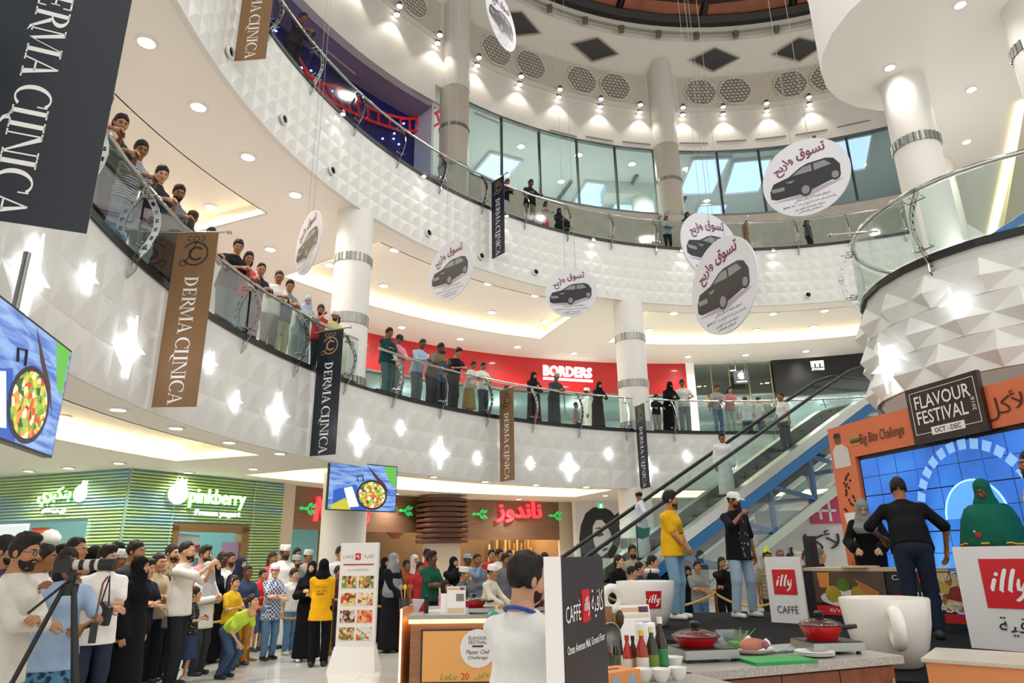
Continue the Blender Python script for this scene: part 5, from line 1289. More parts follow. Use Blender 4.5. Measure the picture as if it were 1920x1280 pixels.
ground(511, 1035, 15.4, 'girl with brown hair in a bright pink top', female=True, hair='long', hcol='brown', top='#d84f7e', skin='c')
ground(516, 1058, 13.3, 'girl in blue plaid shirt, ripped jeans and pink cap with folded arms', female=True, pose='crossed', top=M_PLAID, sleeve='short', btype='jeans', bottom='#5f86a8', head='cap', headcol='#e2d4d6', over=cloth('#c8637a'), hair='short', skin='l', shoes='#1c1d20', face=-40, look=(-20, 0), hem=.72)
ground(534, 1023, 15.2, 'man in white robe and patterned cap behind the girl in plaid', btype='robe', bottom='#e9e7e2', head='kumma', headcol=M_KUM, skin='d', beard='short')
ground(551, 1067, 13.9, 'boy in white lettered T-shirt and jeans beside the girl in plaid', top='#dedcd6', btype='jeans', bottom='#5d7fa0', skin='a', shoes='#d6d2cc', face=-35)
ground(556, 1042, 15.9, 'man in grey-green cap and shirt behind the boy in white', top='#7f8a82', head='kumma', headcol='#a9b0a8', skin='c', beard='short')
ground(557, 1028, 17.0, 'man with glasses in red T-shirt at the back', top='#b3242a', glasses=True, skin='b')
ground(578, 1032, 16.3, 'man in pale cap and beige robe at the back', btype='robe', bottom='#c9c1b2', head='kumma', headcol=M_KUM, skin='c')
ground(586, 1051, 12.9, 'woman in black headscarf and abaya facing the camera, next to yellow shirt', female=True, btype='abaya', bottom='#121216', head='hijab', headcol='#121216', skin='l', q='near', face=-82, shoes='#e4e2de', pose='chest')
pg = ground(608, 1047, 12.2, 'girl seen from behind in bright yellow T-shirt over black clothes', female=True, top='#edb21a', bottom='#131317', head='hijab', headcol='#101014', over=.05, skin='a', q='near', face=95, sleeve='half', hem=.73, shoes='#1a1b1f', pose='clasp')
text(AR_EAT+' '+AR_CAFE, 'back_print', M_BLACK, .22, .055, pg[0], (0, -.158, 1.28)); text(AR_CAFE+' '+AR_EAT, 'back_print', M_BLACK, .22, .055, pg[0], (0, -.158, 1.21)); MB().box(-.07, .07, -.16, -.157, 1.155, 1.17).build('back_print', M_BLACK, pg[0])
ground(638, 1025, 15.0, 'man in white T-shirt with dark backpack strap behind the menu stand', top='#e2e2df', skin='b')
ground(634, 1062, 14.2, 'child in dark purple T-shirt behind the menu stand', top='#4a2438', skin='c')
ground(662, 1029, 15.4, 'woman with dark hair looking over the menu stand', female=True, hair='bob', top='#3b3b42', skin='b')
ground(676, 1026, 16.3, 'dark-haired man at the back behind the menu stand', top='#5a6570', skin='b')
ground(698, 1029, 15.4, 'balding man with glasses right of the menu stand top', top='#8d8f93', hair='receding', glasses=True, skin='a')
ground(722, 1044, 15.6, 'woman in black headscarf half hidden by the grey-scarfed woman', **AB, skin='b')
ground(738, 1036, 13.6, 'woman in long grey headscarf over a black abaya behind the orange counter', female=True, btype='abaya', bottom='#17171b', head='hijab', headcol='#85878d', over=.42, skin='l', q='near', pose='clasp', face=-30)
ground(762, 1050, 15.4, 'dark-haired child in orange and red top', top='#a8502c', skin='c')
ground(777, 1039, 16.4, 'woman in white headscarf further back', female=True, btype='abaya', bottom='#1a1a1f', head='hijab', headcol='#e3e0d8', skin='a')
ground(787, 1054, 15.2, 'child with black hair in red top beside the white headscarf', top='#b5323a', skin='c')
ground(801, 1029, 15.8, 'man with red and white sleeves behind the man in green', top='#c23b40', skin='c')
ground(808, 1034, 13.6, 'man in dark green T-shirt with crossed arms behind the counter', pose='crossed', top='#1d5643', bottom='#20242b', skin='d', q='near', hair='quiff', face=-35, look=(15, 0))
ground(834, 1090, 12.9, 'little girl in pink top with black bobbed hair behind the counter', female=True, hair='bob', top='#e07b98', skin='c', pose='chest', face=-30)
ground(850, 1043, 14.6, 'woman in black headscarf with white band covering her mouth with a hand', pose='chin', **AB, skin='a')
ground(876, 1038, 15.3, 'man in a grey baseball cap', top='#d9d7d2', head='cap', headcol='#9aa1a9', skin='d')
ground(894, 1039, 14.4, 'man in blue-grey shirt with a hand at his mouth', pose='chin', top='#7d8da6', sleeve='long', skin='c', hair='receding')
ground(868, 1065, 12.8, 'boy in dark grey robe and embroidered cap with hand on chin', pose='chin', btype='robe', bottom='#5d6266', head='kumma', headcol=M_KUM, skin='b', face=-15)
ground(913, 1062, 12.4, 'boy in cream robe and white cap working at the counter', pose='work', btype='robe', bottom='#d8d1c0', head='kumma', headcol='#e9e8e3', skin='b', q='near', face=-25)
ground(921, 1030, 17.0, 'man in red T-shirt among the back row', top='#cc2f35', skin='b')
ground(936, 1029, 16.0, 'man in white T-shirt looking right in the back row', top='#e6e4df', skin='b', look=(20, 0))
ground(947, 1038, 13.7, 'man with dark hair and grey shirt before the back row', top='#6e7176', skin='c')
ground(954, 1031, 17.6, 'man with glasses at the very back by the bamboo poles', top='#9a958c', glasses=True, skin='b')
ground(1020, 1036, 13.2, 'woman with dark hair above the foreground man\'s shoulder', female=True, hair='long', top='#b98a90', skin='b')
ground(1003, 1044, 13.6, 'woman in yellow-green headscarf behind the foreground man', female=True, head='hijab', headcol='#a9a53a', btype='abaya', bottom='#2b2b2f', skin='b')
# lanyard man in front
lm = ground(978, 1045, 3.55, 'man in white T-shirt with blue lanyard seen from behind in the foreground', q='near', top='#ecebe7', bottom='#23262c', skin='a', hair='quiff', beard='short', face=52, look=(-18, -6), H=1.62, pose='work', lean=.02, fat=1.08, sleeve='half')
_nb = lm[1]['nb']
MB().tube([tuple(_nb+V3(.088*math.cos(t), .08*math.sin(t)-.015, .0+.03*math.sin(t+PI))) for t in np.linspace(-PI-.5, .5, 16)]+[tuple(_nb+V3(.1, .14, -.12)), tuple(_nb+V3(.03, .17, -.3))], .011, 6).build('lanyard', mat('#2b4aa0', .6), lm[0], 50)
# --- crowd right of the foreground man
ground(1185, 1022, 14.55, 'bearded man in beige T-shirt below the escalator handrail', top='#a9a28f', skin='b', beard='full', face=-90)
ground(1158, 1040, 13.8, 'woman with long dark brown hair in black cloak over pink blouse', female=True, hair='long', hcol='brown', btype='abaya', bottom='#151519', skin='l', face=-40)
ground(1112, 1052, 14.2, 'child in orange-yellow top beside the black board', top='#e0a22f', skin='c', face=-60)
ground(1132, 1105, 12.6, 'small child in dark jacket leaning on the rope left of the cup', top='#1f2736', skin='c', pose='chest', face=-60)
ground(1183, 1063, 13.3, 'boy in pale grey T-shirt left of the white scarf', top='#cfd3d7', skin='a', face=-20)
ground(1197, 1055, 14.0, 'boy with short black hair behind the boy in pale grey', top='#39404e', skin='a', face=-20)
ground(1208, 1054, 14.6, 'smiling boy at the back beside the white-scarfed woman', top='#6d7480', skin='a', face=-20)
sw_ = ground(1221, 1041, 12.6, "woman with short dark hair, navy top and white scarf around her neck", female=True, q="near", hair="short", top="#161c30", sleeve="half", skin="a", pose="chest", face=-20)
MB().tube([tuple(sw_[1]["nb"]+V3(.12*math.cos(t), .1*math.sin(t), .0)) for t in np.linspace(0, 2*PI, 15)], .045, 8, False).build("scarf", cloth("#e6e4de"), sw_[0], 60)
ground(1306, 1052, 14.3, 'boy in grey polo shirt with folded arms between the two presenters', pose='crossed', top='#8d8f8e', btype='jeans', bottom='#54799a', skin='b', face=-88)
ground(1288, 1062, 14.9, 'person in black behind the boy in grey polo', **AB, skin='b', face=-90)
ground(1352, 1046, 14.6, 'woman with long black hair and black top behind the rope sign', female=True, hair='long', top='#16161a', sleeve='long', bottom='#1a1b20', skin='b', pose='chin', face=-85, H=1.55)
ground(1437, 1032, 14.0, 'man in checked shirt with yellow paper party hat', top=M_CHECK, skin='c', beard='short', head='party', headcol='#d6dc2e', face=-92, hair='short')
ground(1461, 1030, 15.2, 'older man with grey hair and glasses behind the white logo board', top='#7d6f64', hcol='grey', hair='receding', glasses=True, skin='c', face=-95)
ground(1480, 1038, 16.0, 'dark-haired person far back behind the logo board', top='#2c2e34', face=-95)
ground(1495, 1036, 16.4, 'person in pale cap far back behind the logo board', top='#8c8479', head='kumma', headcol='#d6c9b4', face=-95)
ground(1511, 1032, 13.4, 'man with glasses leaning sideways in black shirt beside the breakfast poster', top='#1c1d22', glasses=True, skin='c', face=-100, look=(-10, 0))
ground(1533, 1029, 14.2, 'man in navy shirt looking away beside the orange frame', top='#1f2a40', skin='a', hcol='grey', face=-20)
# --- on the stage
def onstage(u, v, label, H, **k):
    p = at(u, v, STAGE_Z); k.setdefault('q', 'near'); k.setdefault('group', 'people on the stage'); return person(label, p, H=H, **k)
yp = onstage(1272, 1160, 'man in yellow polo shirt and light jeans with clasped hands on stage', 1.71, pose='clasp', top='#ecb322', btype='jeans', bottom='#7fa3b8', shoes='#ecebe8', skin='b', hair='quiff', beard='short', face=-38, look=(28, 0), fat=1.05, hem=.84, feet_d=.02)
text('FLAVOUR', 'chest_print', M_BLACK, .19, .04, yp[0], (0, .150, 1.25), rot=(PI/2, 0, PI)); text('FESTIVAL', 'chest_print', M_BLACK, .19, .04, yp[0], (0, .150, 1.20), rot=(PI/2, 0, PI)); MB().box(-.06, .06, .149, .152, 1.15, 1.17).build('chest_print', M_BLACK, yp[0])
mc = onstage(1398, 1157, 'presenter in white cap, black jacket and pale jeans holding a microphone', 1.70, pose='mic', top='#17181b', sleeve='half', btype='jeans', bottom='#9fb6c6', shoes='#dedcd8', skin='c', head='cap', headcol='#e6e4df', beard='short', face=-65, look=(18, -12), hem=.78, feet_d=.07)
MB().prism([(-.075, .80), (.075, .80), (.085, 1.1), (.06, 1.42), (-.06, 1.42), (-.085, 1.1)], Matrix.Translation((0, .135, 0)), .028).build('patterned_shirt', M_PRINT, mc[0])
w = mc[1]['wr'][1]; mp_ = mc[0].matrix_basis @ Vector(w); 
t = thing('microphone', 'black handheld microphone held by the presenter in the white cap', 'microphone', mp_+Vector((-.02, -.05, .02)))
MB().tube([(0, 0, 0), (-.03, -.03, .13)], [.013, .017], 10).build('handle', M_BLACK, t, 50); MB().lathe([(0, -.03), (.022, -.02), (.028, 0), (.022, .02), (0, .03)], 12, (-.036, -.036, .155)).build('mic_head', mat('#b9bcc0', .3, .8), t, 60)
gh = at(1616, 1168, STAGE_Z)
person('woman in grey headscarf, red and white scarf and black dress at the stage table', atd(1616, 944, 10.35)*Vector((1, 1, 0))+Vector((0, 0, STAGE_Z)), -118, H=1.52, pose='work', lean=.3, q='near', female=True, btype='abaya', bottom='#141418', head='hijab', headcol='#8b8f8c', over=.12, skin='l', glasses=True, look=(10, -20), group='people on the stage')
bk = onstage(1742, 1198, 'man in black shirt and dark jeans bending over the stage table, seen from behind', 1.72, pose='bend', lean=.62, top='#131417', sleeve='half', btype='jeans', bottom='#232c3c', skin='c', hair='buzz', shoes='#26282c', face=66, fat=1.04, hem=.86, pmod=dict(h=((-.24, .34, 1.0), (.34, .26, .86))))
gp = atd(1843, 903, 9.05)
gw = person('woman with glasses in green headscarf cape with red rose embroidery on stage', Vector((gp.x, gp.y, STAGE_Z)), -140, H=1.58, pose='work', lean=.12, pmod=dict(h=((-.1, .34, .98), (.1, .34, .98)), pole=((-.25, -.5, -1), (.25, -.5, -1))), q='near', female=True, btype='abaya', bottom='#16513f', head='hijab', headcol='#15614f', over=.52, skin='c', glasses=True, look=(0, -22), group='people on the stage')
b = MB(); b.lathe([(.09, 1.47), (.15, 1.455), (.24, 1.41), (.295, 1.28), (.325, 1.1), (.35, .90)], 30, close=False); b.v = [(x, y*.86+.05+.10*max(0, (1.4-z)), z+.012*math.sin(9*math.atan2(y, x))*max(0, 1.3-z)*3) for x, y, z in b.v]
cape = b.build('cape', cloth('#15614f'), gw[0], 60)
def cape_band(z0, z1, c, k=1.0):
    b = MB(); rr = lambda z: np.interp(-z, [-1.28, -1.1, -.90], [.295, .325, .35])*k+.004
    b.lathe([(rr(z0), z0), (rr(z1), z1)], 30, close=False); b.v = [(x, y*.86+.05+.10*max(0, (1.4-z)), z+.012*math.sin(9*math.atan2(y, x))*max(0, 1.3-z)*3) for x, y, z in b.v]; b.build('cape_band', cloth(c), cape, 60)
cape_band(.935, .965, '#cfc9ae'); cape_band(.975, 1.0, '#6a3326'); cape_band(1.0, 1.015, '#d8c24c')
MB().lathe([(0, 0), (.035, 0), (.03, .012), (0, .016)], 12).build('rose_embroidery', mat('#b51f2a', .6), cape, loc=(.06, .355, 1.1), rot=(-PI/2, 0, 0))
for a_ in (.9, -2.0): MB().lathe([(0, 0), (.014, 0), (0, .006)], 8).build('leaf_embroidery', mat('#d9d2b4', .6), cape, loc=(.06+.05*math.cos(a_), .358, 1.1+.055*math.sin(a_)), rot=(-PI/2, 0, 0))
er = atd(1930, 832, 8.0)
person('bearded man in yellow shirt cut off at the right edge', Vector((er.x, er.y, STAGE_Z)), 170, H=1.72, q='mid', top='#e7b01f', skin='c', beard='full', group='people on the stage')
# --- lower balcony, left side
LB = [(196, 133, 'young man with wristwatch leaning beside the big dark banner', dict(top='#b9a58c', skin='c')), (222, 205, 'woman with long black hair and hair clip leaning on the railing', dict(female=True, hair='long', top='#2b2830', skin='b')),
 (262, 243, 'young man in navy and white striped polo leaning over the railing', dict(top=M_STRIPE, skin='c', btype='jeans', bottom='#6f8ba3')), (300, 298, 'man in dark polo shirt with arms over the railing', dict(top='#2d3038', skin='a', btype='jeans', bottom='#7d8f96')),
 (331, 344, 'man with moustache in grey shirt touching his face at the railing', dict(top='#6f7478', sleeve='long', skin='c', beard='short')), (344, 375, 'man in dark green shirt above the tan banner', dict(top='#2f4a46', skin='d')),
 (357, 402, 'man in a brown cap just above the tan banner', dict(top='#3c5058', head='cap', headcol='#4a3a2c', skin='c')), (392, 432, 'woman in pink flowered dress half hidden by the tan banner', dict(female=True, btype='robe', bottom='#c98a94', hair='bob', skin='c')),
 (443, 452, 'man in black T-shirt leaning next to a woman in red', dict(top='#1d1f23', skin='b', bottom='#54606a')), (463, 477, 'woman with tied black hair in red top', dict(female=True, hair='bob', top='#d4434a', bottom='#6f8a92', skin='b')),
 (487, 499, 'balding man in dark navy shirt with hand near his mouth', dict(top='#252b38', hair='receding', skin='b', sleeve='long')), (520, 514, 'man in loose white shirt resting both arms on the rail', dict(top='#e0ded6', sleeve='half', hair='receding', hcol='brown', skin='c', bottom='#5a544c')),
 (541, 530, 'young man in grey T-shirt and khaki trousers with joined hands', dict(top='#7c858c', skin='b', bottom='#a9aa86')), (575, 558, 'woman in pale blue headscarf and long grey dress', dict(female=True, btype='abaya', bottom='#8a979b', head='hijab', headcol='#a5b4c4', skin='a')),
 (608, 571, 'man in red T-shirt covering his mouth', dict(pose='chin', top='#b0262e', skin='c', beard='short')), (627, 586, 'man in white cap and yellowish robe holding a phone by the column', dict(btype='robe', bottom='#c9c07e', head='kumma', headcol='#ecebe6', skin='c', beard='short'))]
for u, v, lb, k in LB: rail(u, v, lb, turn=-18, **{**dict(look=(-28, -20)), **k})
# --- lower balcony, back side
RB = [(734, 614, 'stocky man with moustache in dark green sweater with crossed arms', dict(pose='crossed', top='#1f4144', sleeve='long', bottom='#4f6a6c', skin='c', fat=1.15)), (753, 627, 'man in pink shirt and dark cap', dict(pose='crossed', top='#dd93a4', sleeve='long', head='cap', headcol='#274048', bottom='#6d7b7a', skin='c')),
 (787, 639, 'man in light blue long-sleeved shirt leaning on the rail', dict(top='#a3bcd4', sleeve='long', hair='receding', bottom='#5d646c', skin='d')), (814, 650, 'man in olive brown T-shirt leaning low on the rail', dict(pose='rail_deep', top='#77725f', skin='d')),
 (832, 644, 'tall young man in blue T-shirt', dict(back=.8, pose='crossed', top='#3f5e92', skin='c', hair='quiff')), (854, 655, 'young man in black T-shirt with white print', dict(top='#1b1c20', skin='b', hair='quiff')),
 (884, 679, 'woman in white jacket over a black and tan dress', dict(female=True, top='#d9d4cc', sleeve='long', btype='skirt', bottom='#a88a5c', hair='short', skin='c')), (909, 678, 'man in white shirt looking at a dark phone', dict(pose='chest', top='#dddbd5', skin='c', bottom='#3f4b58')),
 (1003, 696, 'woman in black headscarf with clasped hands below the red sign', dict(**AB, skin='a', pose='chest')), (1040, 702, 'man in grey cap and dark robe leaning on the rail', dict(btype='robe', bottom='#3d4146', head='kumma', headcol='#a8b2a8', skin='c')),
 (1121, 717, 'woman in black headscarf and abaya left of the white column', dict(**AB, skin='a')), (1253, 717, 'woman in full black face veil right of the white column', dict(female=True, btype='abaya', bottom='#121216', head='niqab', headcol='#121216', skin='b')),
 (1280, 707, 'tall man in white T-shirt and grey trousers beside the veiled woman', dict(pose='rail_straight', top='#d9d9d5', bottom='#6d7880', skin='c', turn=-25)), (1342, 723, 'man in grey T-shirt and jeans holding a child in yellow', dict(top='#9b9ea0', btype='jeans', bottom='#4e7396', skin='b')),
 (1366, 726, 'woman in pink scarf leaning on the rail', dict(female=True, top='#c97f86', bottom='#9fb3a8', hair='bob', skin='a')), (1230, 735, 'boy with black hair in dark jacket at the rail end', dict(pose='rail_straight', top='#23252b', skin='b', bottom='#8f8a80', H=1.3))]
for u, v, lb, k in RB:
    k = dict(k); tn = k.pop('turn', 0); rail(u, v, lb, turn=tn, **k)
cp = atcyl(1328, 729, R1+.55); person('toddler in yellow top held by the man in grey T-shirt', Vector((cp.x, cp.y, L1+.78)), math.degrees(ang(cp))+170, H=.82, pose='sit', q='far', top='#e2c321', bottom='#7a6a3c', skin='b', group='onlookers along the lower balcony')
for u, v, d_, lb, k in [(950, 722, 2.6, 'man in maroon checked shirt walking behind the rail near the tan banner', dict(top='#8a3a40', skin='b')), (1099, 727, 2.2, 'man in white robe and cap walking past behind the rail', dict(btype='robe', bottom='#e5e4df', head='kumma', headcol='#efeee9', skin='c', pose='walk', face_off=90)),
        (1078, 735, 2.4, 'child with dark hair walking behind the rail', dict(top='#7c7a78', skin='c', H=1.35)), (1396, 744, 2.6, 'person in pale grey shirt seen from behind near the electronics shop', dict(top='#9fa8ad', btype='shorts', bottom='#2f3a52', skin='b', face_off=180)),
        (1421, 744, 2.8, 'man in grey T-shirt carrying a blue bag near the electronics shop', dict(top='#a7acb0', bottom='#2f3a52', skin='b', face_off=100))]:
    p = atcyl(u, v, R1+d_); k = dict(k); fo = k.pop('face_off', 40); H = k.pop('H', min(max(p.z-L1, 1.5), 1.84)); pos = pol(R1+d_, ang(p), L1)
    person(lb, pos, math.degrees(ang(p))+180+fo, H=H, q='far', group='passers-by on the lower balcony', **k)
# --- upper balcony
for u, v, lb, k in [(563, 14, 'dark figure leaning at the top left of the upper railing', dict(top='#3a3440', skin='d')), (949, 363, 'woman in black beside the dark hanging banner', dict(female=True, hair='long', top='#1c1d22', bottom='#b9bcc0', btype='skirt', skin='c')),
        (995, 336, 'man in black shirt and khaki trousers with hands at the upper rail', dict(pose='rail_straight', top='#1f2226', sleeve='half', bottom='#8a7d6c', skin='d', fat=1.1)), (1024, 374, 'girl in pink top and red leggings reaching out at the upper rail', dict(female=True, hair='bob', pose='rail_straight', top='#c9a6a0', btype='leggings', bottom='#c4203a', skin='c', H=1.2)),
        (1051, 406, 'woman in black sitting low behind the upper railing', dict(female=True, btype='abaya', bottom='#1a1c24', head='hijab', headcol='#1a1c24', pose='sit', H=1.45, skin='c')), (1250, 404, 'young woman in pale blue top and dark leggings at the upper rail', dict(female=True, hair='bob', hcol='brown', pose='crossed', top='#8fa6b8', btype='leggings', bottom='#20222a', skin='c', H=1.5)),
        (1289, 396, 'woman in dark blue abaya with folded arms at the upper rail', dict(female=True, pose='crossed', btype='abaya', bottom='#1c2533', head='hijab', headcol='#1b1c22', skin='c'))]:
    rail(u, v, lb, lvl=2, **k)
rail(1515, 427, 'woman with long black hair seen sideways near the chrome ball finial', lvl=2, turn=90, pose='stand', female=True, hair='long', top='#4c5a5a', bottom='#2a2d33', skin='c', back=.9)
# ------------------------------------------------------------------ stage, counters, boards, cups, video wall, escalator
def proj(p):
    d = Vector(p)-Vector((0, 0, EYE)); z = d.dot(_fw); return 960+F_PX*d.dot(_rt)/z, 640-F_PX*d.dot(_up)/z
M_CARPET = mat('#232325', .95, spec=.1, noise=.15, nscale=20, name='black_carpet')
poly = [(1.5, 7.95), (1.12, 9.6), (1.05, 11.1), (7.0, 11.0), (7.6, 3.6), (5.4, 3.5), (2.55, 5.2)]
st = thing('stage', 'low black carpeted stage with pleated black skirt', 'stage')
n = len(poly); MB().add([(x, y, STAGE_Z-.06) for x, y in poly]+[(x, y, STAGE_Z) for x, y in poly], [tuple(range(n))[::-1], tuple(range(n, 2*n))]+[(i, (i+1) % n, (i+1) % n+n, i+n) for i in range(n)]).build('deck', M_CARPET, st)
b = MB(); pts = []
for i in range(n):
    p, q = Vector((*poly[i], 0)), Vector((*poly[(i+1) % n], 0)); m = int((q-p).length/.06); nn = (q-p).normalized(); nn = Vector((-nn.y, nn.x, 0))
    for k in range(m): pts.append(p.lerp(q, k/m)+nn*(.02*math.sin(k*1.9))-nn*.0)
b.sheet(pts+[pts[0]], 0.0, STAGE_Z-.05); b.build('skirt', mat('#1b1b1d', .9), st, 60)
# ---- logo drawing: slanted "illy" strokes as rounded bars in the x-z plane
def illy(parent, cx, cz, s, m, y=-.012):
    """white script strokes, total width about s"""
    sh = .28
    def stroke(pts, w):
        b = MB(); P_ = [Vector((cx+s*(x+sh*z), y, cz+s*z)) for x, z in pts]
        L, Rr = [], []
        for i, p in enumerate(P_):
            d = (P_[min(i+1, len(P_)-1)]-P_[max(i-1, 0)]).normalized(); nn = Vector((-d.z, 0, d.x)); ww = w*s*(.6 if i in (0, len(P_)-1) else 1); L.append(p+nn*ww); Rr.append(p-nn*ww)
        b.add(L+Rr, [(i, i+1, len(P_)+i+1, len(P_)+i) for i in range(len(P_)-1)]); b.build('logo_letter', m, parent)
    stroke([(-.36, -.2), (-.38, -.12), (-.36, .08), (-.34, .12)], .05); stroke([(-.36, .2), (-.33, .24), (-.31, .27)], .05)
    for x in (-.16, .04): stroke([(x+.05, -.21), (x-.01, -.17), (x-.01, .1), (x+.01, .32), (x+.03, .37)], .05)
    stroke([(.2, .12), (.2, -.02), (.23, -.15), (.3, -.16), (.36, -.02), (.37, .13)], .045); stroke([(.37, .12), (.37, -.14), (.34, -.3), (.26, -.4), (.2, -.42)], .04)
M_LRED = mat('#cf1420', .45, name='logo_red'); M_LW = mat('#f4f2ef', .5, name='print_white'); M_LK = mat('#2a2726', .5, name='print_black')
def logo_square(parent, cx, cz, s, y=-.006):
    MB().box(cx-s/2, cx+s/2, y, y+.005, cz-s/2, cz+s/2).build('logo_square', M_LRED, parent); illy(parent, cx, cz, s*.8, M_LW, y-.003)
def board(p0, p1, h, z0, label, name='logo_board', th=.04, m=None):
    d = Vector(p1)-Vector(p0); L = d.length; rz = math.atan2(d.y, d.x); c = (Vector(p0)+Vector(p1))/2; c.z = z0
    t = thing(name, label, 'sign', c, rz); MB().box(-L/2, L/2, 0, th, 0, h).build('board', m or mat('#e6e6e6', .45, name='white_board'), t); return t, L
Z = STAGE_Z
t, L = board(at(1447, 1166, Z), at(1516, 1170, Z), .80, Z, 'white free-standing board with red illy logo and CAFFE lettering')
logo_square(t, .0, .49, L*.64); text('CAFF\u00c8', 'lettering', M_LK, L*.58, .11, t, (.0, -.008, .17))
q0 = at(1822, 1214, Z); q1 = q0+(at(1920, 1222, Z)-q0).normalized()*.72
t, L = board(q0, q1, .88, Z, 'larger white board with red illy logo and Arabic lettering at right edge')
logo_square(t, .05, .56, .42); text(AR_CAFE, 'lettering', M_LK, .36, .16, t, (.08, -.008, .2))
# stage table with breakfast posters
T0, T1 = at(1512, 1166, Z)+Vector((.05, .0, 0)), at(1800, 1184, Z)
d = T1-T0; TL = d.length; trz = math.atan2(d.y, d.x); TH = .66
tb = thing('demo_table', 'stage table faced with black breakfast posters', 'table', T0, trz)
MB().box(0, TL, .0, .6, TH-.04, TH).build('table_top', mat('#c9b79a', .5), tb)
MB().box(0, TL, .02, .06, 0.0, TH-.02).build('front_panel', mat('#1f1f22', .5), tb)
for x in (.06, TL-.06): MB().box(x-.03, x+.03, .5, .56, 0, TH-.04).build('leg', M_STEEL, tb)
CAKE = cells_mat('egg_dish_print', ['#e3c64a', '#d8d2c0', '#c9b23c', '#6f8f3a', '#efe3a0', '#b8a13c'], 16)
def food(x0, x1, z0, z1, m, nm='food_print', y=-.002): MB().box(x0, x1, y, y+.003, z0, z1).build(nm, m, tb)
food(.12, 1.0, .24, TH-.04, mat('#5d4436', .5)); MB().lathe([(0, 0), (.36, 0), (.36, .004)], 24).build('plate_print', mat('#d9d4c8', .5), tb, loc=(.55, -.008, .3), rot=(PI/2, 0, 0)).scale = (1, .28, 1)
for x in (.36, .68): MB().lathe([(0, 0), (.1, 0)], 16).build('egg_print', mat('#dcc445', .5), tb, loc=(x, -.014, .35), rot=(PI/2, 0, 0))
MB().lathe([(0, 0), (.08, 0)], 14).build('salad_print', mat('#7fa03c', .5), tb, loc=(.5, -.013, .46), rot=(PI/2, 0, 0))
for k in range(4): MB().prism([(.66+.02*k, .5-.04*k), (.92, .36-.03*k), (.92, .39-.03*k), (.66+.02*k, .53-.04*k)], Matrix.Translation((0, -.016, 0)), .002).build('toast_print', mat('#b0703a', .5), tb)
MB().prism([(.2, .42), (.32, .42), (.34, .6), (.18, .6)], Matrix.Translation((0, -.012, 0)), .002).build('juice_print', mat('#d98a35', .5), tb)
food(.12, 1.0, .1, .21, M_LRED, 'caption_band', -.004); text('illy\'s Egg Benedict', 'caption', M_LW, .55, .055, tb, (.56, -.008, .155))
text('CAFF\u00c8', 'lettering', M_LW, .26, .07, tb, (1.22, -.008, TH-.1)); MB().box(1.38, 1.5, -.006, 0, TH-.16, TH-.04).build('logo_square', M_LRED, tb); illy(tb, 1.44, TH-.1, .1, M_LW, -.01)
text(AR_CAFE, 'lettering', M_LW, .26, .1, tb, (1.68, -.008, TH-.1)); text('ALL DAY', 'lettering', M_LW, .34, .075, tb, (1.45, -.008, .36), bold=.02); text('BREAKFAST', 'lettering', M_LW, .62, .1, tb, (1.45, -.008, .24), bold=.02)
for x in (1.18, 1.72): MB().box(x-.08, x+.08, -.006, -.002, .355, .365).build('rule', M_LRED, tb)
food(2.0, TL-.12, .2, TH-.05, cells_mat('sandwich_print', ['#b5763c', '#d9b65a', '#7c4a28', '#e3d49a', '#9a3a26'], 9)); food(2.0, TL-.12, .08, .18, M_LRED, 'caption_band', -.004)
# giant cups
def cup(p, R, H, rz, label, logo):
    t = thing('giant_cup', label, 'cup', p, rz)
    pr = [(0, 0), (R*.52, 0), (R*.62, H*.03), (R*.82, H*.3), (R*.94, H*.62), (R, H*.97), (R*.985, H), (R*.95, H), (R*.93, H*.95), (R*.86, H*.55), (R*.5, H*.12), (0, H*.1)]
    MB().lathe(pr, 48).build('cup_body', mat('#efece4', .3, coat=.3, name='glossy_white_cup'), t, 50)
    pts = [(-(R*.95+R*.38*(1-math.cos(a))/1.0*.5+R*.16*math.sin(a)), 0, H*.64+R*.36*math.sin(a)) for a in np.linspace(0, 2*PI, 25)]
    pts = [(-(R*1.18)+R*.30*math.cos(a), 0, H*.62+R*.34*math.sin(a)) for a in np.linspace(0, 2*PI, 25)]
    MB().tube(pts, R*.15, 12, False).build('handle', mat('#efece4', .3, coat=.3, name='glossy_white_cup'), t, 60)
    if logo:
        y = -R*.955; o = logo_square
        q = bpy.data.objects.new('logo_patch', None)
        a = .15
        g = thing('logo', '', '') if False else None
        sq = .2*R/.36
        b = MB(); vs = []
        for i in range(7):
            th = -PI/2+(-.5+i/6)*sq/R
            for z in (H*.42, H*.42+sq): rr = R*(.865+.13*((z/H)-.42)/.5)+.008; vs.append((rr*math.cos(th), rr*math.sin(th), z))
        b.add(vs, [(2*i, 2*i+2, 2*i+3, 2*i+1) for i in range(6)]).build('logo_square', M_LRED, t)
        illy(t, 0, H*.42+sq/2, sq*.8, M_LW, -R*.96-.01)
    return t
cup(at(1216, 1174, Z)+Vector((0, .05, 0)), .365, .53, D2R(6), 'giant white cup with red illy logo and ring handle at the stage edge', True)
cup(at(1680, 1254, Z)+Vector((.05, .12, 0)), .325, .5, D2R(72), 'giant plain white cup with its handle towards the camera beside the counter', False)
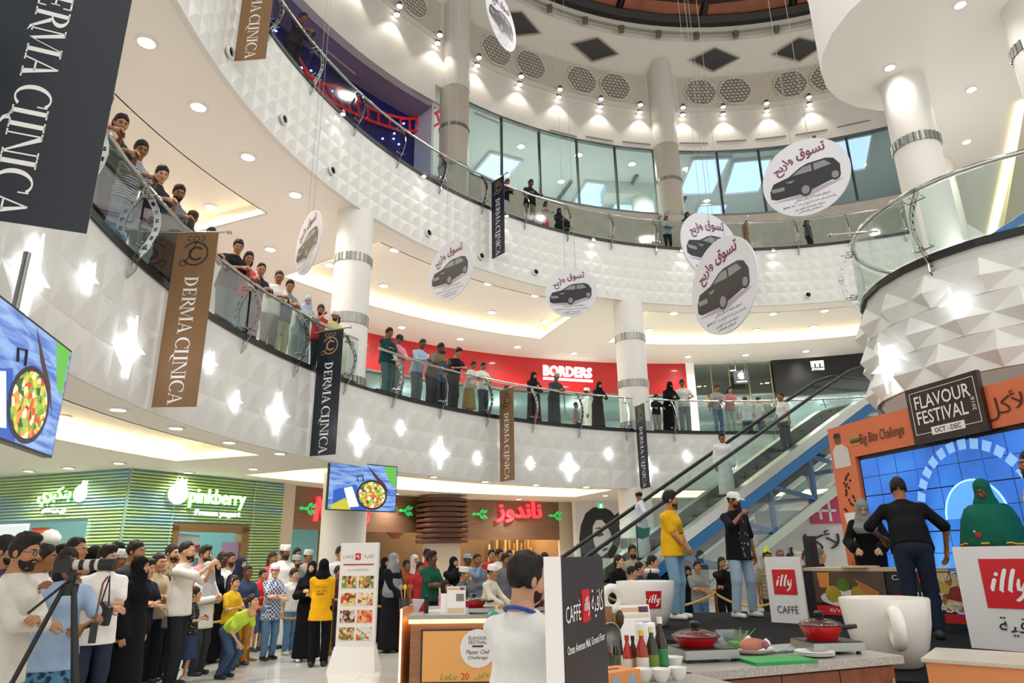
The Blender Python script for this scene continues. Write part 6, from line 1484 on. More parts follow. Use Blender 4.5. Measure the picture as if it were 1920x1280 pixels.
# video wall with orange frame
V0, V1 = at(1555, 805, 3.45), at(1920, 705, 3.45); vd = (V1-V0).normalized(); vrz = math.atan2(vd.y, vd.x)
VL = 4.6; vw = thing('video_wall', 'video wall of blue glowing panels in an orange festival frame', 'video wall', Vector((V0.x, V0.y, STAGE_Z)), vrz)
ZT = 3.45-STAGE_Z; M_OR = mat('#e2774a', .45, noise=.06, nscale=2, name='orange_board')
MB().box(0, .52, -.04, .25, 0, ZT).build('side_board', M_OR, vw); MB().box(.52, VL, -.04, .25, ZT-.5, ZT).build('header_board', M_OR, vw)
MB().box(.5, VL, .02, .25, 0, ZT-.5).build('bezel', M_BLACK, vw)
M_SCR = ramp_mat('blue_screen', 'Object', [(0, '#123a86'), (.45, '#2b6fd0'), (.75, '#4f9cf0'), (1, '#7cc0ff')], 'noise', .9, .8, .3, vscale=(1, 1, 1), detail=1.0, emit=.6)
pw, ph = 1.02, .525
for i in range(4):
    for j in range(4):
        x0 = .56+i*pw; z0 = ZT-.55-(j+1)*ph
        p_ = MB().box(x0+.008, x0+pw-.008, -.002, .03, z0+.008, z0+ph-.008).build('screen_panel', M_SCR, vw)
        b = MB()
        for k in range(1, 3): b.box(x0+pw*k/3-.004, x0+pw*k/3+.004, -.0035, -.002, z0+.01, z0+ph-.01)
        b.box(x0+.01, x0+pw-.01, -.0035, -.002, z0+ph/2-.004, z0+ph/2+.004); b.build('grid_line', mat('#0f2c66', .5), p_)
vn = Vector((vd.y, -vd.x, 0))
def vpt(u, v): w_ = atplane(u, v, V0, vn)-Vector((V0.x, V0.y, STAGE_Z)); return w_.dot(vd), w_.z
cx, cz = vpt(1832, 962); dR = math.hypot(vpt(1832, 822)[0]-cx, vpt(1832, 822)[1]-cz)
for k in range(15):
    a = PI*(k+.5)/15; r0, r1 = dR*.86, dR; da = .07
    MB().prism([(cx+r*math.cos(a+s), cz+r*math.sin(a+s)) for r, s in ((r0, -da), (r1, -da), (r1, da), (r0, da))], Matrix.Translation((0, -.012, 0)), .004).build('dial_segment', mat('#86b8ee', .4, emit=.5), vw)
MB().prism([(cx+.5*dR*math.cos(PI*k/20), cz-.05+.5*dR*math.sin(PI*k/20)) for k in range(21)], Matrix.Translation((0, -.010, 0)), .003).build('dial_disc', mat('#5aa4f0', .4, emit=.6), vw)
MB().tube([(cx+.5*dR*math.cos(PI*k/20), -.012, cz-.05+.5*dR*math.sin(PI*k/20)) for k in range(21)], .012, 5).build('dial_rim', mat('#a9d4ff', .4, emit=.9), vw)
text('Big Bite Challenge', 'lettering', mat('#4a1f14', .5), .86, .19, vw, (1.12, -.05, ZT-.29), shear=.2, bold=.004)
text(AR_EAT, 'lettering', mat('#4a1f14', .5), .6, .3, vw, (3.1, -.05, ZT-.27))
b = MB(); b.prism([(.06, ZT-.62), (.06, ZT-.35), (.14, ZT-.28), (.3, ZT-.28), (.4, ZT-.36), (.42, ZT-.62)], Matrix.Translation((0, -.046, 0)), .004); b.build('man_print', mat('#dcd6d2', .5), vw)
MB().lathe([(0, 0), (.075, 0)], 18).build('face_print', mat('#b98463', .5), vw, loc=(.2, -.047, ZT-.19), rot=(PI/2, 0, 0)); MB().prism([(.125, ZT-.17), (.275, ZT-.17), (.26, ZT-.1), (.14, ZT-.1)], Matrix.Translation((0, -.05, 0)), .002).build('hair_print', M_LK, vw)
for k, (c, dz, hh) in enumerate([('#c98a3c', .06, .07), ('#5a7a2c', .035, .02), ('#4a2a1c', .0, .035), ('#c9903f', -.04, .035)]): MB().box(.48, .68, -.047, -.043, ZT-.3+dz, ZT-.3+dz+hh).build('burger_print', mat(c, .5), vw)
MB().prism([(.14, ZT-1.55), (.4, ZT-1.55), (.44, ZT-1.28), (.1, ZT-1.28)], Matrix.Translation((0, -.046, 0)), .003).build('cup_print', M_LW, vw)
for k in range(22):
    x, z = .27+rnd.uniform(-.15, .15)*(1-k/40), ZT-1.25+.025*k
    MB().lathe([(0, 0), (.022, 0)], 6).build('coffee_bean_print', mat('#3a1d14', .5), vw, loc=(x, -.047, z), rot=(PI/2, 0, 0))
for k, s_ in enumerate(('Coffee', 'Cafe', '&', 'Dessert')): text(s_, 'lettering', mat('#4a1f14', .5), None, .075, vw, (.27, -.048, ZT-1.68-.11*k), shear=.15)
MB().lathe([(0, 0), (.19, 0)], 22).build('plate_print', M_LW, vw, loc=(.28, -.046, .35), rot=(PI/2, 0, 0)); MB().lathe([(0, 0), (.1, 0)], 18).build('coffee_print', mat('#2a1610', .5), vw, loc=(.28, -.05, .35), rot=(PI/2, 0, 0))
fs = thing('festival_sign', 'dark brown FLAVOUR FESTIVAL sign on the orange header', 'sign', Vector((V0.x, V0.y, STAGE_Z))+vd*1.86+Vector((vd.y, -vd.x, 0))*-.0, vrz)
sx0 = .0; MB().box(-.12, 1.0, -.1, -.045, ZT-.52, ZT+.2).build('board', mat('#33201a', .4, name='dark_brown_board'), fs)
b = MB()
for (x0, x1, z0, z1) in ((-.06, .94, ZT+.135, ZT+.142), (-.06, -.053, ZT-.4, ZT+.14), (.933, .94, ZT-.4, ZT+.14), (-.06, .94, ZT-.405, ZT-.398)): b.box(x0, x1, -.104, -.1, z0, z1)
b.build('border_line', M_LW, fs)
text('FLAVOUR', 'lettering', M_LW, .86, .17, fs, (.44, -.106, ZT+.0), bold=.01); text('FESTIVAL', 'lettering', M_LW, .78, .17, fs, (.4, -.106, ZT-.2), bold=.01)
text('2018', 'lettering', M_LW, .16, .05, fs, (.88, -.106, ZT-.18), rot=(PI/2, -PI/2, 0))
MB().box(.2, .7, -.108, -.1, ZT-.44, ZT-.34).build('date_ribbon', M_LW, fs); text('OCT - DEC', 'lettering', M_LK, .4, .06, fs, (.45, -.112, ZT-.39), bold=.01)
lamp('AREA', 'screen_glow', Vector((V0.x, V0.y, 2.3))+vd*2+Vector((vd.y, -vd.x, 0))*.1, 30, (.45, .7, 1), 1.6, rot=(PI/2, 0, vrz)) if False else None
# ---- escalator
A_ = atd(1400, 830, 16.9); B_ = atd(1564, 710, 19.0); ed = Vector((B_.x-A_.x, B_.y-A_.y, 0)).normalized(); sl = .577
es_n = Vector((ed.y, -ed.x, 0))       # towards the camera side
eb = A_-ed*((A_.z-.95)/sl); eb.z = 0   # foot of the near side
EL = 5.385/sl
esc = thing('escalator', 'escalator with glass sides, black handrails and blue steel truss', 'escalator', eb, math.atan2(ed.y, ed.x))
W_E = 1.15
def ez(x): return max(0, min(x, EL))*sl
prof = [(-.9, 0), (-.5, 0), (0, .06), (.5, .29)]+[(x, ez(x)) for x in np.arange(1, EL-.4, 1.0)]+[(EL-.3, ez(EL-.3)-.03), (EL+.3, 5.38), (EL+3.2, 5.385)]
M_ESTEEL = mat('#b9bab6', .25, .9, name='escalator_steel'); M_EBLUE = mat('#1f6fae', .4, name='blue_steel'); M_ERUB = mat('#101113', .45, name='black_rubber')
for y in (0.0, W_E):
    MB().tube([(x, y, z+.95) for x, z in prof], .045, 8).build('handrail', M_ERUB, esc, 50)
    b = MB(); vs = []
    for x, z in prof: vs += [(x, y, z+.12), (x, y, z+.9)]
    b.add(vs, [(2*i, 2*i+2, 2*i+3, 2*i+1) for i in range(len(prof)-1)]); b.build('glass_side', M_GLASS, esc)
    b = MB(); vs = []; o0, o1 = (y-.2, y+.05) if y == 0 else (y-.05, y+.2)
    for x, z in prof: vs += [(x, o0, z-.12), (x, o1, z-.12), (x, o1, z+.13), (x, o0, z+.13)]
    b.add(vs, [(4*i+k, 4*i+(k+1) % 4, 4*i+4+(k+1) % 4, 4*i+4+k) for i in range(len(prof)-1) for k in range(4)]); b.build('skirt_panel', M_ESTEEL, esc)
step = None
for k in range(int(EL/.4)+5):
    x = -1+.4*k; z = ez(x)
    if step is None: step = MB().box(0, .4, .06, W_E-.06, -.2, 0).build('step', mat('#77787a', .4, .7), esc, loc=(x, 0, z))
    else: copy_of(step, esc, (x, 0, z))
TD = 1.15
def tz(x): return ez(x)-.12
xs = list(np.arange(.6, EL+2.6, 1.3))
for y in (-.18, W_E+.18):
    b = MB(); b.bar((.4, y, tz(.4)-.12), (EL, y, tz(EL)-.12), .12, .2); b.bar((EL, y, tz(EL)-.12), (EL+3, y, 5.385-.24), .12, .2); b.build('top_chord', M_EBLUE, esc)
    b = MB(); b.bar((2.0, y, tz(2)-TD), (EL+.4, y, tz(EL)-TD), .12, .2); b.bar((EL+.4, y, tz(EL)-TD), (EL+3, y, 5.385-TD-.12), .12, .2); b.build('bottom_chord', mat('#b9c6b8', .35, .3, name='pale_cladding'), esc)
    for i, x in enumerate(xs):
        zt, zb = tz(x)-.15, tz(x)-TD
        if zb > .05: MB().bar((x, y, zt), (x, y, zb), .09).build('truss_post', M_EBLUE, esc)
        if i+1 < len(xs) and tz(xs[i+1])-TD > .05: MB().bar((x, y, zt), (xs[i+1], y, tz(xs[i+1])-TD), .09).build('truss_diagonal', M_EBLUE, esc)
for x in xs:
    if tz(x)-TD > .05:
        MB().bar((x, -.18, tz(x)-TD), (x, W_E+.18, tz(x)-TD), .1).build('cross_beam', M_EBLUE, esc)
        if x+1.3 < EL+2: MB().bar((x, -.18, tz(x)-TD), (x+1.3, W_E+.18, tz(x+1.3)-TD), .07).build('cross_brace', M_EBLUE, esc)
b = MB(); b.bar((1.5, W_E/2, tz(1.5)-.45), (EL, W_E/2, tz(EL)-.45), W_E, .12); b.build('step_underside', mat('#3b4745', .4, .4, noise=.4, nscale=2), esc)
b = MB(); vs = []
for x in (2.2, EL, EL+3): vs += [(x, -.235, tz(x)-TD+.1), (x, -.235, tz(x)-.2)]
b.add(vs, [(0,2,3,1), (2,4,5,3)]).build('truss_glazing', glass('#cfe4e4', .12, 'truss_glass'), esc)
br = struct(MB().box(EL+2.5, EL+14, -1.5, 2.5, 5.0, 5.385).build('floor_bridge', M_TILE, loc=eb, rot=(0, 0, math.atan2(ed.y, ed.x))))
esc_rz = math.atan2(ed.y, ed.x)
def on_esc(u, v, label, face, H=None, **k):
    best = min((abs(proj(eb+ed*x-es_n*(W_E/2)+Vector((0, 0, ez(x)+1.0)))[0]-u), x) for x in np.arange(-.5, EL, .1))[1]
    x = round((best+1)/.4)*.4-1+.2; pos = eb+ed*x-es_n*(W_E/2); z = ez(x-.2); zt = atd(u, v, math.hypot(pos.x, pos.y)).z
    Hh = H or min(max(zt-z, 1.5), 1.85); person(label, Vector((pos.x, pos.y, z)), face, H=Hh, group='people on the escalator', **k)
on_esc(1183, 951, 'man in white robe and pale cap with hand on hip low on the escalator', math.degrees(esc_rz)+150, pose='hip', btype='robe', bottom='#d9dde6', head='kumma', headcol='#d9b9a4', skin='c', beard='full', q='near', look=(-80, 0))
on_esc(1341, 834, 'man in white robe with hand on the handrail halfway up the escalator', -100, btype='robe', bottom='#e3e5e6', skin='c', pose='stand', hair='quiff')
on_esc(1461, 808, 'balding man in white shirt higher up the escalator', 200, top='#e0dedb', hair='receding', skin='c')
# white hoarding with Arabic lettering under the escalator
h0 = at(1462, 1075, .2); h0 = Vector((7.3, 14.6, 0)); h1 = Vector((11.6, 13.4, 0))
ho = struct(flat_panel('wall_hoarding', Vector((5.9, 17.2, 0)), Vector((14.5, 16.2, 0)), 0, 2.6, mat('#dcdcdc', .5), .1))
t = thing('hoarding_lettering', 'black Arabic lettering and pink emblem on the white hoarding', 'sign', atplane(1525, 1010, (5.9, 17.2, 0), Vector((-.115, -.993, 0)).normalized()), math.atan2(-1.0, 8.6))
text(AR_EAT, 'lettering', M_LK, 1.4, .6, t, (.1, -.06, -.1)); 
p2 = MB().box(.0, .75, -.06, -.02, .35, 1.0).build('emblem_square', mat('#d04a74', .5), t)
for (x0, x1, z0, z1) in ((.12, .6, .62, .68), (.2, .26, .45, .92), (.42, .48, .4, .95), (.12, .3, .8, .85)): MB().box(x0, x1, -.07, -.06, z0, z1).build('emblem_stroke', M_LW, t)
# ---- right cooking counter
C0, C1 = Vector((.30, 3.86, 0)), Vector((2.36, 4.64, 0)); cd = (C1-C0).normalized(); crz = math.atan2(cd.y, cd.x); CL = (C1-C0).length; CZ = 1.0
M_GRAN = ramp_mat('speckled_granite', 'Object', [(0, '#6b6763'), (.4, '#9c9790'), (.7, '#bdb8b0')], 'noise', 70, 0, .3, detail=6)
M_CWOOD = ramp_mat('reddish_cabinet_wood', 'Object', [(0, '#5a2c18'), (.5, '#7a4226'), (1, '#935634')], 'noise', 2.5, .8, .4, vscale=(8, 8, .7), detail=4)
cr = thing('cooking_counter', 'reddish wood cooking counter with grey granite top in the right foreground', 'counter', C0, crz)
MB().box(-.03, CL+.04, -.03, .75, CZ-.045, CZ).build('worktop', M_GRAN, cr); MB().box(0, CL, .02, .72, 0, CZ-.045).build('cabinet_body', M_CWOOD, cr)
for k in range(5):
    x0 = .02+k*(CL-.04)/5; x1 = x0+(CL-.04)/5-.008
    dr_ = MB().box(x0, x1, .0, .02, .08, CZ-.06).build('door', M_CWOOD, cr)
    xh = x1-.05 if k % 2 == 0 else x0+.05; MB().tube([(xh, -.03, CZ-.12), (xh, -.03, CZ-.3)], .008, 8).build('handle', M_STEEL, dr_)
MB().box(-.12, .70, -.52, -.0, CZ-.045, CZ).build('worktop', M_GRAN, cr); MB().box(-.1, .67, -.5, .02, 0, CZ-.045).build('cabinet_body', M_CWOOD, cr)
def ctop(u, v): p = at(u, v, CZ); return p
# ---- left orange counter
O0, O1 = at(770, 1153, .92), at(1075, 1149, .92); od = (O1-O0).normalized(); orz = math.atan2(od.y, od.x); OL = 1.95
oc = thing('cooking_counter', 'orange Master Chef Challenge counter with glowing edge strip and granite top', 'counter', Vector((O0.x, O0.y, 0)), orz)
M_OWOOD = ramp_mat('brown_counter_wood', 'Object', [(0, '#7a5236'), (.5, '#94684a'), (1, '#a87c5a')], 'noise', 2.5, .8, .45, vscale=(.6, .6, 9), detail=4)
OD = 1.7; ZO = .92
MB().box(-.04, OL, -.04, OD, ZO-.05, ZO).build('worktop', M_GRAN, oc); MB().box(0, OL-.04, .03, OD-.05, .06, ZO-.1).build('cabinet_body', M_OWOOD, oc)
MB().box(-.02, OL-.02, -.02, OD-.03, ZO-.1, ZO-.055).build('light_strip', mat('#ffdf9a', .5, emit=2.4, emit_col='#ffcf7a', name='warm_strip'), oc)
MB().box(.06, OL-.1, -.01, .03, .015, .05).build('plinth_light', mat('#ffdf9a', .5, emit=2.0, emit_col='#ffcf7a'), oc)
M_OPAN = mat('#e8ab62', .5, name='pale_orange_panel')
MB().box(.16, OL-.3, .015, .03, .14, .73).build('front_panel', M_OPAN, oc)
b = MB()
for (x0, x1, z0, z1) in ((.14, OL-.28, .73, .745), (.14, OL-.28, .125, .14), (.14, .155, .125, .745)): b.box(x0, x1, .01, .03, z0, z1)
b.build('panel_frame', M_BLACK, oc)
MB().lathe([(0, 0), (.225, 0), (.225, .006)], 36).build('emblem_disc', mat('#e6e6e8', .5), oc, loc=(.86, .012, .52), rot=(PI/2, 0, 0))
for xc in (.86,):
    text('FLAVOUR', 'lettering', M_LK, .23, .04, oc, (xc, .0, .64)); text('FESTIVAL', 'lettering', M_LK, .23, .04, oc, (xc, .0, .59)); MB().box(xc-.07, xc+.07, .0, .004, .535, .555).build('date_ribbon', M_LK, oc)
    text('Master Chef', 'lettering', M_LK, .29, .05, oc, (xc, .0, .48), shear=.2); text('Challenge', 'lettering', M_LK, .25, .05, oc, (xc, .0, .41), shear=.2)
text('LuLu', 'lettering', mat('#7a9a3c', .5), .2, .07, oc, (.5, .008, .2), shear=.3); text('20', 'lettering', mat('#cf3a34', .5), .1, .08, oc, (.70, .008, .2)); text(AR_EAT, 'lettering', mat('#7a9a3c', .5), .2, .08, oc, (.92, .008, .2))
# side board of the orange counter
sbp = thing('side_display_board', 'narrow orange board with oval picture at the counter end', 'sign', Vector((O0.x, O0.y, 0))+od*-.10, orz)
MB().box(-.03, .0, -.05, 1.75, 0, 1.0).build('board', mat('#e39a68', .5), sbp); 
MB().lathe([(0, 0), (.17, 0)], 24).build('picture', mat('#6d6a66', .5, noise=.6, nscale=12), sbp, loc=(-.034, .9, .55), rot=(0, -PI/2, 0)).scale = (1, 2.2, 1)
text('Menu', 'lettering', mat('#7a6aa0', .5), .3, .12, sbp, (-.036, .9, .85), rot=(PI/2, 0, -PI/2))
MB().box(-.02, .0, -.07, -.05, 0, 1.0).build('light_edge', mat('#ffe6b0', .5, emit=2.2, emit_col='#ffd890'), sbp)
# orange box at bottom right
ob = thing('orange_counter', 'orange-fronted counter corner at the bottom right', 'counter', at(1735, 1240, .95), D2R(-38))
ob.location.z = 0
MB().box(0, 1.6, 0, .6, 0, .95).build('body', mat('#dd8f55', .5), ob); MB().box(-.02, 1.62, -.02, .62, .95, .97).build('top', mat('#c9bfae', .4), ob); MB().box(.5, 1.3, -.006, 0, .62, .8).build('print', mat('#e8b487', .5), ob)
# ---- white menu stand and black cafe board
s0, s1 = at(628, 1257, 0), at(700, 1257, 0); sd = (s1-s0).normalized()
ms = thing('menu_stand', 'tall white menu stand with eight food pictures and red logo', 'sign', (s0+s1)/2, math.atan2(sd.y, sd.x)-D2R(4))
MB().add([(-.38, -.16, 0), (.38, -.16, 0), (.38, .16, 0), (-.38, .16, 0), (-.32, -.05, .34), (.32, -.05, .34), (.32, .05, .34), (-.32, .05, .34)], [(0,3,2,1),(4,5,6,7),(0,1,5,4),(1,2,6,5),(2,3,7,6),(3,0,4,7)]).build('base', mat('#efefec', .4), ms)
MB().box(-.31, .31, -.04, .04, .3, 1.86).build('panel', mat('#eeeeec', .4), ms)
MB().box(-.06, .03, -.046, -.04, 1.6, 1.7).build('logo_square', M_LRED, ms); illy(ms, -.015, 1.65, .075, M_LW, -.05)
text('CAFF\u00c8', 'lettering', mat('#a5a5a8', .5), .18, .06, ms, (-.18, -.045, 1.65)); text(AR_CAFE, 'lettering', mat('#a5a5a8', .5), .17, .08, ms, (.17, -.045, 1.65))
MB().box(-.25, .25, -.045, -.04, 1.52, 1.54).build('rule', mat('#b03a44', .5), ms); text('ALL DAY BREAKFAST', 'lettering', mat('#9a9a9c', .5), .34, .03, ms, (0, -.045, 1.45))
FD = [['#8f2e22', '#d9b25a', '#7f8f4a', '#e3d3a0'], ['#5a1f28', '#e0cfa0', '#6f8f4a', '#c98a4a'], ['#d9c65a', '#7a3a28', '#e3dca0', '#c94a34'], ['#a8322c', '#e3cfa0', '#d98a6a', '#f0e4c4'], ['#c9b8a8', '#4a2a24', '#8a5a4a', '#e0d4c0'], ['#c93a28', '#e07a4a', '#e8b48a', '#a82a20'], ['#d9b67a', '#8f5a34', '#6a8a44', '#e6d3a4'], ['#c9d0d4', '#c94a3a', '#8fa86a', '#e6e2d8']]
for k in range(8):
    x = -.14+.28*(k % 2); z = 1.27-.25*(k//2); MB().box(x-.12, x+.12, -.046, -.04, z-.09, z+.09).build('food_picture', cells_mat('menu_food_%d' % k, FD[k], 22), ms)
bl0 = Vector((.165, 2.62, 0)); bl1 = Vector((.39, 3.18, 0)); bd = (bl1-bl0); brz = math.atan2(bd.y, bd.x)
bb_ = thing('cafe_board', 'large black cafe board with white edge in the foreground', 'sign', (bl0+bl1)/2, brz)
LB_ = bd.length; M_LB = mat('#33302f', .45, name='charcoal_board')
MB().box(-LB_/2, LB_/2, 0, .05, 0, 1.615).build('panel', M_LB, bb_); MB().box(-LB_/2-.012, -LB_/2, -.003, .06, 0, 1.617).build('edge', M_LW, bb_)
MB().box(-LB_/2, LB_/2, -.3, .3, 0, .03).build('foot', M_LB, bb_)
text('CAFF\u00c8', 'lettering', M_LW, .19, .075, bb_, (-.17, -.004, 1.42)); MB().box(-.055, .05, -.006, 0, 1.37, 1.49).build('logo_square', M_LRED, bb_); illy(bb_, 0, 1.43, .09, M_LW, -.009)
text(AR_CAFE, 'lettering', M_LW, .18, .11, bb_, (.17, -.004, 1.43)); text('Oman Avenues Mall, Ground Floor', 'lettering', M_LW, .52, .035, bb_, (0, -.004, 1.29), bold=.01)
text('ALL DAY', 'lettering', M_LW, .24, .055, bb_, (0, -.004, 1.06), bold=.02); text('BREAKFAST', 'lettering', M_LW, .44, .07, bb_, (.02, -.004, .95), bold=.02)
for x in (-.22, .22): MB().box(x-.06, x+.06, -.005, 0, 1.055, 1.063).build('rule', M_LRED, bb_)
# ------------------------------------------------------------------ banners with serif lettering
def glyph(ch):
    """polygons of a high-contrast serif capital, unit height; returns (polys, advance)"""
    S, T, H_ = .17, .055, .045; P = []
    def rect(x0, x1, y0, y1): P.append([(x0, y0), (x1, y0), (x1, y1), (x0, y1)])
    def stem(x, w=S, serif=True):
        rect(x, x+w, 0, 1)
        if serif: rect(x-.09, x+w+.09, 0, H_); rect(x-.09, x+w+.09, 1-H_, 1)
    def bow(cx, cy, rx, ry, ix, iy, a0, a1, n=14):
        o = [(cx+rx*math.cos(a0+(a1-a0)*i/n), cy+ry*math.sin(a0+(a1-a0)*i/n)) for i in range(n+1)]; q = [(cx+ix*math.cos(a0+(a1-a0)*i/n), cy+iy*math.sin(a0+(a1-a0)*i/n)) for i in range(n+1)]
        for i in range(n): P.append([o[i], o[i+1], q[i+1], q[i]])
    def diag(x0, y0, x1, y1, w): P.append([(x0, y0), (x0+w, y0), (x1+w, y1), (x1, y1)])
    if ch == 'D': stem(.1); bow(.2, .5, .55, .5, .37, .45, -PI/2, PI/2); return P, .86
    if ch == 'E': stem(.1); rect(.2, .62, 0, T); rect(.2, .6, 1-T, 1); rect(.2, .5, .48, .48+T); rect(.57, .62, 0, .25); rect(.55, .6, .75, 1); rect(.46, .5, .38, .64); return P, .72
    if ch == 'R': stem(.1); bow(.25, .74, .42, .26, .25, .21, -PI/2, PI/2); P.append([(.32, .5), (.5, .5), (.86, .0), (1.05, -.12), (.8, -.06)]); return P, .78
    if ch == 'M': stem(.08, T); stem(.86, S); diag(.1, 1, .5, 0, .17) if False else P.append([(.08, 1), (.25, 1), (.55, .12), (.48, .0)]); P.append([(.48, 0), (.55, .12), (.88, 1), (.84, 1)]); return P, 1.16
    if ch == 'A': P.append([(.08, 0), (.14, 0), (.42, .9), (.4, 1)]); P.append([(.38, 1), (.46, 1), (.82, 0), (.62, 0)]); rect(.22, .62, .32, .32+T); rect(0, .24, 0, H_); rect(.52, .92, 0, H_); return P, .86
    if ch == 'C': bow(.5, .5, .5, .52, .33, .47, D2R(48), D2R(312), 20); rect(.78, .83, .66, .95); return P, .86
    if ch == 'L': stem(.1); P.append([(.2, 0), (.55, 0), (.6, -.14), (.95, -.3), (.5, -.2), (.27, .06)]); return P, .5
    if ch == 'I': stem(.1); return P, .42
    if ch == 'N': stem(.08, T); stem(.78, T); P.append([(.06, 1), (.26, 1), (.84, 0), (.78, 0)]); return P, .94
    return P, .35
def serif_v(word, parent, x0, z0, s, m, y):
    """letters stacked along a vertical line, reading downwards"""
    b = MB(); adv = 0.0
    for ch in word:
        P, a = glyph(ch)
        for p in P: b.add([(x0+(v-.5)*s, y, z0-(adv+u)*s) for u, v in p], [tuple(range(len(p)))])
        adv += a
    b.build('lettering', m, parent); return adv*s
def emblem(parent, cx, cz, s, m, y):
    b = MB()
    def ring(x, z, r, w, a0, a1, n=24):
        for i in range(n):
            t0, t1 = a0+(a1-a0)*i/n, a0+(a1-a0)*(i+1)/n
            b.add([(x+r*math.cos(t0), y, z+r*math.sin(t0)), (x+r*math.cos(t1), y, z+r*math.sin(t1)), (x+(r+w)*math.cos(t1), y, z+(r+w)*math.sin(t1)), (x+(r+w)*math.cos(t0), y, z+(r+w)*math.sin(t0))], [(0, 1, 2, 3)])
    ring(cx, cz, s*.42, s*.06, -2.6, 2.6); ring(cx+.04*s, cz, s*.2, s*.08, .7, 2*PI-.7); ring(cx-.02*s, cz+s*.58, s*.09, s*.03, 0, 2*PI, 14); ring(cx+.2*s, cz+s*.6, s*.07, s*.03, -2.2, 2.2, 12); ring(cx-.24*s, cz+s*.6, s*.07, s*.03, .9, 5.4, 12); ring(cx-.4*s, cz-s*.38, s*.09, s*.035, .5, 2*PI, 14)
    b.add([(cx-.33*s, y, cz-.36*s), (cx-.29*s, y, cz-.36*s), (cx+.05*s, y, cz+.5*s), (cx+.01*s, y, cz+.5*s)], [(0, 1, 2, 3)])
    b.build('emblem', m, parent)
M_BTAN = mat('#8b6a4a', .55, spec=.3, name='tan_banner'); M_BNAVY = mat('#1a212c', .35, spec=.5, name='dark_banner'); M_LTAN = mat('#a98a66', .5, name='tan_emblem')
def banner(a, R, zt, zb, tan, label, w=.60):
    t = thing('hanging_banner', label, 'banner', pol(R-.02, D2R(a), zt), D2R(a)+PI); h = zt-zb
    MB().box(.06, .06+w, -.006, .006, -h, -.02).build('cloth', M_BTAN if tan else M_BNAVY, t)
    MB().tube([(-.05, 0, 0), (.2+w, 0, 0)], .016, 8).build('pole', M_CHROME, t, 50); MB().lathe([(0, -.035), (.03, -.02), (.035, 0), (.03, .02), (0, .035)], 12, (.22+w, 0, 0)).build('finial', M_CHROME, t, 60)
    s = .215; lw = M_LW
    for y in (-.0085, .0085): 
        emblem(t, .06+w/2, -h+.13+9.05*min((h-.85)/8.95, .212)+.36, .40, M_LK if tan else M_LTAN, y); k_ = min((h-.85)/8.95, .212); z_ = -h+.13+9.05*k_; dv = serif_v('DERMA', t, .06+w/2, z_, k_, lw, y); serif_v('CLINICA', t, .06+w/2, z_-dv-.3*k_, k_, lw, y)
    return t
banner(204, R1, 7.1, 3.76, False, 'large dark DERMA CLINICA banner nearest the camera at the top left', .93)
banner(180.6, R1, 6.2, 3.6, True, 'tan DERMA CLINICA banner on the left of the lower balcony')
banner(159.8, R1, 6.2, 3.58, False, 'dark DERMA CLINICA banner left of the white column on the lower balcony')
banner(130.9, R1, 6.15, 3.58, True, 'tan DERMA CLINICA banner in the middle of the lower balcony')
banner(109.0, R1, 6.15, 3.55, False, 'dark DERMA CLINICA banner under the right white column')
banner(174.9, R2, 13.0, 10.33, True, 'tan DERMA CLINICA banner at the top of the upper balcony')
banner(131.3, R2, 12.95, 10.3, False, 'dark DERMA CLINICA banner on the upper balcony by the windows')
banner(88.8, R2, 12.95, 10.3, True, 'tan banner seen edge-on behind the large hanging disc')
# chrome finials of empty banner poles on the rounded balcony end
t = thing('banner_pole', 'bare chrome pole with ball end on the rounded balcony railing', 'pole', atcyl(1640, 437, DR, DX, DY, True), D2R(172)); t.location.z = L1+.8
MB().tube([(-.05, 0, 0), (.62, 0, .0)], .018, 8).build('rod', M_CHROME, t, 50); MB().lathe([(0, -.045), (.04, -.02), (.045, 0), (.04, .02), (0, .045)], 14, (.64, 0, 0)).build('ball', M_CHROME, t, 60)
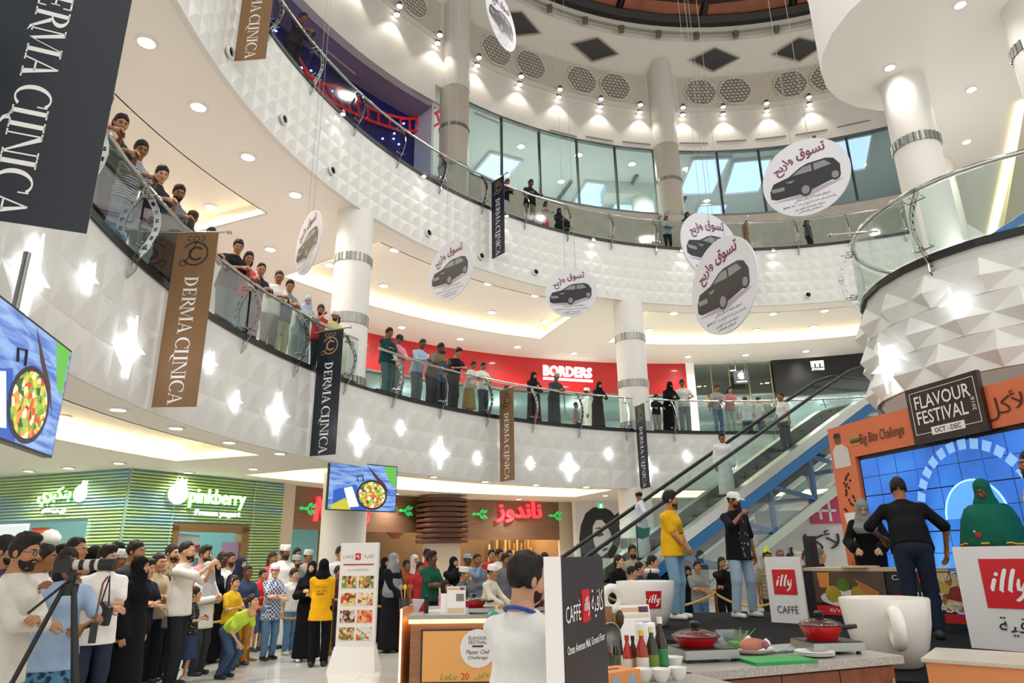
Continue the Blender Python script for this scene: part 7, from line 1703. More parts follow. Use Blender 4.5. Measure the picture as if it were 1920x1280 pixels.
# ------------------------------------------------------------------ hanging discs with a car picture
M_DISC = mat('#e4e4ea', .5, name='white_disc'); M_CARB = mat('#2b2a2b', .4, name='print_dark_grey'); M_CARG = mat('#8d8f92', .4, name='print_mid_grey'); M_PUR = mat('#7c2350', .5, name='print_purple'); M_PURS = mat('#b9a9b8', .5, name='print_shadow')
def disc_print(t, y, sg):
    """flat print on one face: sg=-1 front, +1 back"""
    def pol_(pts, m, nm, k): 
        MB().add([(x*sg*-1, y+sg*.001*k, z) for x, z in pts], [tuple(range(len(pts)))]).build(nm, m, t)
    pol_([(-.5, -.08), (-.5, -.2), (-.42, -.24), (-.05, -.25), (.35, -.16), (.46, -.1), (.47, .04), (.4, .16), (.3, .2), (.05, .2), (-.05, .17), (-.22, .07), (-.44, .03)], M_CARB, 'car_body_print', 1)
    pol_([(-.17, .07), (-.02, .16), (.1, .17), (.1, .06)], M_CARG, 'car_window_print', 2); pol_([(.13, .06), (.13, .17), (.28, .17), (.36, .08)], M_CARG, 'car_window_print', 2)
    pol_([(-.48, -.05), (-.3, -.06), (-.3, -.12), (-.47, -.11)], M_CARG, 'car_grille_print', 2); pol_([(-.28, .0), (-.14, .0), (-.2, -.04)], M_CARG, 'car_lamp_print', 2)
    for (cx, cz, r) in ((-.02, -.2, .1), (.39, -.1, .085)):
        pol_([(cx+r*.85*math.cos(k*PI/8), cz+r*math.sin(k*PI/8)) for k in range(16)], M_CARB, 'tyre_print', 2); pol_([(cx+r*.55*math.cos(k*PI/8), cz+r*.68*math.sin(k*PI/8)) for k in range(16)], M_CARG, 'wheel_print', 3)
    pol_([(-.5, -.27), (0, -.32), (.5, -.19), (.3, -.19), (-.1, -.25)], M_PURS, 'car_shadow_print', .5)
    rz = 0 if sg < 0 else PI
    def tx(s, w, h, x, z, m, ry=0): text(s, 'lettering', m, w, h, t, (x*sg*-1, y+sg*.004, z), rot=(PI/2, ry*(1 if sg < 0 else -1), rz), bold=.018 if m is M_PUR else 0)
    tx(AR_SHOPWIN[0], .40, .2, .12, .37, M_PUR, -.06); tx(AR_SHOPWIN[1], .30, .2, -.27, .25, M_PUR, -.6)
    tx(AR_LINE1, .48, .06, .05, -.34, M_CARB); tx('BMW X1  '+AR_LINE2, .7, .06, .0, -.405, M_CARB); tx(AR_LINE3, .4, .05, .0, -.475, M_CARB); tx(AR_LINE4, .32, .045, .0, -.53, M_CARB)
def disc(u, v, d, az, label, R=.6, cable=True):
    p = atd(u, v, d); t = thing('hanging_disc', label, 'hanging sign', p, D2R(az))
    MB().lathe([(0, -.01), (R, -.01), (R, .01), (0, .01)], 48).build('disc', M_DISC, t, 40, rot=(PI/2, 0, 0))
    disc_print(t, -.0115, -1); disc_print(t, .0115, 1)
    for x in (-.12, .12): MB().tube([(x, 0, R*.97), (x, 0, 22.4-p.z)], .004, 4).build('wire', mat('#9a9a98', .4), t)
disc(1510, 332, 9.6, -36, 'large round car advertisement disc hanging before the upper windows')
disc(1356, 535, 8.0, -68, 'round car advertisement disc turned sideways above the escalator')
disc(1332, 462, 10.6, 25, 'round advertisement disc mostly hidden behind the sideways disc')
disc(1071, 548, 14.6, -12, 'small round car advertisement disc above the red shop sign')
disc(845, 506, 12.0, -40, 'round car advertisement disc left of the dark upper banner')
disc(578, 455, 11.6, -52, 'round car advertisement disc seen nearly edge-on by the left column')
disc(940, 38, 10.8, 62, 'round advertisement disc at the top edge seen from below')
# ------------------------------------------------------------------ screens with a cooking picture
def tv(c, rz, w, h, label, tilt=0.0):
    t = thing('wall_screen', label, 'screen', c, rz); t.rotation_euler = (tilt, 0, rz)
    MB().box(-w/2-.02, w/2+.02, 0, .07, -h/2-.02, h/2+.02).build('casing', M_BLACK, t)
    E_ = .5
    MB().box(-w/2, w/2, -.004, 0, -h/2, h/2).build('picture', ramp_mat('blue_boards', 'Object', [(0, '#1c2c6a'), (.4, '#4d74c4'), (.6, '#8fb4ea'), (1, '#3a5aa8')], 'noise', 2.2, .5, .3, rot=(0, .6, 0), vscale=(1, 1, 7), detail=4, emit=E_), t)
    s = h
    def pl(pts, m, k, nm): MB().add([(x*s, -.004-.001*k, z*s) for x, z in pts], [tuple(range(len(pts)))]).build(nm, m, t)
    pl([(.05, .5), (.55, .1), (.72, -.15), (.6, -.05), (.25, .25)], mat('#4a2a30', .4, emit=.5), 1, 'dark_board_picture'); pl([(.5, .5), (.85, .5), (.85, .05), (.7, .1)], mat('#5fae4a', .4, emit=.6), 1, 'greens_picture')
    pl([(-.75, -.1), (-.2, .05), (.1, -.5), (-.75, -.5)], mat('#2a52a8', .4, emit=.7), 1, 'napkin_picture'); pl([(-.8, -.42), (-.45, -.25), (-.3, -.5), (-.8, -.5)], mat('#b9b83a', .4, emit=.6), 2, 'lime_picture')
    pl([(-.5, -.05), (-.3, -.0), (-.1, -.42), (-.35, -.45)], mat('#dfe8f6', .4, emit=.8), 2, 'napkin_stripe_picture')
    pl([(.22+.4*math.cos(k*PI/16), -.16+.33*math.sin(k*PI/16)) for k in range(32)], mat('#2b2f3c', .4, emit=.3), 3, 'pan_picture')
    pl([(.22+.35*math.cos(k*PI/16), -.16+.285*math.sin(k*PI/16)) for k in range(32)], cells_mat('salad_picture', ['#c9b84a', '#6f9a3c', '#c84a34', '#e6dcb4', '#8fb24a', '#3c5a2c', '#d98a4a'], 18, emit=.7), 4, 'food_picture')
    MB().tube([(-.16*s, -.012, .12*s), (-.2*s, -.012, .22*s), (-.05*s, -.012, .25*s), (-.02*s, -.012, .12*s)], .012*s, 5).build('pan_handle_picture', mat('#1a1c24', .4, emit=.1), t)
    MB().box(-.12, .12, .07, .22, -.15, .15).build('bracket', M_WHITE, t)
    return t
tv(atd(682, 913, 15.75), D2R(44), 1.72, 1.0, 'wall screen with vegetable pan picture on the ground floor column')
c1 = atd(115, 755, 7.2); az1 = D2R(104); x1 = Vector((math.cos(az1), math.sin(az1), 0))
c1 = c1-x1*.83; tv(c1, az1, 1.66, .94, 'large screen with vegetable pan picture at the left edge')
MB().tube([(0, 0, 0), (0, 0, .6)], .03, 8).build('hanger', M_STEEL, bpy.data.objects['wall_screen.001'], 50, loc=(0, .15, .48))
# ------------------------------------------------------------------ brass posts and ropes
M_BRASS = mat('#a8823c', .22, 1.0, name='polished_brass'); M_ROPE = mat('#c2a052', .6, noise=.25, nscale=60, bump=1.0, name='gold_rope')
posts = {}
def stanchion(key, p, label):
    t = thing('rope_post', label, 'rope post', (p.x, p.y, 0)); posts[key] = Vector((p.x, p.y, .93))
    MB().lathe([(0, 0), (.16, 0), (.16, .012), (.06, .035), (.03, .05)], 28).build('base', M_BRASS, t, 40); MB().lathe([(.024, .04), (.024, .93)], 16).build('pole', M_BRASS, t, 40)
    MB().lathe([(.03, .9), (.034, .93), (.03, .95), (.02, .96), (.034, .985), (.036, 1.0), (.028, 1.02), (0, 1.03)], 16).build('knob', M_BRASS, t, 50)
stanchion('A', at(464, 1238, 0), 'brass rope post beside the boy in mustard trousers')
stanchion('B', at(316, 1258, 0), 'brass rope post in front of the teenager in beige')
stanchion('C', at(243, 1147, .93), 'brass rope post before the bearded man in white')
stanchion('D', at(66, 1163, .93), 'brass rope post behind the bearded man in cream shirt')
stanchion('E', at(618, 1228, 0), 'brass rope post behind the girl in yellow T-shirt')
stanchion('F', at(1341, 1112, .93), 'brass rope post behind the stage between the two presenters')
stanchion('G', at(930, 1112, .93), 'brass rope post behind the boy in cream robe')
stanchion('I', at(1480, 1112, .93), 'brass rope post behind the white logo board')
stanchion('J', at(1135, 1118, .93), 'brass rope post left of the giant cup with logo')
def rope(a, b_, sag, label):
    p, q = posts[a], posts[b_]; m = (p+q)/2
    t = thing('rope', label, 'rope', (m.x, m.y, 0)); L = [p.lerp(q, k/16)-Vector((0, 0, sag*(1-(2*k/16-1)**2)))-Vector((m.x, m.y, 0)) for k in range(17)]
    b = MB(); b.tube(L, .02, 8); b.build('cord', M_ROPE, t, 60)
    for e in (0, 16): MB().lathe([(0, -.03), (.026, -.02), (.026, .02), (0, .03)], 10, L[e]).build('end_cap', M_BRASS, t, 50)
rope('A', 'B', .28, 'gold rope sagging between the bending boy and little girl'); rope('B', 'C', .25, 'gold rope in front of the boy in navy T-shirt'); rope('C', 'D', .3, 'gold rope passing behind the camera operator')
rope('A', 'E', .3, 'gold rope before the girl in plaid shirt'); rope('E', 'G', .2, 'gold rope running behind the menu stand and counter'); rope('J', 'F', .22, 'gold rope passing behind the man in yellow polo'); rope('F', 'I', .22, 'gold rope behind the presenter in white cap'); rope('G', 'J', .2, 'gold rope behind the foreground man')
t = thing('rope_sign', 'small dark sign with yellow lettering hung on the rope behind the presenter', 'sign', (posts['F']+posts['I'])/2-Vector((0, 0, .4)), math.atan2((posts['I']-posts['F']).y, (posts['I']-posts['F']).x))
MB().box(-.42, .42, -.03, -.015, -.1, .1).build('board', M_BLACK, t); text('PRESS ONLY', 'lettering', mat('#c9b43a', .5), .7, .1, t, (0, -.032, 0)) if False else MB().box(-.36, .36, -.034, -.03, -.03, .03).build('stripe', mat('#a8953c', .5), t)
# ------------------------------------------------------------------ tripod, camera, bags
tp = atd(136, 1078, 6.2); trp = thing('tripod', 'black camera tripod in front of the camera operator', 'tripod', (tp.x, tp.y, 0), D2R(10)); zc = tp.z
for a in (205, -35, 85):
    f = Vector((math.cos(D2R(a)), math.sin(D2R(a)), 0))
    l = MB().tube([tuple(f*.04+Vector((0, 0, zc-.08))), tuple(f*.27+Vector((0, 0, zc*.5)))], .018, 8).build('leg', M_BLACK, trp, 50); MB().tube([tuple(f*.27+Vector((0, 0, zc*.5+.03))), tuple(f*.52+Vector((0, 0, .02)))], .013, 8).build('lower_leg', M_BLACK, l, 50)
    MB().lathe([(0, 0), (.02, 0), (.02, .03), (0, .04)], 8, f*.52).build('foot', M_BLACK, l)
MB().lathe([(.05, zc-.14), (.055, zc-.06), (.03, zc-.04), (.03, zc)], 14).build('head_mount', M_BLACK, trp, 40); MB().tube([(0, -.03, zc-.03), (-.2, -.12, zc-.25)], .01, 8).build('pan_handle', M_BLACK, trp)
cm = thing('camera', 'camera with long white and black telephoto lens on the tripod', 'camera', (tp.x, tp.y, zc), D2R(8)); cm.scale = (.85, .85, .85)
MB().box(-.13, -.0, -.06, .05, .02, .13).build('camera_body', M_BLACK, cm); MB().add([(-.1, -.03, .13), (-.03, -.03, .13), (-.03, .03, .13), (-.1, .03, .13), (-.08, -.02, .165), (-.04, -.02, .165), (-.04, .02, .165), (-.08, .02, .165)], [(4,5,6,7),(0,1,5,4),(1,2,6,5),(2,3,7,6),(3,0,4,7)]).build('viewfinder', M_BLACK, cm)
def lens(x0, x1, r, m, nm): MB().lathe([(0, 0), (r, 0), (r, x1-x0), (0, x1-x0)], 24).build(nm, m, cm, 40, loc=(x0, 0, .085), rot=(0, PI/2, 0))
M_LENSW = mat('#cbc6b8', .4, name='pale_lens_barrel')
lens(.0, .05, .042, M_LENSW, 'lens_barrel'); lens(.05, .09, .045, M_BLACK, 'focus_ring'); lens(.09, .14, .045, M_LENSW, 'lens_barrel'); lens(.14, .18, .047, M_BLACK, 'focus_ring'); lens(.18, .21, .047, M_LENSW, 'lens_barrel'); lens(.21, .33, .052, M_BLACK, 'lens_hood')
MB().box(-.04, .06, -.03, .03, 0, .02).build('mount_plate', M_BLACK, cm)
bgp = atd(190, 1150, 8.85); t = thing('shoulder_bag', 'black shoulder bag hanging at the side of the bearded man in white', 'bag', bgp, D2R(-30)); t.scale = (.75, .75, .75); MB().prism([(-.14, -.14), (.12, -.16), (.16, .08), (-.02, .16), (-.15, .12)], Matrix.Identity(4), .07).build('pouch', mat('#25272b', .6), t); MB().tube([(-.1, .03, .13), (-.02, .05, .5), (.1, .03, .1)], .012, 6).build('strap', M_BLACK, t)
bgp = atd(168, 1182, 7.0); t = thing('handbag', 'dark green handbag with tan strap hanging from the camera operator\'s shoulder', 'bag', bgp, D2R(-60)); t.scale = (.7, .7, .7); MB().prism([(-.11, -.13), (.11, -.13), (.13, .1), (-.13, .1)], Matrix.Identity(4), .08).build('pouch', mat('#2f352f', .6), t); MB().tube([(-.06, .04, .1), (-.08, .06, .52), (-.02, .1, .6)], .013, 6).build('strap', mat('#8a5c3c', .6), t)
for u, v, d, c, lb in ((441, 1044, 0, 0, 0),): pass
def phone(u, v, d, rz, label, c='#1a1a1d'):
    t = thing('phone', label, 'phone', atd(u, v, d), rz); MB().box(-.037, .037, -.004, .004, -.075, .075).build('case', mat(c, .4), t); MB().box(-.033, .033, -.0055, -.004, -.068, .068).build('screen', mat('#1c2430', .2, emit=.1), t)
phone(102, 1071, 8.35, D2R(100), 'pink phone held by the man in white T-shirt', '#c97a80'); phone(392, 1040, 11.3, D2R(120), 'black phone raised by the tall man in white shirt'); phone(636, 600, 14.3, D2R(150), 'black phone held over the balcony rail by the man in white cap')
bal = atd(93, 1012, 11.2); t = thing('balloon', 'clear round balloon behind the crowd at left', 'balloon', bal); MB().lathe([(0, -.15), (.05, -.13), (.13, -.03), (.13, .05), (.07, .12), (0, .14)], 20).build('skin', mat('#c9cfc9', .15, spec=.7), t, 60); MB().tube([(0, 0, -.15), (.02, 0, -bal.z+1.0)], .003, 4).build('string', M_WHITE, t)
# ------------------------------------------------------------------ things on the counters
M_CER = mat('#f0efeb', .25, coat=.3, name='white_ceramic'); M_PANR = mat('#c01a1c', .3, coat=.3, name='red_enamel'); M_PANB = mat('#17181a', .4, name='pan_black')
def hob(p, rz, label):
    t = thing('induction_hob', label, 'hob', p, rz); MB().box(-.17, .17, -.15, .15, .02, .07).build('body', M_STEEL, t); MB().box(-.165, .165, -.145, .145, .07, .075).build('glass_top', M_PANB, t)
    for x in (-.14, .14):
        for y in (-.12, .12): MB().lathe([(0, 0), (.015, 0), (.015, .02), (0, .02)], 8, (x, y, 0)).build('foot', M_BLACK, t)
    return p.z+.075
def pan(p, rz, label, R=.15, H=.07, lid=True, wok=False):
    t = thing('pan', label, 'pan', p, rz); MB().lathe([(0, 0), (R*.68, 0), (R*.95, H*.8), (R, H), (R*.97, H), (R*.9, H*.75), (R*.64, .008), (0, .008)], 32).build('body', M_PANR, t, 50)
    MB().lathe([(R, H-.004), (R+.006, H), (R, H+.006), (R*.96, H)], 32, close=False).build('rim', M_PANB, t, 50)
    MB().tube([(R*.97, 0, H*.8), (R+.05, 0, H*.85), (R+.09, 0, H*.9)], [.012, .016, .013], 8).build('handle', M_PANB, t, 50)
    if lid:
        l = MB().lathe([(R*.97, H+.004), (R*.9, H+.018), (R*.5, H+.036), (0, H+.042)], 32, close=False).build('lid', glass('#dfe6e6', .2, 'lid_glass'), t, 60); MB().lathe([(.012, H+.04), (.03, H+.055), (.032, H+.075), (.02, H+.085), (0, H+.086)], 16).build('knob', M_PANB, l, 50)
def bowl(p, R, H, m, label, cat='bowl', name='bowl'):
    t = thing(name, label, cat, p); MB().lathe([(0, 0), (R*.5, 0), (R*.8, H*.45), (R, H), (R*.96, H), (R*.76, H*.5), (R*.46, .012), (0, .012)], 32).build('bowl', m, t, 50)
def bottle(p, h, r, c, capc, labc, label):
    t = thing('sauce_bottle', label, 'bottle', p); MB().lathe([(0, 0), (r, 0), (r, h*.5), (r*.85, h*.62), (r*.38, h*.8), (r*.36, h*.9), (0, h*.9)], 20).build('glass_body', mat(c, .12, spec=.6, name='sauce_'+c.lstrip('#')), t, 40)
    MB().lathe([(0, h*.88), (r*.45, h*.88), (r*.45, h), (0, h)], 14).build('cap', mat(capc, .4), t, 40); MB().lathe([(r*1.01, h*.12), (r*1.01, h*.42)], 20, close=False).build('paper_label', mat(labc, .5), t, 40)
pz1 = hob(ctop(1318, 1236), crz-.2, 'steel induction hob under the open red frying pan'); hp_ = ctop(1310, 1230)
h1p = ctop(1318, 1236); pan(Vector((h1p.x-.03, h1p.y+.01, CZ+.075)), crz+1.0, 'red frying pan with glass lid and black knob on the left hob', .145, .06)
h2p = ctop(1552, 1222); hob(h2p, crz-.25, 'steel induction hob under the lidded red pot'); pan(Vector((h2p.x-.02, h2p.y+.01, CZ+.075)), crz-.5, 'deep red pot with glass lid on the right hob', .135, .09)
t_ = ctop(1372, 1212); bowl(t_, .13, .1, glass('#e3ecee', .18, 'bowl_glass'), 'clear glass bowl behind the frying pan')
cb = thing('chopping_board', 'bright green plastic chopping board on the granite top', 'chopping board', ctop(1455, 1240), crz-.15); MB().box(-.2, .2, -.12, .12, 0, .018).build('board', mat('#1f9a4a', .45), cb)
vp = ctop(1412, 1225); bowl(vp, .14, .035, M_CER, 'white scalloped plate of vegetables', 'plate', 'plate')
def blob(nm, lb, cat, p, pr, m, rz=0, tilt=0, stem=None):
    t = thing(nm, lb, cat, p, rz); o = MB().lathe(pr, 14).build('flesh', m, t, 60); o.rotation_euler = (tilt, 0, 0)
    if stem: MB().tube(stem, .005, 5).build('stem', mat('#6f8f3a', .6), t)
M_ON = mat('#e6ddd0', .4); M_SWP = mat('#b5705c', .6, noise=.15, nscale=20)
blob('sweet_potato', 'large reddish sweet potato on the white plate', 'vegetable', Vector((vp.x-.01, vp.y-.03, vp.z+.058)), [(0, -.1), (.03, -.07), (.042, 0), (.03, .07), (0, .1)], M_SWP, crz, PI/2)
bpy.data.objects['sweet_potato'].rotation_euler = (0, 0, crz+PI/2)
blob('garlic', 'white garlic bulb behind the sweet potato', 'vegetable', Vector((vp.x-.0, vp.y+.06, vp.z+.06)), [(0, -.035), (.035, -.01), (.03, .02), (.008, .04), (0, .045)], M_ON)
blob('onion', 'small white onion right of the sweet potato', 'vegetable', Vector((vp.x+.1, vp.y+.02, vp.z+.055)), [(0, -.025), (.028, 0), (.02, .02), (0, .035)], M_ON)
blob('red_onion', 'purple-red onion at the plate edge', 'vegetable', Vector((vp.x+.075, vp.y-.03, vp.z+.05)), [(0, -.025), (.027, 0), (.018, .02), (0, .035)], mat('#8a4a66', .4))
blob('cucumber', 'green cucumber behind the sweet potato', 'vegetable', Vector((vp.x-.085, vp.y+.05, vp.z+.05)), [(0, -.08), (.018, -.07), (.022, 0), (.018, .07), (0, .08)], mat('#4f8a3a', .4), crz, PI/2)
t = thing('spring_onions', 'bunch of green spring onion leaves on the vegetable plate', 'vegetable', Vector((vp.x-.05, vp.y+.08, vp.z+.03)))
for k in range(5): MB().tube([(0, 0, 0), (-.03+.02*k, .02, .05), (-.08+.05*k, .03, .1+.012*(k % 3))], [.005, .004, .002], 5).build('leaf', mat('#5c9a3f', .5), t)
for k, (u, v, lb) in enumerate([(1528, 1230, 'stack of shallow white plates beside the green board'), (1470, 1222, 'blue and clear plastic wrap bundle on the counter')]):
    p = ctop(u, v)
    if k == 0:
        t = thing('plate_stack', lb, 'plates', p)
        for j in range(3): MB().lathe([(0, 0), (.07, 0), (.12, .015), (.118, .018), (.07, .005), (0, .005)], 28).build('plate', M_CER, t, 50, loc=(0, 0, .008*j))
    else:
        t = thing('plastic_wrap', lb, 'wrap', p, crz); b = MB()
        for i in range(7):
            for j in range(5): b.v.append((-.11+.036*i, -.06+.03*j, .012+.02*abs(math.sin(i*2.1+j*1.3))))
        b.f = [(i*5+j, (i+1)*5+j, (i+1)*5+j+1, i*5+j+1) for i in range(6) for j in range(4)]; b.mi = [0]*len(b.f); b.build('film', mat('#a9c4d4', .2, spec=.7), t, 80)
for (u, v, h, r, c, cp, lc, lb) in [(1179, 1266, .2, .027, '#b8281c', '#b8201c', '#e6dfd4', 'slim bottle of red chilli sauce with red cap'), (1190, 1262, .19, .024, '#2a1712', '#16161a', '#c9a24a', 'small dark sauce bottle with black cap'), (1207, 1268, .23, .033, '#a01c16', '#d8c63a', '#e3d8d0', 'ketchup bottle with yellow cap'), (1226, 1264, .24, .034, '#2c2f1a', '#e0d2a8', '#6f8a2c', 'dark vinegar bottle with pale cap and green label'), (1243, 1258, .28, .036, '#3a2014', '#e8e6e0', '#2c8a4a', 'tall brown bottle with white cap and green neck label')]: bottle(ctop(u, v), h, r, c, cp, lc, lb)
p = ctop(1214, 1240); t = thing('paper_roll', 'roll of white kitchen paper behind the sauce bottles', 'paper roll', p); MB().lathe([(.02, 0), (.06, 0), (.062, .004), (.062, .216), (.06, .22), (.02, .22), (.02, 0)], 28).build('paper', M_LW, t, 40); MB().lathe([(.02, .0), (.02, .221)], 14, close=False).build('core', mat('#8d6f4c', .6), t)
p = ctop(1200, 1228); t = thing('recipe_stand', 'white recipe card stand with purple print on the counter', 'card stand', p, crz-.1); MB().add([(-.11, 0, 0), (.11, 0, 0), (.11, .05, .3), (-.11, .05, .3), (-.11, .012, 0), (.11, .012, 0), (.11, .062, .3), (-.11, .062, .3)], [(0,1,2,3),(7,6,5,4),(0,4,5,1),(2,6,7,3),(1,5,6,2),(0,3,7,4)]).build('card', M_LW, t)
for (x0, x1, z0, z1, c) in ((-.1, .1, .26, .285, '#d9b48a'), (.03, .1, .255, .29, '#5a2a5c'), (-.1, .1, .225, .245, '#e0d3b8'), (.0, .1, .15, .2, '#4a3a52')): MB().add([(x0, z0/6-.002, z0), (x1, z0/6-.002, z0), (x1, z1/6-.002, z1), (x0, z1/6-.002, z1)], [(0,1,2,3)]).build('print', mat(c, .5), t)
p = ctop(1146, 1258); t = thing('utensil_jar', 'glass jar holding wooden utensils and a wire strainer', 'jar', p); MB().lathe([(0, 0), (.055, 0), (.06, .01), (.06, .13), (.055, .15), (.052, .15), (.055, .01), (0, .008)], 24).build('jar', glass('#cfd6cf', .15, 'jar_glass'), t, 40)
def utensil(lb, ax, ay, L, head, c, w=.03):
    t = thing('utensil', lb, 'utensil', (p.x, p.y, CZ+.012), 0); e = Vector((ax, ay, L)); MB().tube([(0, 0, 0), tuple(e*.7)], .007, 6).build('handle', mat(c, .6), t)
    if head == 'spoon': MB().lathe([(0, -.05), (w*.8, -.02), (w, .015), (w*.6, .045), (0, .055)], 12, tuple(e*.88)).build('head', mat(c, .6), t, 60).scale = (1, 1, 1)
    else: MB().box(e.x*.9-w, e.x*.9+w, e.y*.9-.004, e.y*.9+.004, L*.68, L*1.05).build('head', mat(c, .6), t)
utensil('wooden spoon leaning left in the glass jar', -.07, .0, .30, 'spoon', '#b98a5c', .026); utensil('wide wooden spatula upright in the glass jar', -.005, .02, .31, 'flat', '#9c6a40', .03); utensil('dark wooden spoon leaning right in the glass jar', .075, .0, .29, 'spoon', '#4a3526', .024); utensil('pale wooden spatula leaning right in the glass jar', .05, .02, .27, 'flat', '#b08050', .016)
t = thing('wire_strainer', 'round wire mesh strainer standing in front of the jar', 'strainer', (p.x-.005, p.y-.03, CZ+.165), crz); b = MB(); b.tube([(.062*math.cos(k*PI/14), -.02, .062*math.sin(k*PI/14)+.03) for k in range(29)], .004, 5, False); b.build('rim', M_STEEL, t)
MB().lathe([(.06, 0), (.05, .025), (.025, .042), (0, .046)], 20, close=False).build('mesh', mat('#8d8d88', .4, .6, name='wire_mesh'), t, 60, loc=(0, -.02, .03), rot=(-PI/2, 0, 0)); MB().tube([(0, -.02, -.03), (0, .01, -.12)], .006, 6).build('handle', M_STEEL, t)
for k, (u, v, R, lb) in enumerate([(1262, 1252, .062, 'white bowl with leaf motif left of the frying pan'), (1208, 1277, .055, 'white bowl in front of the sauce bottles'), (1240, 1277, .055, 'white bowl at the counter corner holding spoons'), (1272, 1274, .05, 'small white cup at the counter corner')]): bowl(ctop(u, v), R, .06, M_CER, lb)
p = at(1150, 1290, CZ); t = thing('collection_box', 'orange cardboard collection box with a slot on top', 'box', p, crz+.25); MB().box(-.11, .11, -.08, .08, 0, .085).build('box', mat('#dd8a4c', .6), t); MB().box(-.04, .04, -.008, .008, .085, .0865).build('slot', M_BLACK, t)
for x in (-.055, .055): MB().lathe([(0, 0), (.03, 0)], 18).build('emblem', mat('#cfd4dc', .5), t, loc=(x, -.0815, .045), rot=(PI/2, 0, 0))
p = ctop(1118, 1246); bowl(p, .05, .05, mat('#c23a34', .4), 'small red bowl by the black board'); p = ctop(1126, 1254); bowl(p, .045, .05, mat('#b4b83a', .4), 'small lime green bowl by the black board')
# left counter
def otop(u, v): return at(u, v, ZO)
hb_ = otop(903, 1149); hob(hb_, orz, 'steel hob on the orange counter under the red wok'); pan(Vector((hb_.x-.1, hb_.y+.02, ZO+.075)), orz, 'red wok with lid on the orange counter', .17, .08)
hb_ = otop(1003, 1146); hob(hb_, orz, 'second steel hob on the orange counter beside the foreground man'); pan(Vector((hb_.x+.02, hb_.y+.02, ZO+.075)), orz, 'red pan with lid beside the foreground man', .13, .06)
p = otop(799, 1149); t = thing('pepper_mill', 'black cylindrical flask on the orange counter', 'flask', p); MB().lathe([(0, 0), (.03, 0), (.03, .16), (.028, .165), (.028, .17), (.03, .175), (.03, .21), (0, .21)], 18).build('body', M_BLACK, t, 30)
p = otop(855, 1152); t = thing('recipe_stand', 'white recipe card stand on the orange counter', 'card stand', p, orz); MB().box(-.12, .12, 0, .01, 0, .34).build('card', M_LW, t); MB().box(-.2, -.12, .02, .1, 0, .25).build('paper_stack', M_LW, t)
for (x0, x1, z0, z1, c) in ((-.11, .11, .3, .325, '#d9b48a'), (.05, .11, .295, .33, '#7c4a6c'), (.0, .1, .16, .25, '#8d7c80'), (-.11, .11, .02, .08, '#e3c4a0')): MB().box(x0, x1, -.003, 0, z0, z1).build('print', mat(c, .5), t)
p = otop(758, 1147); t = thing('utensil_holder', 'dark holder with wooden and coloured utensils on the orange counter', 'utensil holder', p); MB().lathe([(0, 0), (.07, 0), (.075, .17), (.07, .17), (.065, .01), (0, .01)], 20).build('pot', mat('#4d4f50', .3, .5), t, 40)
for k, (dx, c, nm) in enumerate(((-.05, '#b98a5c', 'wooden_spoon'), (.0, '#c9d43a', 'yellow_ladle'), (.05, '#c22a2c', 'red_spatula'), (.08, '#8a5c3c', 'wooden_fork'))): MB().tube([(dx*.3, 0, .02), (dx, 0, .27)], .008, 6).build(nm, mat(c, .5), t); MB().lathe([(0, -.045), (.026, -.01), (.022, .03), (0, .045)], 10, (dx*1.1, 0, .31)).build(nm+'_head', mat(c, .5), t, 60)
p = otop(785, 1146); t = thing('folded_towel', 'red and white folded towel on the orange counter', 'towel', p, orz); MB().add([(-.1, 0, .16), (.08, 0, .15), (.1, .02, .0), (-.06, .0, .0), (-.1, .06, .16), (.08, .06, .15), (.1, .08, .0), (-.06, .06, .0)], [(0,1,2,3),(7,6,5,4),(0,4,5,1),(1,5,6,2),(3,2,6,7),(0,3,7,4)]).build('cloth', cloth('#d9d6da'), t); MB().add([(.0, -.004, .0), (.1, .015, .0), (.08, -.006, .15)], [(0,1,2)]).build('red_corner', cloth('#c02830'), t)
p = otop(955, 1140); t = thing('wooden_tray', 'light wooden tray beside the red wok', 'tray', p, orz); MB().box(-.16, .16, -.1, .1, 0, .015).build('base', mat('#c9965a', .6), t); b = MB(); b.box(-.16, .16, -.1, -.09, .015, .04); b.box(-.16, .16, .09, .1, .015, .04); b.box(-.16, -.15, -.1, .1, .015, .04); b.box(.15, .16, -.1, .1, .015, .04); b.build('rim', mat('#c9965a', .6), t)
p = otop(925, 1152); t = thing('snack_packet', 'blue and green food packet on the orange counter', 'packet', p, orz+.2); MB().add([(-.08, -.05, 0), (.08, -.05, 0), (.08, .05, 0), (-.08, .05, 0), (-.06, -.03, .04), (.06, -.03, .045), (.06, .03, .045), (-.06, .03, .04)], [(0,3,2,1),(4,5,6,7),(0,1,5,4),(1,2,6,5),(2,3,7,6),(3,0,4,7)]).build('wrapper', cells_mat('packet_print', ['#6fb8d9', '#4aa06a', '#d9e6ea', '#8fc4dc'], 14), t, 30)
p = otop(820, 1146); t = thing('paper_pile', 'loose white papers on the orange counter', 'papers', p, orz+.3); MB().box(-.15, .15, -.1, .1, 0, .012).build('sheets', M_LW, t); MB().box(-.1, .18, -.08, .09, .012, .018).build('top_sheet', mat('#dedede', .5), t)
# flag and glossy festive bow near the escalator
p = atd(1194, 1003, 14.3); t = thing('flag', 'small green flag on a thin pole behind the crowd', 'flag', p); MB().tube([(0, 0, -.6), (0, 0, .25)], .012, 6).build('pole', M_BLACK, t); MB().add([(0, 0, .18), (.15, .03, .13), (.28, .0, .15), (.25, .02, -.02), (.12, .04, -.08), (0, 0, -.05)], [(0,1,4,5),(1,2,3,4)]).build('cloth', mat('#1f6a5c', .5), t, 60)
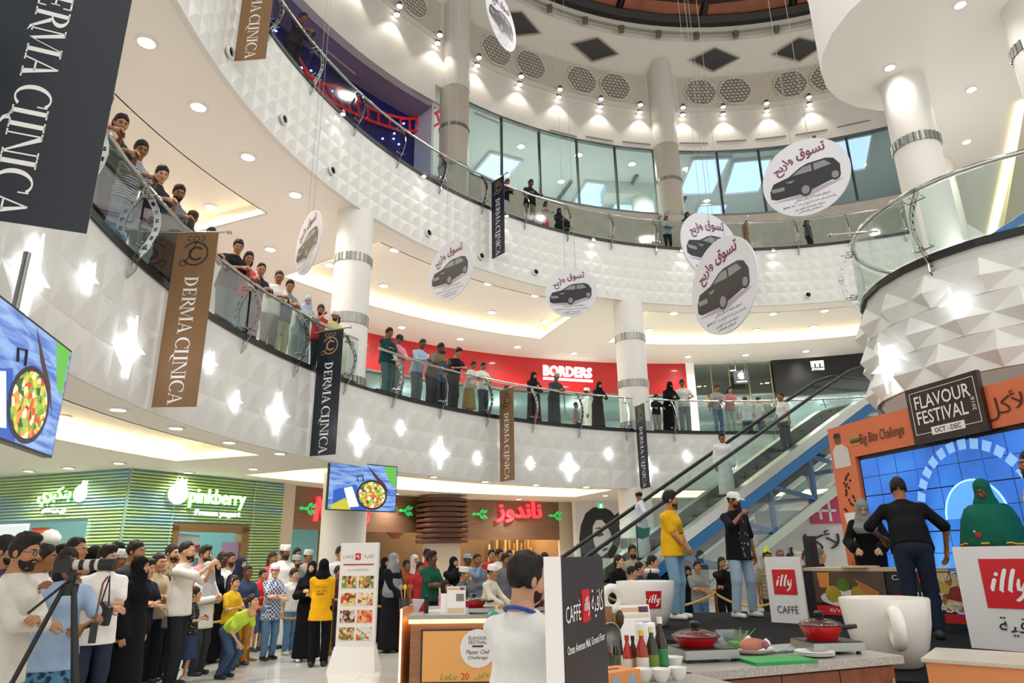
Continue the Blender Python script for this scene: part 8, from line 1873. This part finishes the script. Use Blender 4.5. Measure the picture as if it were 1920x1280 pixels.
# things on the stage table
for u, v, lb in ((1612, 1061, 'round wooden dough board before the grey-scarfed woman'),):
    p = atd(u, v, 9.9); p.z = STAGE_Z+TH; t = thing('dough_board', lb, 'board', p); MB().lathe([(0, 0), (.22, 0), (.22, .02), (0, .02)], 28).build('board', mat('#d9c39a', .6), t, 30)
p = atd(1838, 1040, 8.75); t = thing('dough_sheet', 'pale rolled dough held by the woman in green', 'dough', p, 0); MB().lathe([(0, 0), (.2, .0), (.21, .012), (.19, .02), (0, .018)], 26).build('dough', mat('#dccdb0', .8), t, 50)

p = at(1556, 1160, STAGE_Z)+Vector((.25, .9, 0)); t = thing('column_speaker', 'slim black column speaker on an orange foot left of the orange frame', 'speaker', Vector((p.x, p.y, STAGE_Z)), D2R(-60))
MB().lathe([(0, 0), (.13, 0), (.1, .5), (.08, .62), (0, .62)], 16).build('foot', mat('#e0692e', .5), t, 30); MB().box(-.07, .07, -.06, .06, .62, 1.08).build('cabinet', M_BLACK, t); MB().box(-.055, .055, -.064, -.06, .66, 1.04).build('grille', mat('#26282c', .8, noise=.3, nscale=80), t)
# ------------------------------------------------------------------ labels that single out each of a row of look-alikes
ORD = ['first', 'second', 'third', 'fourth', 'fifth', 'sixth', 'seventh', 'eighth', 'ninth', 'tenth', 'eleventh', 'twelfth', 'thirteenth']
def ordinal_labels(group, tmpl):
    L = sorted([o for o in bpy.data.objects if o.parent is None and o.get('group') == group], key=lambda o: proj(o.location)[0])
    for o, w_ in zip(L, ORD): o['label'] = tmpl.format(w_)
bpy.context.view_layer.update()
ordinal_labels('large star lights', '{} large glowing star panel from the left on the lower balcony front')
ordinal_labels('small star lights', '{} small glowing star panel from the left on the lower balcony front')
ordinal_labels('round speakers in the upper balcony front', '{} small round black speaker from the left in the upper balcony front')
ordinal_labels('lamps on the upper balcony front', '{} small bright lamp from the left on top of the upper balcony front')
ordinal_labels('air slots under the dome', '{} thin dark air slot from the left in the plaster wall under the dome')
ordinal_labels('round fretwork grilles below the dome', '{} round fretwork grille from the left in the band below the dome')
ordinal_labels('diamond openings under the dome', '{} dark diamond-shaped opening from the left under the dome')
ordinal_labels('spotlight pairs under the dome', '{} pair of bright spotlights from the left on the ledge under the dome')
ordinal_labels('blue-lit coffers behind the upper windows', '{} blue-lit ceiling coffer from the left behind the upper windows')
ordinal_labels('dark ceiling slots behind the upper windows', '{} dark linear ceiling slot from the left behind the upper windows')
ordinal_labels('pendant lamps in the restaurant', '{} small warm pendant lamp from the left inside the restaurant')
ordinal_labels('downlights under the rounded balcony end', '{} recessed downlight from the left under the rounded upper balcony end')
ordinal_labels('downlights behind the upper windows', '{} round downlight from the left in the ceiling behind the upper windows')
